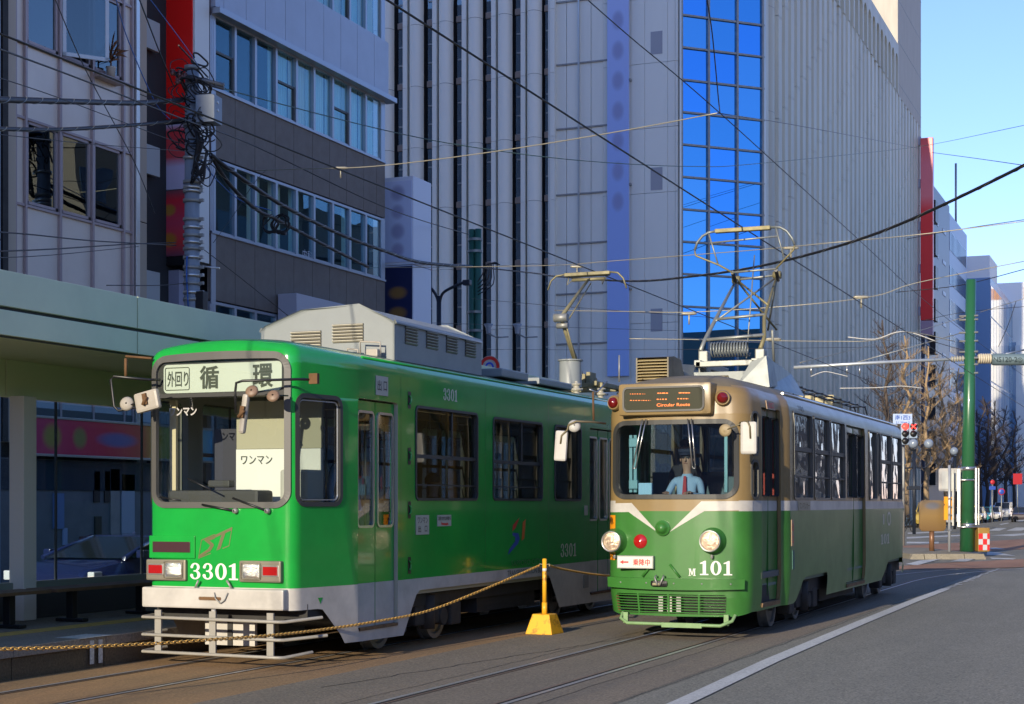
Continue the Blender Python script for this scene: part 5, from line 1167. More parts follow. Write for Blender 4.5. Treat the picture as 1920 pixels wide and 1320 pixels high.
MB().box(-.02,.03,sA-3,sB+3,0.14,zb_-.1).build('shop_front',mat('shop_front_grey',(.15,.165,.17),.35,noise=.3,nscale=2),b1)
MB().box(.03,.06,sA-3,sB+3,zb_-.75,zb_-.12).build('shop_window',mat('shop_glass',(.03,.045,.06),.08,spec=.8),b1)
for (p0,p1,y0_,y1_,mm) in ((176,187,884,950,M_black),(196,206,884,950,M_black),(178,190,968,1010,M_black),(150,178,1005,1040,mat('maroon_box',(.12,.02,.02),.5)),(207,224,880,1020,M_steel),(228,252,890,1020,mat('white_pillar',(.38,.42,.45),.5)),(118,126,990,1030,mat('pale_print',(.3,.38,.5),.5)),(100,120,925,1000,mat('blue_poster',(.12,.2,.35),.5)),(156,172,1006,1030,mat('pale_print',(.3,.38,.5),.5))):
    a=pv(p0,y1_-8,FV+.05);b=pv(p1,y0_,FV+.05); MB().box(.031,.06,a.y,b.y,max(.14,a.z),b.z).build('shop_panel',mm,b1)
# white plant pot with a spiky plant on the open window's ledge
pq_=pv(208,136,FV+.15); pt=thing('potted_plant','white pot with a spiky dry plant on the ledge beside the open window','plant',pq_)
MB().lathe((0,0,-.12),(0,0,1),[(0,.01),(0,.08),(.22,.11),(.24,.12),(.24,.10),(.20,.01)],14).build('pot',M_white,pt)
lf=MB(); random.seed(4)
lf.cyl((0,0,.1),(0,0,.45),.02,6)
for k in range(26):
    a=random.uniform(0,2*PI); l=random.uniform(.3,.55); e=random.uniform(.1,1.2); b=Vector((0,0,.35+random.uniform(-.15,.15))); d=Vector((math.cos(a)*math.cos(e),math.sin(a)*math.cos(e),math.sin(e)))*l
    s_=d.cross(Vector((0,0,1))).normalized()*.015; lf.add([b-s_,b+s_,b+d*.6+s_*1.2+Vector((0,0,.02)),b+d+Vector((0,0,-.06))],[(0,1,2,3)])
lf.build('fronds',mat('dry_frond',(.16,.07,.03),.8),pt,kind='stuff')
MB().box(.0,.25,pq_.y-.5-0,pq_.y+.4,pq_.z-.2,pq_.z-.13).build('ledge',M_fr,b1)
# left-most dark drainpipe and neighbour
nb=thing('neighbour_building','sliver of pale blue-grey building at the very left','building',(FV,0,0))
MB().box(-8,.3,-6,cols[0]-.75,.14,28).build('wall',mat('pale_blue_grey',(.26,.31,.36),.5),nb)
for k in range(8): MB().box(.3,.305,-6,cols[0]-.76,4+k*3,4.03+k*3).build('joint_line',M_black,nb)
a=Uv(10,FV+.2); MB().bbox(.05,.25,cols[0]-.62,cols[0]-.45,3,28,.01).build('drainpipe',M_dark,nb); MB().bbox(-.1,.12,cols[0]-.36,cols[0]-.06,3,28,.01).build('beige_pilaster',mat('beige_stone',(.42,.35,.27),.6),nb)
# recessed stair tower between the two
st=thing('stair_tower','narrow recessed stair tower with beige strips beside the red sign','building',(FV-.6,0,0))
u0,u1=Uv(258,FV-.6),Uv(300,FV-.6)
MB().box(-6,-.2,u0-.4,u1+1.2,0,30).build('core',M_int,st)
for k in range(9):
    z=3.6+k*3.0
    MB().bbox(-.1,0,Uv(273,FV-.6),u1,z,z+.7,.005).build('spandrel',mat('pale_panel',(.36,.38,.38),.5),st)
    MB().bbox(-.05,.05,u0-.1,Uv(272,FV-.6),z-1.2,z+1.78,.005).build('beige_panel',mat('beige_stone',(.42,.35,.27),.6,noise=.15),st)
# red blade sign
rs=thing('blade_sign','tall red vertical blade sign high on the wall behind the utility pole','sign',(0,0,0))
x0,x1=-23.0,-22.05; y0,y1=33.5,34.15; mkz=lambda py: pu(330,py,33.5).z
def sbox(z0,z1,m,name,i=0): return MB().bbox(x0+i,x1-i,y0,y1,z0,z1,.012).build(name,m,rs)
RED=mat('sign_red',(.85,.012,.008),.4)
sbox(mkz(222),18,RED,'red_panel'); sbox(mkz(232),mkz(223),M_black,'black_band')
sbox(mkz(355),mkz(233),sign_print('soft_red_print',[(0,(.55,.52,.68)),(.35,(.6,.52,.7)),(.5,(.65,.08,.09)),(.9,(.65,.05,.06)),(1,(.55,.5,.65))]),'lower_panel')
sbox(mkz(480),mkz(356),sign_print('soft_mixed_print',[(0,(.15,.06,.1)),(.2,(.65,.05,.05)),(.5,(.6,.06,.12)),(.85,(.7,.03,.05)),(1,(.2,.08,.1))],blobs=[(.3,.25,.25,.12,(.45,.22,.02),'X'),(.3,.7,.22,.1,(.42,.25,.03),'X')]),'menu_panel')
sbox(mkz(497),mkz(481),M_black,'bottom_cap')
MB().bbox(x1+.001,x1+.06,y0+.02,y1+.0,mkz(490),18,.004).build('side_face',mat('sign_side_white',(.62,.64,.62),.4),rs)
MB().box(-23.0,-22.5,33.6,34.1,mkz(590),mkz(505)).build('small_panel',mat('pale_mauve',(.3,.3,.4),.5),rs)

# --- building 2 (brown panels with strip windows)
b2=thing('brown_office_building','brown and blue-grey panelled office block with strip windows and curtains','building',(FV,0,0))
MU=[34.2]+[Uv(p_,FV) for p_ in (401,441,479,518,556,589,624,656,686,715)]; MU.append(MU[-1]+.25)
U0=34.25; U1=MU[-1]
M_brn=mat('brown_panel',(.14,.118,.10),.6,bump=.25,bscale=120,noise=.12); M_blu=mat('blue_grey_panel',(.34,.38,.46),.32,.15,noise=.08,nscale=1.2,stain=None)
M_wf=mat('window_frame_alu',(.34,.37,.42),.35,.6)
MB().box(-1.2,-.6,U0-.2,U1-.1,0,24).build('core',M_int,b2); MB().box(-60,-1.2,U0-.2,U1-.1,0,47).build('added_shade_tower',M_blu,b2)  # unseen tall block added behind the low slab to shade the hotel front
MB().box(-1.19,.05,U0,U1,24,24.4).build('roof',M_conc,b2)
M_cur=[mat('curtain_cream',(.75,.76,.62),.9),mat('curtain_grey_green',(.60,.70,.62),.9),mat('blind_tan',(.80,.68,.50),.9)]
random.seed(9)
lv=[(4.95,6.75),(8.44,10.3),(12.0,13.87),(15.62,17.45),(19.2,21.0),(22.8,24.6)]
def pane_glass(lo,y): return G_b
for li_,(za,zb) in enumerate(lv):
    brownbelow=li_<=2; zprev=lv[li_-1][1]+.02 if li_ else 3.4
    mm=M_brn if li_<=2 else M_blu; prd=0.0 if li_<=2 else .0
    ed=[U0]+[Uv(p_,FV) for p_ in ((398,441,478,516,551,586,618,650,682,706) if li_<=2 else (412,454,490,528,566,600,632,663,695))]+[U1]
    prd=.0 if li_<=2 else .12
    for a,b in zip(ed,ed[1:]):
        if li_>2: b=min(b,U1+.3)
        MB().bbox(-.12,prd,a+.008,b-.008,zprev+(.12 if li_>2 else .02),za-.02,.004).build('spandrel_panel',mm,b2)
    if li_>=3:
        MB().bbox(-.1,.26,U0,U1+.3,zprev-.05,zprev+.10,.01).build('window_hood',M_wf,b2)
    MB().bbox(-.12,.04,U0,U1,za-.02,za+.04,.004).build('sill',M_wf,b2)
    MB().bbox(-.14,-.0,U0,U1,zb-.07,zb-.0,.004).build('head_frame',M_wf,b2)
    for k,(a,b) in enumerate(zip(MU,MU[1:])):
        if b-a<.5: MB().bbox(-.1,.0,a,b,za+.04,zb-.07,.004).build('corner_frame',M_wf,b2); continue
        f=MB(); f.bbox(-.12,.02,a-.05,a+.05,za+.04,zb-.07,.006); f.box(-.1,-.02,a+.05,b-.05,za+.04,za+.09); fo=f.build('window',M_wf,b2)
        if k in (1,4,7) and li_>1:
            zc_=za+(zb-za)*.52; MB().box(-.1,-.02,a+.05,b-.05,zc_-.03,zc_+.03).build('sash_bar',M_thin,fo)
            MB().box(-.09,-.02,b-.11,b-.06,za+.08,zc_-.03).build('sash_bar',M_thin,fo)
        if li_<0: MB().bbox(-.09,-.0,(a+b)/2-.025,(a+b)/2+.025,za+.05,zb-.07,.004).build('sash_bar',M_wf,fo)
        MB().box(-.07,-.062,a+.05,b-.05,za+.08,zb-.07).build('pane',G_b,fo)
        cur=(k>=4 and li_==2) or (li_==1 and k in (3,4,5,8)) or (li_>=3 and k>=5) 
        if cur:
            c=MB(); n=26; y0_,y1_=a+.02,b-.02
            if li_==1: y1_=a+(b-a)*.62
            vs=[]
            for i in range(n+1):
                y=y0_+(y1_-y0_)*i/n; x=-.28+.035*math.sin(i*1.9+random.uniform(-.5,.5))
                vs+=[(x,y,za),(x,y,zb)]
            c.add(vs,[(2*i,2*i+2,2*i+3,2*i+1) for i in range(n)],0,True); c.build('curtain',random.choice(M_cur),fo)
    MB().box(-2.5,-2.4,U0,U1,za-.2,zb+.2).build('office_back_wall',mat('office_blue_wall',(.20,.40,.55),.8),b2)
MB().bbox(-.02,.01,U0-.0,U0+.2,3,24,.004).build('end_trim',M_wf,b2)
MB().box(-.14,.02,U0,U1,0.14,3.38).build('ground_floor_front',mat('shop_front_grey',(.15,.165,.17),.35),b2)
a=Uv(555,FV+.6); c_=pv(555,560,FV+.6)
cbx=MB().bbox(.05,.62,a,a+3.6,c_.z-1.1,c_.z+.15,.015).build('canopy_sign',mat('pale_lilac_box',(.36,.36,.42),.4),b2)
M_wtx=mat('window_lettering_blue',(.03,.08,.18),.5)
for (px_,py_,s) in ((627,430,'クリニック'),(655,440,'ヘルケア')):
    q=pv(px_,py_,FV); 
    for i,ch in enumerate(s[:5]): letter(lambda p,r,d=0: Vector((-.055+d,p,r)),ch,q.y,q.z+.55-i*.33,.2,.24,'window_lettering',M_wtx,b2)
for (px_,ch) in ((617,'歯科'),(580,'内科')):
    q=pv(px_,500 if px_>600 else 478,FV); letter(lambda p,r,d=0: Vector((-.055+d,p,r)),ch,q.y,q.z,.55,.26,'window_lettering',mat('window_lettering_white',(.5,.55,.62),.5),b2)
# vertical sign box on the corner
vs_=thing('vertical_sign_box','pale blue vertical sign box over a navy panel on the corner of the brown building','sign')
xa,xb=pu(718,400,45).x,pu(775,400,45).x; zf_=lambda py: pu(745,py,45).z
tf=MB().bbox(xa,xb,45,46.3,zf_(497),zf_(332),.02).build('sign_case',mat('sign_case_grey',(.55,.60,.70),.4),vs_)
MB().bbox(xa+.04,xb-.04,44.97,45,zf_(492),zf_(340),.008).build('print_face',sign_print('blurred_blue_sign',[(0,(.42,.50,.68)),(1,(.48,.54,.72))],blobs=[(.5,.85,.28,.11,(.24,.25,.40),'X'),(.5,.62,.25,.10,(.25,.26,.42),'X'),(.5,.38,.27,.11,(.24,.25,.40),'X'),(.5,.15,.25,.10,(.25,.25,.40),'X')]),vs_)
MB().bbox(xa,xb,45,46.3,zf_(640),zf_(498),.02).build('lower_case',mat('sign_case_grey',(.55,.60,.70),.4),vs_)
MB().bbox(xa+.03,xb-.03,44.97,45,zf_(630),zf_(500),.008).build('navy_face',sign_print('blurred_navy_sign',[(0,(.012,.018,.07)),(1,(.012,.018,.07))],blobs=[(.5,.62,.35,.10,(.26,.14,.03),'X'),(.5,.33,.35,.10,(.24,.13,.03),'X')]),vs_)
MB().bbox(xa-.32,xa-.001,45.1,46.2,zf_(392),zf_(362),.01).build('bracket_box',M_wf,vs_)

# --- building 3 (tall hotel with half-round columns, blue corner window, ribbed flank)
UF=88.96; b3=thing('hotel_tower','tall pale grey tower with half-round columns and a blue glazed corner','building',(0,0,0))
M_cl=mat('pale_grey_cladding',(.76,.76,.68),.5,0,noise=.12,nscale=.35,streak=True); M_rib=mat('grey_rib_cladding',(.60,.60,.50),.5,0,noise=.2,nscale=.6,streak=True); M_bei=mat('beige_block',(.28,.22,.18),.7)
TOP=41.5; FLH=3.72
MB().box(-62,-26.6,UF+.9,UF+60,0,TOP).build('core',M_int,b3)
MB().prism([(-26.6,UF+.9),(-26.35,UF+.6),(-22.6,UF+4.4),(-22.5,UF+60),(-26.6,UF+60)],2,0,TOP).build('corner_core',M_int,b3)
V3=lambda px: Vu(px,UF)
colpx=[720-57+57*0]; per=57.0
zfl=[k*FLH+.9 for k in range(10)]
pmw=V3(771+57)-V3(771)
def seg_mesh():
    n=10; mb=MB(); w=pmw*.86/2*1.0
    w=(V3(796)-V3(771))/2; vs=[]
    for z in (0,FLH-.02):
        for k in range(n+1): a=PI*k/n; vs.append((-w*math.cos(a),-.55*math.sin(a),z))
    mb.add(vs,[(k,k+1,n+1+k+1,n+1+k) for k in range(n)],0,True); return mb.mesh('column_segment',M_cl)
sm=seg_mesh(); pan=MB().box(-.18,.18,-.01,.03,0,1.18).mesh('strip_pane',G_a); bei=MB().box(-.20,.20,-.06,.03,0,.36).mesh('beige_block',M_bei); fin=MB().box(-.14,.14,-.25,.1,0,FLH-.02).mesh('fin_segment',M_cl); nar=MB().box(-.10,.10,.02,.04,0,1.18).mesh('narrow_pane',G_a); brk=MB().box(-.12,.12,-.08,.05,0,.09).mesh('transom_block',M_steel)
for k in range(-1,7):
    base=714+57*k- (0 if k<1 else 0)
    if k>5: break
    cx_=V3([653,707,727,783.5,838,895,948][k+1]) if False else V3(727+54.9*k+ (0.3*k)) 
    for z in zfl: link('column_segment',sm,b3,loc=(cx_,UF,z))
    if k==6: break
    xw=V3(727+54.9*k+.3*k+ 25); xf_=V3(727+55.2*k+36.0); xn=V3(727+55.2*k+ 42.5)
    if k<5 or True:
        for z in zfl:
            for j in range(3):
                link('strip_pane',pan,b3,loc=(xw-.06,UF+.15,z+.36+j*1.12)); link('transom_block',brk,b3,loc=(xw-.06,UF+.16,z+.36+j*1.12-.05))
                if j<3: link('narrow_pane',nar,b3,loc=(xn,UF+.25,z+.1+j*1.22))
            link('beige_block',bei,b3,loc=(xw-.06,UF+.1,z)); link('fin_segment',fin,b3,loc=(xf_,UF-.05,z))
# last column and flat wall at its right
xR=V3(1039)
MB().bbox(V3(1028),xR-.02,UF-.05,UF+.3,.5,TOP,.02).build('flat_pier',M_cl,b3)
# grid panels between the columns and the banner
gx=[V3(p_) for p_ in (1040,1062,1086,1108,1131,1141)]
zr_=[pu(1086,p_,UF).z for p_ in (644,550,456,363,239,118,0)]; zr_=[3,zr_[0]-3.0]+zr_+[zr_[-1]+3.8,TOP]
for i in range(len(zr_)-1):
    for a,b in zip(gx,gx[1:]): MB().bbox(a+.015,b-.015,UF+.02,UF+.12,zr_[i]+.03,zr_[i+1]-.03,.01).build('wall_panel',M_cl,b3)
    MB().bbox(gx[0],gx[-1],UF-.06,UF+.1,zr_[i+1]-.06,zr_[i+1]+.04,.01).build('rail',M_steel,b3)
for a in (gx[0],gx[2]): MB().bbox(a-.05,a+.05,UF-.14,UF+.1,3,TOP,.01).build('downpipe',M_alu,b3)
px3=[1183,1209,1252,1266]
for a,b in zip([1131]+px3,px3+[1271.5]):
    a,b=V3(a),V3(b); k=0; z=.9
    while z<TOP-1: MB().bbox(a+.008,b-.008,UF-.02,UF+.15,z+.01,min(TOP,z+FLH*1.0)-.01,.008).build('wall_panel',M_cl,b3); z+=FLH
for py_ in (600,335,80): 
    q=pu(1231,py_,UF-.03); MB().bbox(q.x-.35,q.x+.35,UF-.035,UF-.0205,q.z-.65,q.z+.65,.004).build('access_hatch',mat('hatch_grey',(.34,.35,.38),.5),b3)
# banner
bn=thing('vertical_banner','very tall light blue vertical banner hanging down the front of the tower','banner')
xa,xb=V3(1141)+.02,V3(1182); zb_=pu(1160,706,UF).z
bl_=[(.5,.30+.052*k,.30,.018,(.26,.29,.50),'X') for k in range(13)]
MB().bbox(xa,xb,UF-.32,UF-.18,zb_,TOP+1,.02).build('banner_cloth',sign_print('blurred_banner',[(0,(.34,.48,.85)),(.3,(.32,.44,.80)),(1,(.48,.55,.80))],blobs=bl_),bn)
for z in (8,14,20,26,32,38): MB().box(xb+.02,xb+.1,UF-.3,UF-.03,z,z+.12).build('bracket',M_steel,bn)
# chamfered corner: blue panes
A=Vector((Vu(1273,UF),UF)); B=Vector((FV,UF+(FV-Vu(1273,UF)))); dirv=(B-A).normalized(); nv=Vector((dirv.y,-dirv.x)); Lc=(B-A).length
G_sky=glass('sky_blue_glass',(.02,.05,.10),(.10,.42,1.0),2.6,.9)
G_skies=[G_sky,glass('sky_blue_glass_b',(.02,.05,.10),(.15,.50,.96),2.6,.85,wave=.05,wscale=.5),glass('sky_blue_glass_c',(.02,.05,.10),(.12,.45,.90),2.6,.88,wave=.08,wscale=.4)]
def CP(s_,d): q=A+dirv*s_+nv*d; return q
def cbox(s0,s1,d0,d1,z0,z1,name,m,parent,bev=0):
    vs=[(*CP(s,d),z) for z in (z0,z1) for (s,d) in ((s0,d1),(s1,d1),(s1,d0),(s0,d0))]
    return MB().add(vs,[(0,3,2,1),(4,5,6,7),(0,1,5,4),(1,2,6,5),(2,3,7,6),(3,0,4,7)]).build(name,m,parent)
zl=[]; 
for py_ in (650,590,530,467,407,347,285,222,157,94,28): 
    pass
Ym=ray(1327,0); 
for py_ in (637,579,523,466,402,344,283,219,162,98,34):
    d=ray(1327,py_); 
    # depth of the chamfer plane along this ray
    t=(A.dot(nv))/(d.x*nv.x+d.y*nv.y); zl.append(CAM_H+d.z*t)
step=(zl[-1]-zl[0])/(len(zl)-1); zz=[zl[0]+step*k for k in range(-5,13)]
sp_=[.16,Lc*.335,Lc*.665,Lc-.22]
for z0_,z1_ in zip(zz,zz[1:]):
    for a,b in zip(sp_,sp_[1:]):
        t_=[random.uniform(-.008,.008) for _ in range(4)]; MB().add([(*CP(a+.05,-.05+t_[0]),z0_+.05),(*CP(b-.05,-.05+t_[1]),z0_+.05),(*CP(b-.05,-.05+t_[2]),z1_-.05),(*CP(a+.05,-.05+t_[0]+t_[2]-t_[1]),z1_-.05)],[(0,1,2,3)]).build('blue_pane',random.choice(G_skies),b3)
    cbox(.1,Lc-.1,-.08,.06,z0_-.055,z0_+.055,'transom',M_steel,b3)
for a in sp_: cbox(a-.06,a+.06,-.1,.09,zz[0],TOP,'mullion',M_steel,b3)
cbox(0,.10,-.1,.12,0,TOP,'corner_trim',M_alu,b3); cbox(Lc-.14,Lc,-.1,.05,0,TOP,'corner_trim',M_alu,b3)
cbox(.1,Lc-.14,-.2,-.12,0,TOP,'glazing_back',mat('glazing_dark',(.01,.02,.04),.5),b3)
# ribbed flank facing the street
UA=B.y; UB=155.8
M_r=M_rib
def rcorner():
    mb=MB(); vs=[];n=10
    for z in (0,TOP):
        for k in range(n+1): a=R(90*k/n); vs.append((FV-.9+.9*math.sin(a)+.0,UA+1.0-.9*math.cos(a)+.0,z))
    mb.add(vs,[(k,k+1,n+2+k,n+1+k) for k in range(n)],0,True); return mb
MB().bbox(FV-.3,FV,UA+.0,UA+.75,.1,TOP,.02).build('corner_pier',M_r,b3)
zc_=[.1+k*6.2 for k in range(8)]
MB().tube([(FV-1.0,UA+1.9,.1),(FV-1.0,UA+1.9,TOP)],1.05,20,caps=False).build('round_pier',M_r,b3)
for z in zc_[1:]: MB().tube([(FV-1.0,UA+1.9,z),(FV-1.0,UA+1.9,z+.03)],1.055,20,caps=False).build('pier_joint',M_steel,b3)
u=UA+3.3; k=0; rw_=1.72
ZT=37.0
while u<UB-.3:
    off=(k*1.05)%6.2; z=.1-6.2+off
    d=.10+.05*(k%2)
    while z<ZT:
        za=max(.1,z); zb=min(z+6.2-.03,ZT)
        if zb>za+.1: MB().add([(FV-.22,u,za),(FV-.22,u+rw_*.98,za),(FV,u+rw_*.55,za),(FV,u+.06,za),(FV-.22,u,zb),(FV-.22,u+rw_*.98,zb),(FV,u+rw_*.55,zb),(FV,u+.06,zb)],[(3,2,6,7),(2,1,5,6),(0,3,7,4),(4,7,6,5)]).build('rib_panel',M_r,b3)
        z+=6.2
    u+=rw_; k+=1
MB().box(FV-.4,FV-.2,UA+3,UB,.1,TOP).build('flank_wall',M_r,b3)
# arched crown of the flank with sunlit roof block behind
u=UA+3.3; nA=int((142-UA-3.3)/1.9)
for k in range(nA):
    a=u+k*1.9; n=8; out=[(a,ZT)]; w=1.9
    arc=[(a+w/2+.68*math.cos(PI-PI*i/n),ZT+2.5+.75*math.sin(PI*i/n)) for i in range(n+1)]
    pts=[(a,ZT),(a+w/2-.68,ZT)]+arc+[(a+w/2+.68,ZT),(a+w,ZT),(a+w,ZT+4.2),(a,ZT+4.2)]
    MB().prism(pts,0,FV-.45,FV+.06).build('arch_bay',M_r,b3)
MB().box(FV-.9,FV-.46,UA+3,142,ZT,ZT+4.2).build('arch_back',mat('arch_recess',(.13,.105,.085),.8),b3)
M_cream3=mat('cream_stone',(.62,.55,.43),.6)
MB().bbox(-50,FV-.01,142,UB,ZT+.01,64,.05).build('end_tower',mat('cream_end_wall',(.46,.42,.34),.6,noise=.1,streak=True),b3)
for k in range(7): MB().box(FV-.01,FV+.004,142,UB,38+k*3.6,38.05+k*3.6).build('joint',M_steel,b3)
MB().box(-60,FV-.2,UA+3,UB,TOP-1.3,TOP-1.0).build('roof_deck',M_cream3,b3)
for k in range(0): MB().bbox(-49,FV-1.1,UA+26.0-.05,UA+26.01,TOP+1+k*2.4,TOP+1.04+k*2.4,.001).build('stone_joint',M_bei,b3)
# red blade sign at its far corner
rb=thing('blade_sign','long narrow red blade sign at the far corner of the grey ribbed flank','sign')
UR=154.0; xa,xb=Vu(1726,UR),Vu(1749,UR); zr2=lambda py: pu(1737,py,UR).z
MB().bbox(xa,xb,UR,UR+.7,zr2(600),zr2(258),.04).build('red_case',sign_print('faded_red_print',[(0,(.85,.02,.02)),(.6,(.85,.03,.03)),(.68,(.8,.2,.22)),(.85,(.75,.18,.22)),(1,(.75,.09,.09))]),rb)
MB().bbox(xa,xb,UR,UR+.7,zr2(628),zr2(601),.04).build('lower_case',mat('pale_red_grey',(.42,.28,.36),.5),rb)
for py_ in (270,350,430,510,590): MB().box(xa-.8,xa,UR+.2,UR+.5,zr2(py_),zr2(py_)+.8).build('bracket',mat('bracket_pale',(.4,.45,.55),.5),rb)

# --- far row of buildings down the street
def facade(name,label,v,u0,u1,depth,h,mw,rows,zs0,fh,m_wall,m_win,wh=1.6,frontw=None,ww=.7,strip=False,nfront=0):
    b=thing(name,label,'building',(v,u0,0)); L=u1-u0
    MB().box(-depth,0,0,L,0,h).build('wall',m_wall,b)
    n=int(L/mw)
    for r_ in range(rows):
        z=zs0+r_*fh
        if z+wh>h-.4: break
        if strip: 
            MB().box(.0,.04,.4,L-.4,z,z+wh).build('window',m_win,b)
        else:
            for k in range(n): MB().box(.0,.05,k*mw+mw*(1-ww)/2,k*mw+mw*(1+ww)/2,z,z+wh).build('window',m_win,b)
        for k in range(nfront):
            w=depth/nfront; MB().box(-k*w-w*.8,-k*w-w*.2,-.05,0,z,z+wh).build('window',m_win,b)
    return b
M_dk=mat('far_dark_slate',(.09,.11,.16),.4); M_pale=mat('far_pale_blue_wall',(.30,.40,.58),.4); M_gw=mat('far_window_glass',(.03,.06,.12),.1,spec=.8); M_gb=mat('far_blue_glass',(.12,.25,.42),.08,spec=.8); M_wht=mat('far_white_wall',(.92,.90,.84),.6); M_bw=mat('far_white_strip',(.45,.52,.62),.4)
U_=lambda px,v=FV: Uv(px,v)
zt=lambda px,py,v=FV: pv(px,py,v).z
u1_=U_(1748);u2_=U_(1780);u3_=U_(1813)
bA=facade('slate_building','dark slate-blue office block just beyond the red blade sign','',0,0,0,0,1,0,0,1,M_dk,M_gw) if False else None
bA=facade('slate_building','dark slate-blue office block just beyond the red blade sign',FV,UB+2.5,u2_,16,zt(1780,387),5.6,10,4,3.2,M_dk,M_bw,.4,strip=False,ww=.42)
for k in range(9): MB().box(.05,.6,3,5,3.5+k*3.2,5.6+k*3.2).build('stair_slit',M_black,bA)
bB=facade('pale_blue_building','pale blue-white office block with rows of narrow upright windows',FV,u2_+.1,u3_-.1,16,zt(1800,425),1.05,9,3.4,3.6,M_pale,M_gw,2.0,ww=.45)
mast=thing('roof_mast','thin mast on top of the pale blue-white office block','mast',(FV-1,u3_-2,zt(1800,425))); MB().cyl((0,0,0),(0,0,8),.12,6).build('pole',M_steel,mast)
uC=Uv(1857,-20.0)
bC=thing('glass_building','blue glass building topped by a bright white box with tall pale side','building',(-20,uC,0))
hC=pv(1857,520,-20).z; hW=pv(1857,478,-20).z
MB().box(-12,0,0,40,0,hC).build('wall',mat('pale_blue_front',(.20,.33,.52),.35),bC)
MB().box(-10,-.1,.1,9,hC,hW).build('rooftop_box',M_wht,bC)
for r_ in range(7):
    for k in range(12): MB().box(0,.06,k*3.3+.15,k*3.3+3.15,1+r_*3.8,4.6+r_*3.8).build('window',M_gb if (r_+k)%3 else mat('far_blue_glass2',(.2,.38,.6),.1),bC)
bD=thing('white_building','bright white building with a sloping roof behind the blue glass one','building',(-16.5,226,0))
hD=pu(1895,530,226).z
MB().box(-8,0,0,20,0,hD).build('wall',M_wht,bD); MB().box(-7.6,-3,-.08,0,4,hD-8).build('window',M_gb,bD); MB().box(-2,-.3,-.08,0,hD-2.2,hD-.7).build('orange_board',mat('orange_board',(.55,.25,.06),.6),bD)
for k in range(6): MB().box(0,.06,k*3.3+.2,k*3.3+2.9,4,hD-4).build('window',M_gb,bD)
MB().box(-3.0,2,-1.0,-.1,hD-10.5,hD-8.5).build('lit_sign_box',mat('white_sign_box',(.8,.8,.78),.5),bD)
bE=thing('low_building','low beige building with tall dark windows at the right edge','building',(-14.5,236,0))
MB().box(-4,6,0,30,0,16).build('wall',mat('pale_beige_wall',(.5,.47,.42),.6),bE)
for k in range(6): MB().box(-3.6+k*1.5,-2.6+k*1.5,-.06,0,3.5,11).build('window',M_gw,bE)
for (v_,u_,w_,h_,c_) in ((-13,300,26,22,(.3,.34,.42)),(-2,360,20,18,(.4,.4,.44))):
    o=thing('distant_building','distant grey block closing the street' if v_==-13 else 'farthest pale block at the end of the street','building',(v_,u_,0)); MB().box(-w_/2,w_/2,0,12,0,h_).build('wall',mat('far_%d'%h_,c_,.6),o)
# shop strip at the foot of the slate block with small lettering
q=pu(1747,908,UB+2.4); so=MB().box(-2.4,.4,-.4,-.05,q.z-.45,q.z+.3).build('shop_sign',mat('dim_navy_sign',(.03,.035,.08),.5),bA)
letter(lambda p,r,d=0: Vector((p,-.41-d,r)),'SONY',-1.0,q.z-.05,2.0,.40,'lettering',mat('pale_letters',(.5,.5,.55),.5),so,.02)
# buildings across the street (east side), reflected in the trams
def east(u0,u1,h,col,label,v=24):
    b=thing('street_building',label,'building',(v,u0,0)); L=u1-u0; MB().box(0,12,0,L,0,h).build('wall',mat('east_wall_%d_%d'%(h,u0),col,.7),b)
    n=int(L/3.2)
    for r_ in range(int(h/3.5)-1):
        for k in range(n): MB().box(-.06,0,k*3.2+.5,k*3.2+2.7,1+r_*3.5+.4,1+r_*3.5+2.4).build('window',M_gw,b)
east(6,30,9,(.36,.31,.25),'beige block across the street mirrored in the tram windows'); east(32,60,10,(.30,.28,.27),'grey block across the street mirrored in the tram flank')

east(-75,4,9,(.30,.28,.27),'long grey block across the street beside the camera, mirrored in the windscreens')
b=thing('street_building','dark unseen block added behind the camera, keeping horizon glare out of the windscreens','building',(0,-215,0)); MB().box(-70,70,-12,0,0,40).build('wall',mat('east_wall_x',(.15,.15,.17),.7),b)  # unseen end block added to stop horizon glare in the windscreens
for r_ in range(11):
    for k in range(20): MB().box(-68+k*7,-63+k*7,0,.06,2+r_*4,4.4+r_*4).build('window',M_gw,b)
b=thing('street_building','grey unseen block on the left behind the camera, raised to shade the utility pole','building',(-40,-120,0)); MB().box(0,16.6,0,108,0,38).build('wall',mat('east_wall_x',(.15,.15,.17),.7),b)  # out of view, made tall so that it shades the utility pole

east(62,88,17,(.22,.18,.14),'low brown block farther along the street mirrored in the blue corner'); east(90,120,30,(.24,.20,.15),'tall brown block farther along the street mirrored in the olive tram flank'); east(122,200,27,(.30,.27,.24),'farthest block across the street mirrored in the olive tram flank')
# ============================================================ STREET FURNITURE
# yellow chain bollard between the tracks
M_y=mat('yellow_paint_worn',(.80,.40,.02),.4,noise=0,nscale=9,stain=(.30,.14,.02))
bp0=pg(1012,1190)
bo=thing('chain_post','yellow chain post on a tapered base between the two trams','bollard',(bp0.x,bp0.y+.18,0),R(-4))
mb=MB(); a,b,h=.20,.125,.27
vs=[(-a,-a,0),(a,-a,0),(a,a,0),(-a,a,0),(-b,-b,h),(b,-b,h),(b,b,h),(-b,b,h)]
mb.add(vs,[(0,3,2,1),(4,5,6,7),(0,1,5,4),(1,2,6,5),(2,3,7,6),(3,0,4,7)]); me=mb.build('base',M_y,bo)
bv=me.modifiers.new('b','BEVEL'); bv.width=.012; bv.segments=2
MB().cyl((0,0,.26),(0,0,.42),.036,16).build('sleeve',M_y,bo); MB().cyl((0,0,.42),(0,0,1.0),.030,16).build('post',M_y,bo)
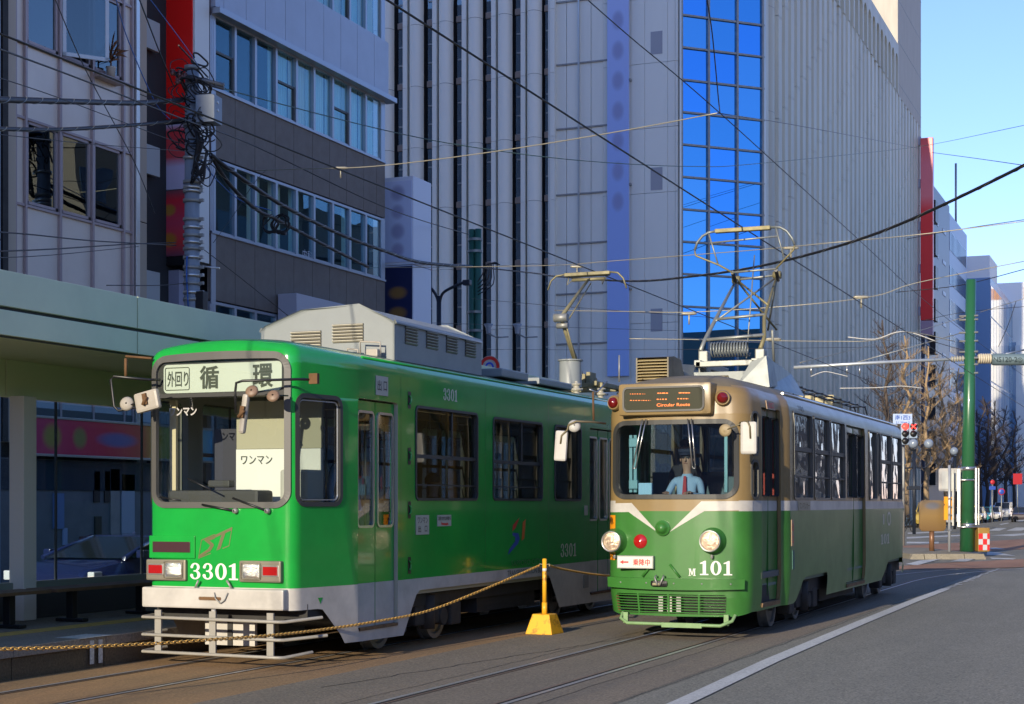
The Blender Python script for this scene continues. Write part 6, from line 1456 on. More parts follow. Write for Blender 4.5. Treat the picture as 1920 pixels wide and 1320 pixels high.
MB().lathe((0,0,1.0),(0,0,1),[(0,.031),(.008,.028),(.012,.01)],16).build('cap',M_y,bo)
MB().cyl((0,0,.84),(0,0,.88),.0315,16).build('reflective_band',mat('band_white',(.6,.6,.55),.4),bo)
hk=MB(); hk.tube([(.03,0,.93),(.07,0,.94),(.075,0,.90)],.006,6); hk.tube([(-.03,0,.93),(-.07,0,.94),(-.075,0,.90)],.006,6); hk.build('hook',M_steel,bo)
def chain(name,label,pts,m,n,rl=.020,rw=.006):
    """pts 3D polyline; real links alternating"""
    P=[Vector(p) for p in pts]; cum=[0]
    for a,b in zip(P,P[1:]): cum.append(cum[-1]+(b-a).length)
    L=cum[-1]; cnt=int(L/(rl*1.55)); mb=MB()
    def pos(s):
        i=0
        while i<len(cum)-2 and cum[i+1]<s: i+=1
        return P[i].lerp(P[i+1],(s-cum[i])/(cum[i+1]-cum[i])),(P[i+1]-P[i]).normalized()
    for k in range(cnt):
        c,t=pos((k+.5)*L/cnt); up=Vector((0,0,1)); sd_=t.cross(up).normalized(); up=sd_.cross(t).normalized(); w=sd_ if k%2 else up
        w=(w+ (up if k%2 else -sd_)*.5).normalized()
        mb.tube([c+t*rl*math.cos(2*PI*q/8)+w*rl*.62*math.sin(2*PI*q/8) for q in range(8)],rw,4,closed=True)
    return mb.build(name,m,None,label=label,cat='chain',kind=None)
M_chain=mat('gilt_chain',(.75,.45,.12),.4,.5,noise=.3,nscale=30)
top=Vector((bp0.x-.07,bp0.y+.18,.92))
def sagline(a,b,sag,n=40): 
    a=Vector(a);b=Vector(b); return [a.lerp(b,k/n)+Vector((0,0,-sag*4*(k/n)*(1-k/n))) for k in range(n+1)]
# the chain runs towards the camera, past the nose of the green tram
e=at(-30,1217,14.0)
kp=[(1003,1062,21.5),(900,1108,20.4),(800,1146,19.3),(700,1166,18.2),(600,1181,17.2),(500,1192,16.2),(400,1199,15.4),(300,1206,14.8),(150,1213,14.0),(0,1217,13.3),(-80,1218,12.9)]
P=[top]+[at(x,y,Y) for x,y,Y in kp[1:]]
def smooth(P,n=6):
    out=[]
    for i in range(len(P)-1):
        p0=P[max(0,i-1)];p1=P[i];p2=P[i+1];p3=P[min(len(P)-1,i+2)]
        for k in range(n):
            t=k/n; out.append(.5*((2*p1)+(p2-p0)*t+(2*p0-5*p1+4*p2-p3)*t*t+(3*p1-p0-3*p2+p3)*t**3))
    return out+[P[-1]]
c1=chain('barrier_chain','gilt chain sagging from the yellow post across the nose of the green tram',smooth(P),M_chain,0,.026,.0065); c1['kind']='thing'
P2=[Vector((bp0.x+.07,bp0.y+.18,.92)),at(1060,1068,22.8),at(1125,1078,24.6),at(1200,1080,27),at(1300,1070,31)]
c2=chain('barrier_chain','gilt chain running from the yellow post behind the olive tram',smooth(P2),M_chain,0,.026,.0065); c2['kind']='thing'

# ---- utility pole on the left
px0=at(360,HOR,35.7); pole=thing('utility_pole','grey concrete utility pole wrapped in cable tangles beside the red sign','pole',(px0.x,px0.y,0))
zt_=lambda py: at(360,py,35.7).z
MB().tube([(0,0,.14),(0,0,zt_(130))],[.20,.15],18).build('shaft',mat('pole_blue_grey',(.24,.28,.33),.6,noise=.3,nscale=4,streak=True),pole)
MB().cyl((0,0,zt_(132)),(0,0,zt_(124)),.17,16).build('cap',M_steel,pole)
for k,py_ in enumerate((238,300,345,362,380,430,445,458,470,486,505,520,535,552,565,355,415)):
    z=zt_(py_); o=MB().lathe((0,0,z),(0,0,1),[(0,.185),(.0,.2),(.07,.2),(.07,.185)],16); o.bbox(.18,.30,-.03,.03,z,z+.07,.005); o.build('steel_band',M_alu if k%2 else M_steel,pole)
R_=lambda px,py,dy=0: at(px,py,35.7+dy)-Vector((px0.x,px0.y,0))
ca=MB().tube([R_(322,136,-.2),R_(420,160,-.2)],.05,6); ca.tube([R_(330,142,.2),R_(420,166,.2)],.04,6); ca.build('cross_arm',mat('arm_dark_grey',(.12,.13,.15),.5,.5),pole)
c=R_(390,207,-.25); jb=MB().bbox(-.20,.24,-.22,.22,-.30,.30,.012).xf(Matrix.Translation(c)@Matrix.Rotation(R(10),4,'Z')).build('junction_box',mat('box_blue_grey',(.20,.24,.29),.5),pole)
for dz in (.15,-.02): MB().lathe(c+Vector((.245,0,dz)),(1,0,0),[(0,.035),(.012,.035),(.014,.01)],12).build('vent_cap',M_alu,jb)
MB().bbox(.15,.35,-.1,.1,5.2,6.4,.01).build('closure_case',M_black,pole)
M_cab=mat('black_cable',(.012,.012,.014),.5); M_blue=mat('blue_cable',(.02,.12,.45),.5)
random.seed(21)
for k in range(34):   # tangled loops of cable at the head
    zc=random.choice([zt_(150),zt_(170),zt_(260),zt_(300),zt_(225)])+random.uniform(-.35,.35); a0=random.uniform(0,6); p=[]
    cx_=random.uniform(-.25,.55) if zc>9.5 else random.uniform(.15,.5); r0=random.uniform(.08,.24)
    for i in range(9): a=a0+i*.75; p.append(Vector((cx_+r0*math.cos(a)*random.uniform(.6,1.2),-.2+.2*math.sin(a*1.3),zc+r0*1.5*math.sin(a)*random.uniform(.6,1.1))))
    MB().tube(smooth(p,3),random.choice([.010,.014,.022]),5).build('cable_loop',M_cab,pole)
for k in range(7): 
    p=[Vector((.15+.08*k%.3,-.22,zt_(240)-.1*k)),Vector((.3+.03*k,-.25,zt_(270))),Vector((.22-.02*k,-.2,zt_(300+8*k))),Vector((.42,-.2,zt_(345-5*k))),Vector((.5,-.2,zt_(290)))]
    MB().tube(smooth(p,4),.022,6).build('cable_drop',M_cab,pole)
for dx in (-.2,-.16): MB().tube(smooth([R_(352,480,-.2)+Vector((dx*.1,0,0)),R_(350,520,-.2),R_(353,575,-.2)],3),.015,5).build('blue_cable_drop',M_blue,pole)
for k in range(6):
    p=R_(332+random.uniform(-14,14),150+random.uniform(-14,14),-.3); MB().lathe(p,(random.uniform(-.3,.3),0,1),[(0,.03),(.05,.06),(.07,.03),(.12,.06),(.14,.02)],10).build('insulator',mat('brown_insulator',(.12,.04,.03),.3),pole)
for (a,b) in (((400,200),(452,206)),((374,498),(420,504))): pass
MB().tube([R_(366,498,0),R_(412,503,-.1)],.02,6).build('side_bracket',M_alu,pole)

# ---- overhead wires : each its own span
def wire(label,pts,r,m,cat='wire',n=8,sm=6,name='overhead_wire',group=None):
    P=[at(x,y,Y) for x,y,Y in pts]; P=smooth(P,sm) if len(P)>2 else P
    return MB().tube(P,r,n if r>.02 else 5).build(name,m,None,label=label,cat=cat,group=group)
M_wire=mat('dark_wire',(.03,.028,.026),.5,.3); M_span=mat('pale_span_wire',(.42,.38,.28),.5,.4); M_gwire=mat('greenish_wire',(.05,.10,.08),.5)
for v_,lab in ((-5.94,'trolley contact wire running straight above the olive tram'),(-9.5,'trolley contact wire running straight above the bright green tram')):
    MB().tube([(v_,-20,5.87),(v_,20,5.86),(v_,60,5.87),(v_,170,5.9)],.011,6).build('trolley_wire',M_wire,None,label=lab,cat='wire')
wire('pale span wire rising from the brown building to the knot before the blue panes',[(478,320,42),(560,317,41),(700,312,39),(900,288,36),(1140,250,33),(1345,212,31)],.012,M_span)
wire('pale span wire from the knot before the blue panes to the red sign',[(1345,212,31),(1520,240,60),(1722,278,120)],.011,M_wire)
wire('hanging wire dropping from above into the knot before the blue panes',[(1322,-20,28),(1335,60,29),(1347,185,31),(1350,212,31)],.012,M_wire)
wire('long dark wire descending left to right across the blue panes',[(1080,-20,24),(1180,68,27),(1350,212,31),(1600,440,45),(1760,585,65),(1920,705,90)],.010,M_wire)
wire('greenish wire sagging across the whole tower',[(380,150,35.6),(440,172,37),(725,245,45),(900,278,48),(1100,302,52),(1300,312,60),(1440,305,70),(1722,275,120),(1920,235,70)],.014,M_gwire)
def twisted(label,pts,r,m,name='telecom_cable'):
    P=smooth([at(x,y,Y) for x,y,Y in pts],8); o=MB().tube(P,r,8).build(name,m,None,label=label,cat='cable')
    h=[];L=0;ph=0
    for a,b in zip(P,P[1:]):
        n=max(2,int((b-a).length/.08)); t=(b-a).normalized(); s_=t.cross(Vector((0,0,1))).normalized(); u_=s_.cross(t)
        for k in range(n): ph+=.55*(b-a).length/n/.08; h.append(a.lerp(b,k/n)+(s_*math.cos(ph)+u_*math.sin(ph))*r*1.05)
    MB().tube(h,r*.16,3).build('lashing_wire',M_span if 'pale' in label else M_steel,o); return o
twisted('thick lashed telecom cable sagging from the utility pole to the green pole',[(395,290,35.7),(440,325,36.5),(530,385,39),(640,440,43),(720,470,46),(790,492,50),(885,500,56)],.05,M_cab)
twisted('thick lashed cable crossing low from the green pole to the right edge',[(885,500,56),(1000,512,50),(1040,518,45),(1180,527,35),(1300,518,30),(1420,500,27),(1560,465,24),(1700,415,22),(1920,310,19),(2010,255,18)],.021,M_cab)
twisted('lashed cable drooping to the coil in front of the strip windows',[(395,290,35.7),(430,345,36.5),(480,392,38),(520,412,39.5),(600,455,42),(690,500,46)],.045,M_cab)
twisted('upper lashed cable entering from the left edge at the pole top',[(-20,186,24),(120,190,28),(250,193,32),(300,190,34),(345,188,35.6)],.05,M_cab)
twisted('lower pale lashed cable entering from the left edge',[(-20,241,24),(100,243,28),(200,238,31),(300,230,34),(350,222,35.6)],.035,M_cab)
co=thing('cable_coil','coiled loops of black cable hanging from the drooping cable','cable',at(520,420,39.4))
random.seed(6)
for k in range(6):
    r0=random.uniform(.13,.24); P=[Vector((r0*math.cos(a*.7)+random.uniform(-.06,.06)+(-.2 if k%2 else .1),random.uniform(-.05,.05),r0*math.sin(a*.7)+random.uniform(-.03,.03))) for a in range(9)]
    MB().tube(smooth(P,3),.018,5,closed=True).build('loop',M_cab,co)
for k in range(3): MB().bbox(-.12+k*.12,-.0+k*.12,-.05,.05,-.22-.03*k,-.12-.03*k,.02).build('splice_box',M_cab,co)
for lab,pts,r,m in [
 ('thin wire sloping down from the upper left corner past the grey panels',[(100,-10,26),(160,130,29),(250,300,34),(290,400,37)],.010,M_wire),
 ('blue service wire sloping down to the utility pole head',[(215,-10,28),(240,75,31),(290,190,34),(320,225,35.5)],.012,M_blue),
 ('dark wire coming down steeply onto the pole head',[(258,-10,30),(300,100,34),(325,160,35.5)],.016,M_wire),
 ('second blue wire over the red sign',[(275,-10,31),(350,90,34),(375,130,35.5)],.010,M_blue),
 ('wire leaving the cross arm toward the upper left',[(335,85,34),(365,118,35),(390,145,35.6)],.018,M_wire),
 ('long wire descending left to right in front of the grey panels',[(-20,85,20),(150,148,25),(340,222,32),(480,275,40),(725,390,45),(880,440,56)],.014,M_wire),
 ('wire from left edge crossing below the twisted cable',[(-20,140,22),(115,185,26),(300,255,33),(360,275,35.7)],.008,M_wire),
 ('thin wire level with the red sign from the left edge',[(-20,250,23),(170,270,28),(370,285,35.7)],.007,M_wire),
 ('dark service wire above the shelter from the left edge',[(-20,434,22),(60,440,25),(180,452,29),(330,460,35.5)],.012,M_wire),
 ('second service wire above the shelter from the left edge',[(-20,472,22),(100,467,26),(240,458,32),(330,455,35.5)],.012,M_wire),
 ('third faint service wire above the shelter roof',[(-20,484,22),(100,478,26),(260,462,32)],.007,M_wire),
 ('service wire dipping from the low pole bands to the left',[(200,535,31),(300,535,34),(355,530,35.6)],.010,M_wire),
 ('thin line from the pole bands down to the brown panels',[(365,455,35.7),(450,520,38),(600,640,42)],.010,M_wire),
 ('blue cable from the pole to the coil',[(372,290,35.7),(400,330,36.5),(450,375,38),(510,395,39)],.012,M_blue),
 ('thin wire crossing the strip windows diagonally upward',[(400,455,36.5),(440,400,37.5),(475,345,38.5),(500,318,39)],.007,M_wire),
 ('pale long span wire low across the tower columns',[(690,502,50),(900,500,46),(1050,497,42),(1140,490,40),(1400,470,36),(1560,455,34),(1720,440,34),(1920,415,33)],.010,M_span),
 ('pale span wire rising to the right beneath the red sign',[(1040,582,40),(1180,584,38),(1300,585,37),(1500,572,36),(1640,555,36),(1720,530,36),(1920,490,36)],.010,M_span),
 ('pale steady wire at ventilator height',[(1180,635,36),(1400,638,36),(1560,640,36),(1640,638,36),(1700,622,37),(1790,640,38)],.010,M_span),
 ('thin wire sagging left of the green pole',[(620,560,48),(760,600,50),(890,608,56),(1000,612,60),(1270,620,70)],.008,M_wire),
 ('thin wire behind the pantograph of the green tram',[(885,560,56),(1000,570,50),(1150,582,48),(1400,600,52)],.008,M_wire),
 ('thin level wire at roof height across the tower',[(900,655,60),(1100,656,60),(1300,655,60),(1700,650,60)],.007,M_wire),
 ('wire stretching from the arm pole up to the right edge',[(1500,680,40),(1640,645,45),(1790,600,55),(1920,560,50)],.009,M_span),
 ('dark wire from the green mast down to the right edge',[(1700,625,58),(1820,660,58),(1920,676,55)],.012,M_wire),
 ('wire high at right leading to the red sign top',[(1748,286,110),(1830,297,90),(1920,310,70)],.018,M_wire),
 ('thin dark wire crossing the sky at right',[(1700,448,60),(1800,430,55),(1920,412,50)],.012,M_wire),
 ('lower dark wire crossing the far blue buildings',[(1680,548,60),(1800,535,58),(1920,505,50)],.014,M_wire),
 ('wire from the arm hanger to the far mast',[(1735,600,58),(1810,585,58),(1920,575,55)],.009,M_wire),
 ('steep stay wire falling at the right edge',[(1905,565,56),(1890,610,56),(1872,650,57)],.012,M_wire)]:
    wire(lab,pts,r,m)
# insulators/fittings on span wires
def fitting(label,x,y,Y,L=.5,dirx=1,m=M_span):
    p=at(x,y,Y); d=Vector((cT,sT,0)); o=MB().tube([p-d*L/2,p-d*L*.3,p+d*L*.3,p+d*L/2],[.02,.035,.035,.02],8); o.tube([p,p+Vector((0,0,-.25))],.02,6)
    o.build('wire_fitting',m,None,label=label,cat='clamp',group='clamps on the overhead wires')
for k,(x,y,Y,l) in enumerate([(920/3.3+360,315,40,'small clamp hanging on the pale span wire before the brown panels'),(1082,500,42,'clamp on the low pale span wire above the single-arm pantograph'),(1483,465,36,'clamp on the pale wire right of the tall pantograph'),(1292,588,37,'clamp on the span wire left of the tall pantograph'),(1615,557,36,'clamp under the wires before the ribbed flank'),(1450,636,36,'red-capped clamp low before the ribbed flank')]): fitting(l,x,y,Y,.35)

# ---- street lamp with curved arms and green pole behind the green tram
def U3(px,py,Y): return at(px,py,Y)
p=at(890,HOR,57); gp=thing('green_pole','dark green pole rising behind the roof unit of the green tram','pole',(p.x,p.y,0)); M_gp=mat('dark_green_enamel',(.02,.10,.07),.4); zz_=lambda py: at(885,py,57).z
for dx in (-.10,.13): MB().cyl((dx,0,0),(dx,0,zz_(430)),.12,14).build('tube',M_gp,gp)
for py_ in (452,474,588,623): MB().lathe((0.01,0,zz_(py_)),(0,0,1),[(0,.26),(.09,.26)],14).build('band',M_silver,gp)
random.seed(8)
for k in range(5):
    MB().tube(smooth([Vector((.15,-.1,zz_(530+6*k))),Vector((.35+.1*k,-.1,zz_(515+5*k))),Vector((.55+.05*k,-.1,zz_(497))),Vector((1.,-.1,zz_(500)))],4),.02,5).build('cable_loop',M_cab,gp)
p=at(823,HOR,54); sl=thing('street_lamp','black street lamp post with two curved arms behind the green tram roof','street lamp',(p.x,p.y,0)); M_lb=mat('lamp_black',(.012,.016,.025),.4); zs2=lambda py: at(823,py,54).z
MB().cyl((0,0,0),(0,0,zs2(555)),.08,10).build('post',M_lb,sl)
for s_,x1,y1 in ((-1,-1.05,512),(1,1.0,530)): MB().tube(smooth([Vector((0,0,zs2(575))),Vector((s_*.12,0,zs2(552))),Vector((s_*.45,0,zs2((y1+552)//2))),Vector((x1,0,zs2(y1)))],5),.05,8).build('arm',M_lb,sl)
MB().bbox(.9,1.15,-.1,.1,zs2(538),zs2(528),.02).build('lamp_head',M_lb,sl)
for k,(px_,lab) in enumerate(((916,'small pale floodlight on a thin bracket left of its twin'),(970,'small pale floodlight nearer the drum on the tram roof'))):
    p=at(px_,618,60); f=thing('floodlight',lab,'lamp',p,0,'floodlights on brackets'); MB().lathe((0,0,-.15),(0,0,1),[(0,.08),(.2,.10),(.36,.18),(.38,.01)],12).build('lamp_head',mat('flood_grey',(.3,.33,.38),.5),f); MB().tube([(0,0,-.15),(.3,0,-.3),(.8,.0,-.3)],.03,5).build('bracket',M_steel,f)
# round traffic sign showing above the roof
p=at(918,688,52); ts=thing('round_road_sign','round white road sign with a red ring and blue arc above the green tram roof','sign',(p.x,p.y,0)); r0=.36
MB().cyl((0,.05,0),(0,.05,p.z),.04,8).build('post',M_steel,ts)
for (r1,r2,m_,d) in ((0,.36,M_white,0),(.24,.345,mat('sign_red_bright',(.65,.03,.02),.4),-.012),(.09,.155,mat('sign_blue_bright',(.02,.08,.55),.4),-.012)):
    n=32; vs=[(r1*math.cos(2*PI*k/n),d,p.z+r1*math.sin(2*PI*k/n)) for k in range(n)]+[(r2*math.cos(2*PI*k/n),d,p.z+r2*math.sin(2*PI*k/n)) for k in range(n)]
    MB().add(vs,[(k,(k+1)%n,n+(k+1)%n,n+k) for k in range(n)]).build('disc' if r1==0 else 'ring',m_,ts)

# ---- traffic island with its poles
isl=thing('traffic_island','concrete kerbed island carrying the green mast beyond the olive tram','traffic island',(0,0,0))
c0=pg(1705,1049);c1_=pg(1850,1049); dd=(c1_-c0); Lx=dd.length; dd.normalize(); nn=Vector((-dd.y,dd.x,0)); W_=7.5
def IP(a,b,z): return c0+dd*a+nn*b+Vector((0,0,z))
seg=[0,.42,.95,1.62,Lx]
seg=[Lx*k for k in (0,.20,.36,.72,1)]
for a,b in zip(seg,seg[1:]):
    q=[IP(a+.01,0,0),IP(b-.01,0,0),IP(b-.01,0.0,0),IP(a+.01,0,0)]
    ia=.12 if a==0 else 0; ib=.05 if b==Lx else 0
    MB().add([IP(a+.012,0,0),IP(b-.012,0,0),IP(b-.012-ib,.10,.17),IP(a+.012+ia,.10,.17),IP(b-.012,.3,0),IP(b-.012-ib,.3,.17),IP(a+.012+ia,.3,.17),IP(a+.012,.3,0)],[(0,1,2,3),(3,2,5,6),(1,4,5,2),(7,0,3,6)]).build('kerb_stone',M_conc,isl)
MB().add([IP(.1,.3,.165),IP(Lx-.05,.3,.165),IP(Lx-.05,W_,.165),IP(.1,W_,.165),IP(.1,.3,0),IP(Lx-.05,.3,0),IP(Lx-.05,W_,0),IP(.1,W_,0)],[(0,1,2,3),(4,5,1,0),(5,6,2,1),(7,4,0,3)]).build('paved_top',M_conc,isl)
IZ=.165
def ib(px,py): return pg(px,py,IZ)
M_green3=mat('mast_green',(.022,.115,.045),.3,coat=.4)
m0=ib(1813,1034); mast2=thing('green_mast','tall glossy green tramway mast on the island carrying two arms','pole',(m0.x,m0.y,IZ)); Ym=(m0.x*(-sT)+m0.y*cT)
zM=lambda py: at(1815,py,Ym).z-IZ
lean=.010
MB().tube([(0,0,0),(.13,0,zM(525))],[.235,.16],20).build('shaft',M_green3,mast2)
LM=lambda px,py: at(px,py,Ym)-Vector((m0.x,m0.y,IZ))
for py_ in (882,988): MB().lathe(LM(1815,py_),(0,0,1),[(0,.235),(0,.25),(.12,.25),(.12,.235)],18).build('clamp_band',M_alu,mast2)
for (xa,xb,ya,yb) in ((1797,1803,880,988),(1787,1791,882,986),(1830,1834,878,984),(1836,1838,878,984)): 
    a=LM(xa,yb)+Vector((0,-.28,0)); b=LM(xb,ya)+Vector((0,-.2,0)); MB().bbox(a.x,b.x,a.y-.02,a.y+.05,a.z,b.z,.008).build('sign_channel',M_alu if xa!=1787 else M_steel,mast2)
for py_ in (900,988): MB().tube([LM(1798,py_)+Vector((0,-.26,0)),LM(1834,py_)+Vector((0,-.26,0))],.035,6).build('cross_bracket',M_alu,mast2)
for py_ in (593,600,624,640,660,672,684,700): 
    a=LM(1817,py_); MB().tube([a+Vector((-.3,-.1,0)),a+Vector((.3,-.1,0))],.035,6).build('fixing_bolt',M_steel,mast2)
ar=MB().tube([LM(1812,672),LM(1640,680)+Vector((0,0,0)),LM(1488,689)],.055,8).build('left_arm',mat('galvanised_arm',(.50,.53,.54),.4,.5),mast2)
for k in range(5): MB().lathe(LM(1783+5*k,673.5-.3*k),(cT,sT,0),[(0,.05),(.02,.10),(.05,.10),(.07,.05)],12).build('insulator_disc',M_ins,ar)
MB().tube([LM(1590,684),LM(1800,625)],.016,5).build('arm_stay',M_steel,ar)
for px_ in (1521,1588,1612): MB().tube([LM(px_,686),LM(px_,702)],.03,6).build('hanger',M_alu,ar)
MB().tube(smooth([LM(1520,706),LM(1545,697),LM(1570,701),LM(1590,706)],4),.014,6).build('steady_arm',mat('pale_rubber_tube',(.55,.53,.48),.5),ar)
MB().tube(smooth([LM(1590,632),LM(1640,636),LM(1680,623),LM(1710,624),LM(1755,640)],4),.018,6).build('steady_arm',mat('pale_rubber_tube',(.55,.53,.48),.5),ar)
MB().tube(smooth([LM(1575,728),LM(1640,727),LM(1690,724),LM(1730,728)],4),.015,6).build('steady_arm',mat('pale_rubber_tube',(.55,.53,.48),.5),ar)
ar2=MB().lathe(LM(1858,674),(cT,sT,-.00),[(0,.03),(.02,.17),(.1,.20),(2.4,.18),(2.42,.02)],18).build('lamp_arm',mat('lamp_arm_grey',(.16,.22,.24),.4,.2),mast2,sharp=40)
MB().tube([LM(1826,672),LM(1925,672)],.06,8).build('arm_core',M_steel,mast2)
for k in range(6): MB().lathe(LM(1833+4.2*k,672.5),(cT,sT,0),[(0,.09),(.02,.17),(.05,.17),(.07,.09)],14).build('insulator_disc',mat('cream_insulator',(.55,.48,.36),.4),mast2)
MB().tube([LM(1864,668),LM(1925,655)],.03,6).build('upper_stay',M_alu,mast2)
lb=LM(1886,675); dX=Vector((cT,sT,0)); dF=Vector((sT,-cT,0))
letter(lambda a,b,d=0: lb+dX*a+dF*(.215+d)+Vector((0,0,b)),'NS120-2⊙',0,0,.95,.16,'lettering',mat('dark_letters',(.03,.05,.05),.5),ar2,.012)
# brown post with amber board, steel post with white board back, orange panel, checker drum
q=ib(1747,1033); o=thing('amber_board_post','rounded amber board on a brown post at the left of the island','sign',(q.x,q.y,IZ),TH); Yq=-q.x*sT+q.y*cT; zq=lambda py: at(1747,py,Yq).z-IZ
MB().cyl((0,0,0),(0,0,zq(990)),.085,14).build('post',mat('brown_post',(.20,.10,.05),.4,.2),o)
pts=rrect(-.44,.44,zq(996),zq(938),.14,6); MB().prism(pts,1,-.12,-.05).build('board',sign_print('amber_print',[(0,(.16,.09,.03)),(.5,(.24,.15,.05)),(1,(.18,.13,.08))],blobs=[(.5,.82,.32,.13,(.12,.13,.16),'X')]),o)
q=ib(1780,1034); o=thing('steel_sign_post','slim steel post with a white board back seen on the island','sign',(q.x,q.y,IZ),TH); Yq=-q.x*sT+q.y*cT; zq=lambda py: at(1780,py,Yq).z-IZ; xq=lambda px:(px-1780)/FPX*Yq
MB().cyl((0,0,0),(0,0,zq(872)),.045,10).build('post',mat('pale_post',(.45,.47,.5),.4,.4),o)
MB().prism(rrect(xq(1761),xq(1803),zq(921),zq(878),.06,4),1,.05,.09).build('board',M_white,o); MB().prism(rrect(xq(1766),xq(1799),zq(917),zq(884),.03,4),1,.035,.049).build('board_rim',mat('board_grey',(.5,.5,.46),.5),o)
op_=MB().prism([(xq(1771),zq(975)),(xq(1791),zq(975)),(xq(1791),zq(966)),(xq(1789),zq(964)),(xq(1791),zq(960)),(xq(1791),zq(934)),(xq(1788),zq(932)),(xq(1771),zq(931)),(xq(1771),zq(944)),(xq(1773),zq(946)),(xq(1771),zq(950))],1,.05,.10).build('orange_panel',mat('bright_orange',(.85,.33,.01),.45),o)
for py_ in (935,950,965,994): MB().cbox((0,-.03,zq(py_)),(.10,.06,.05)).build('clamp',M_alu,o)
q=ib(1840,1034); o=thing('crash_drum','yellow crash cushion with red and white checker beside the green mast','barrier',(q.x,q.y,IZ),TH); Yq=-q.x*sT+q.y*cT; w=22/FPX*Yq; hh=45/FPX*Yq
MB().bbox(-w/2,w/2,-.3,.25,0,hh,.03).build('shell',mat('drum_yellow',(.30,.17,.03),.5),o)
cell=w*.36
for r_ in range(3):
    for c in range(3):
        x0=-w/2+.015+c*cell; x1=min(w/2-.01,x0+cell)
        MB().box(x0,x1,-.312,-.301,.05+r_*hh*.235,.05+(r_+1)*hh*.235-.008).build('checker',(M_redp if (r_+c)%2==0 else mat('reflective_silver',(.5,.5,.52),.4)),o)
# traffic signal with its street plate
ps=at(1700,HOR,66); tl=thing('traffic_signal','red traffic signal with a blue and white street plate over it','traffic light',(ps.x,ps.y,0),TH); zs3=lambda py: at(1700,py,66).z; xs=lambda px:(px-1700)/FPX*66
MB().cyl((xs(1697),.3,0),(xs(1697),.3,zs3(776)),.06,8).build('post',M_steel,tl)
M_case=mat('signal_case',(.30,.38,.48),.4); 
for (x0,x1,y0_,y1_,lit) in ((1689,1703,793,834,'O'),(1704,1719,793,822,'X')):
    b=MB().bbox(xs(x0),xs(x1),-.1,.15,zs3(y1_),zs3(y0_),.03).build('signal_case',M_case,tl); n=3 if lit=='O' else 2
    for k in range(n):
        z=zs3(y0_+7+k*13.5); xc=(xs(x0)+xs(x1))/2
        m_=mat('lit_red',(.7,.02,.02),.3,emit=(1,.03,.02),estr=2.2) if k==0 else M_black
        MB().lathe((xc,-.10,z),(0,-1,0),[(0,.135),(.02,.135),(.03,.01)],18).build('lens',m_ if not (lit=='X' and k==0) else M_black,b)
        MB().tube([(xc-.14,-.1,z),(xc-.1,-.25,z+.11),(xc,-.28,z+.15),(xc+.1,-.25,z+.11),(xc+.14,-.1,z)],.012,4).build('visor',M_black,b)
        if lit=='X' and k==0:
            x_=MB(); x_.tube([(xc-.09,-.14,z-.09),(xc+.09,-.14,z+.09)],.022,5); x_.tube([(xc-.09,-.14,z+.09),(xc+.09,-.14,z-.09)],.022,5); x_.build('lit_cross',m_,b)
pl_=MB().bbox(xs(1674),xs(1710),-.05,.0,zs3(795),zs3(776),.01).build('street_plate',mat('plate_pale_blue',(.42,.52,.70),.4),tl)
mtx=mat('plate_blue_letters',(.02,.08,.4),.5); fl=lambda a,b,d=0: Vector((a,-.052-d,b))
letter(fl,'南1西3',xs(1692),zs3(783),.62,.20,'lettering',mtx,pl_,.01); letter(fl,'S.1 West 3',xs(1692),zs3(792),.55,.085,'lettering',mtx,pl_,.006)
# globe street lamps
for (px_,Y_,lab,py_) in ((1714,84,'twin globe street lamp on a black post nearest the ribbed flank',832),(1790,100,'twin globe street lamp partly behind the island signs',846)):
    p=at(px_,HOR,Y_); o=thing('globe_lamp',lab,'street lamp',(p.x,p.y,0.14),TH,'globe street lamps along the far pavement'); z=at(px_,py_,Y_).z-.14; M_gl=mat('globe_glass',(.22,.26,.32),.1,spec=.8)
    MB().cyl((0,0,0),(0,0,z-.3),.09,10).build('post',M_lb,o); MB().bbox(-.35,.3,-.1,.1,2.3,2.5,.02).build('collar',M_lb,o)
    for x in (-.05,.75): MB().sphere((x,0,z),.25,14).build('globe',M_gl,o); MB().lathe((x,0,z-.38),(0,0,1),[(0,.03),(.02,.14),(.1,.16)],12).build('globe_cup',M_lb,o)
    MB().tube(smooth([Vector((0,0,z-1.2)),Vector((.5,0,z-1.25)),Vector((.85,0,z-.9)),Vector((.78,0,z-.38))],4),.035,6).build('bracket',M_lb,o)
    MB().tube(smooth([Vector((0,0,z-1.2)),Vector((-.5,0,z-1.25)),Vector((-.8,0,z-.9)),Vector((-.6,0,z-.6))],4),.035,6).build('bracket',M_lb,o)
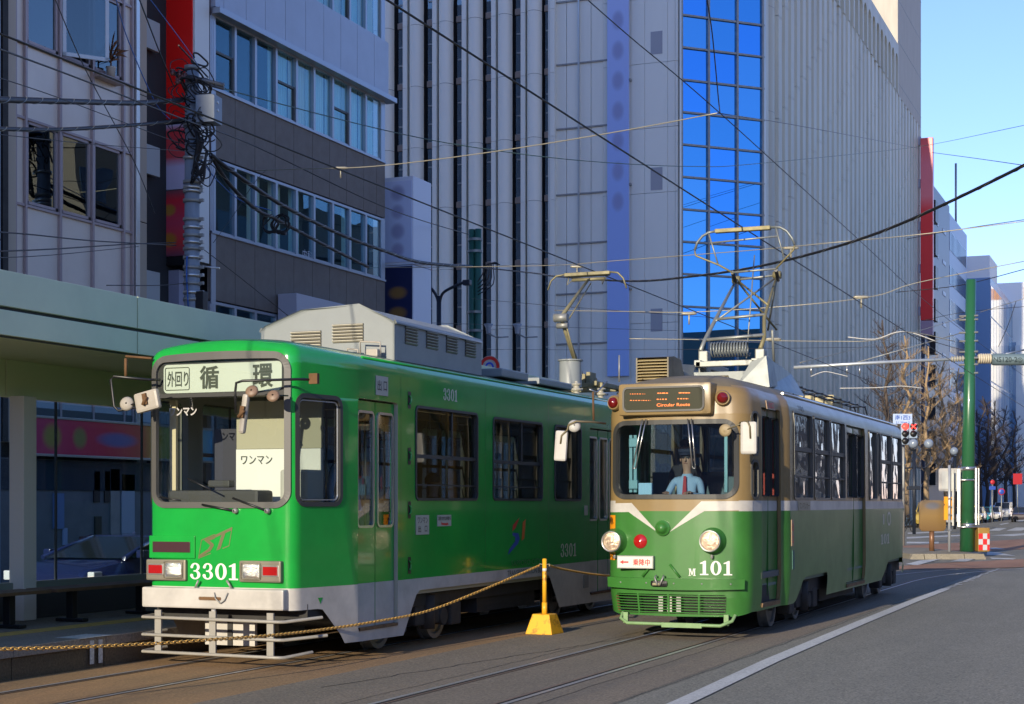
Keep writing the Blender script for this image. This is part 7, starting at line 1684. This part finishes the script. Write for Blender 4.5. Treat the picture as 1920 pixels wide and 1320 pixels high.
# ---- bare street trees
M_barkl=mat('bark_sunlit_tone',(.40,.28,.16),.85,noise=.3,nscale=5); M_barkd=mat('bark_shaded_tone',(.10,.075,.06),.9,noise=.3,nscale=5)  # sunlit and shaded look of the trees put into two bark colours
def bare_tree(label,px_,Y,topy,m,seed,spread=1.0):
    rnd=random.Random(seed); p=at(px_,HOR,Y); H=at(px_,topy,Y).z-.14
    o=thing('bare_tree',label,'tree',(p.x,p.y,.14),rnd.uniform(0,6),'bare street trees along the far pavement')
    tr=[Vector((rnd.uniform(-.08,.08)*k,rnd.uniform(-.05,.05)*k,H*k/9)) for k in range(10)]
    tr[0]=Vector((0,0,0)); rr=[.24*(1-.88*k/9)+.02 for k in range(10)]
    MB().tube(tr,rr,8).build('trunk',m,o)
    cr=MB()
    def br(p,d,L,r,dep):
        n=4; q=[p]; c=p.copy(); dd_=d.copy()
        for i in range(n):
            dd_=(dd_+Vector((rnd.uniform(-.25,.25),rnd.uniform(-.25,.25),rnd.uniform(-.05,.22)))).normalized(); c=c+dd_*L/n; q.append(c.copy())
        cr.tube(q,[r*(1-.7*i/n) for i in range(n+1)],4 if dep else 5,caps=False)
        if dep<2:
            for i in range(1,n+1):
                for _ in range(3 if dep==0 else 2):
                    nd=(dd_+Vector((rnd.uniform(-1,1),rnd.uniform(-1,1),rnd.uniform(-.3,.9)))*.9).normalized(); br(q[i],nd,L*rnd.uniform(.28,.5),r*.5,dep+1)
    nb_=34
    for k in range(nb_):
        t=.26+.70*k/nb_; i=t*9; b=tr[int(i)].lerp(tr[min(9,int(i)+1)],i-int(i)); a=k*2.4+rnd.uniform(-.4,.4)
        L=spread*(2.5*(1-t)**.6*.9+.45)*rnd.uniform(.7,1.15); br(b,Vector((math.cos(a),math.sin(a),rnd.uniform(.1,.7))).normalized(),L,.06*(1-t)+.022,0)
    cr.build('branches',m,o,kind='stuff'); return o
TV=-18.6
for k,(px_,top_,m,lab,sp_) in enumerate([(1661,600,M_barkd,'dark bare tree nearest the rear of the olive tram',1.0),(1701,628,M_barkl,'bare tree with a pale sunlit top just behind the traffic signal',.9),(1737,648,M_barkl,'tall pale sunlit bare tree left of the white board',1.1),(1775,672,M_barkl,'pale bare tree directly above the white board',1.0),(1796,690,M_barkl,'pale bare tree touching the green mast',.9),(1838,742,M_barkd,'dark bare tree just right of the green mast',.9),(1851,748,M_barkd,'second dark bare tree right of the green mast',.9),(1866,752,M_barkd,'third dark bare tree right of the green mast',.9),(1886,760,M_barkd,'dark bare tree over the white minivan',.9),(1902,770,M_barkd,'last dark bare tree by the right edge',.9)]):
    a=(px_-960)/FPX; Y=TV/(a*cT-sT); bare_tree(lab,px_,Y,top_,m,100+k,sp_)
# ---- parked cars down the street
def carat(label,px_,Yd,col,kind='sedan',rs_=None):
    p=at(px_,HOR,Yd); return car('parked_car',label,(p.x,p.y,0),R(180),col,kind,'cars parked along the far kerb',rs_)
def carat2(label,px_,Yd,col,kind='sedan',rs_=None):
    p=at(px_,HOR,Yd); return car('parked_car',label,(p.x,p.y,0),0,col,kind,'cars parked along the far kerb',rs_)
carat2('white minivan with dark rear window, farthest in the parked line',1881,172,(.62,.63,.64),'van')
carat2('white taxi with a blue roof lamp ahead of the minivan',1861,158,(.66,.65,.62),'sedan',('blue',(.05,.2,.6)))
carat2('teal taxi between a white and a beige car',1843,150,(.05,.33,.36),'sedan')
carat2('beige taxi with a yellow roof lamp beside the green mast',1828,143,(.42,.38,.27),'sedan',('yellow',(.7,.6,.1)))
carat2('pale blue car mostly hidden behind the green mast',1806,136,(.35,.42,.55),'sedan')
carat2('pale grey car behind the orange panel',1783,129,(.5,.5,.5),'sedan')
carat2('mustard van parked behind the amber board',1745,116,(.35,.25,.05),'van')
carat2('dark grey car coming at the far right edge',1917,150,(.07,.06,.07),'sedan')
# small signs far down the pavement
def smallsign(label,px_,Y,py_,shape,m,w,h,base=.14):
    p=at(px_,HOR,Y); z=at(px_,py_,Y).z; o=thing('road_sign',label,'sign',(p.x,p.y,base),TH); MB().cyl((0,.03,0),(0,.03,z-base+h*.4),.04,6).build('post',M_steel,o)
    if shape=='round':
        MB().lathe((0,0,z-base),(0,-1,0),[(0,w),(.02,w),(.025,.01)],20).build('disc',m,o); return o
    MB().bbox(-w,w,-.03,0,z-base-h/2,z-base+h/2,.01).build('board',m,o); return o
s_=smallsign('round blue and red no parking sign over the parked cars',1878,140,922,'round',mat('noparking_red',(.5,.03,.04),.4),.30,.6)
MB().lathe((0,-.03,at(1878,922,140).z-.14),(0,-1,0),[(0,.22),(.01,.21),(.012,.01)],18).build('blue_disc',mat('noparking_blue',(.03,.08,.4),.4),s_)
smallsign('round red sign over a small blue board beside the dark trees',1861,140,904,'round',mat('noparking_red',(.3,.03,.04),.4),.2,.6)
smallsign('small blue board under the round red sign',1860.5,139.5,915,'sq',mat('noparking_blue',(.03,.08,.4),.4),.28,.3)
smallsign('bright red square banner at the right edge',1908,150,898,'sq',mat('banner_red',(.4,.02,.03),.4),.42,1.0)
person('distant pedestrian in blue coat walking beyond the parked minivan',tuple(pg(1897,967.5)),R(20),mat('blue_coat',(.04,.10,.30),.8),False,hands='hang')
# bicycle at the foot of the ribbed flank
p=at(1703,HOR,90); bi=thing('bicycle','dark bicycle parked against the ribbed flank','bicycle',(p.x,p.y,.14),R(70))
for x in (-.52,.52): MB().tube([(x+.33*math.cos(2*PI*k/20),0,.34+.33*math.sin(2*PI*k/20)) for k in range(20)],.02,5,closed=True).build('wheel',M_black,bi)
f=MB(); 
for a,b in (((-.52,0,.34),(-.15,0,.75)),((-.15,0,.75),(.4,0,.8)),((-.1,0,.35),(.4,0,.8)),((-.1,0,.35),(-.2,0,.9)),((.4,0,.95),(.52,0,.34)),((-.52,0,.34),(-.1,0,.35)),((.4,-.25,.98),(.4,.25,.98))): f.tube([a,b],.016,5)
f.build('frame',mat('bicycle_blue_grey',(.08,.12,.16),.4,.4),bi); MB().bbox(-.32,-.1,-.06,.06,.88,.94,.02).build('saddle',M_black,bi)
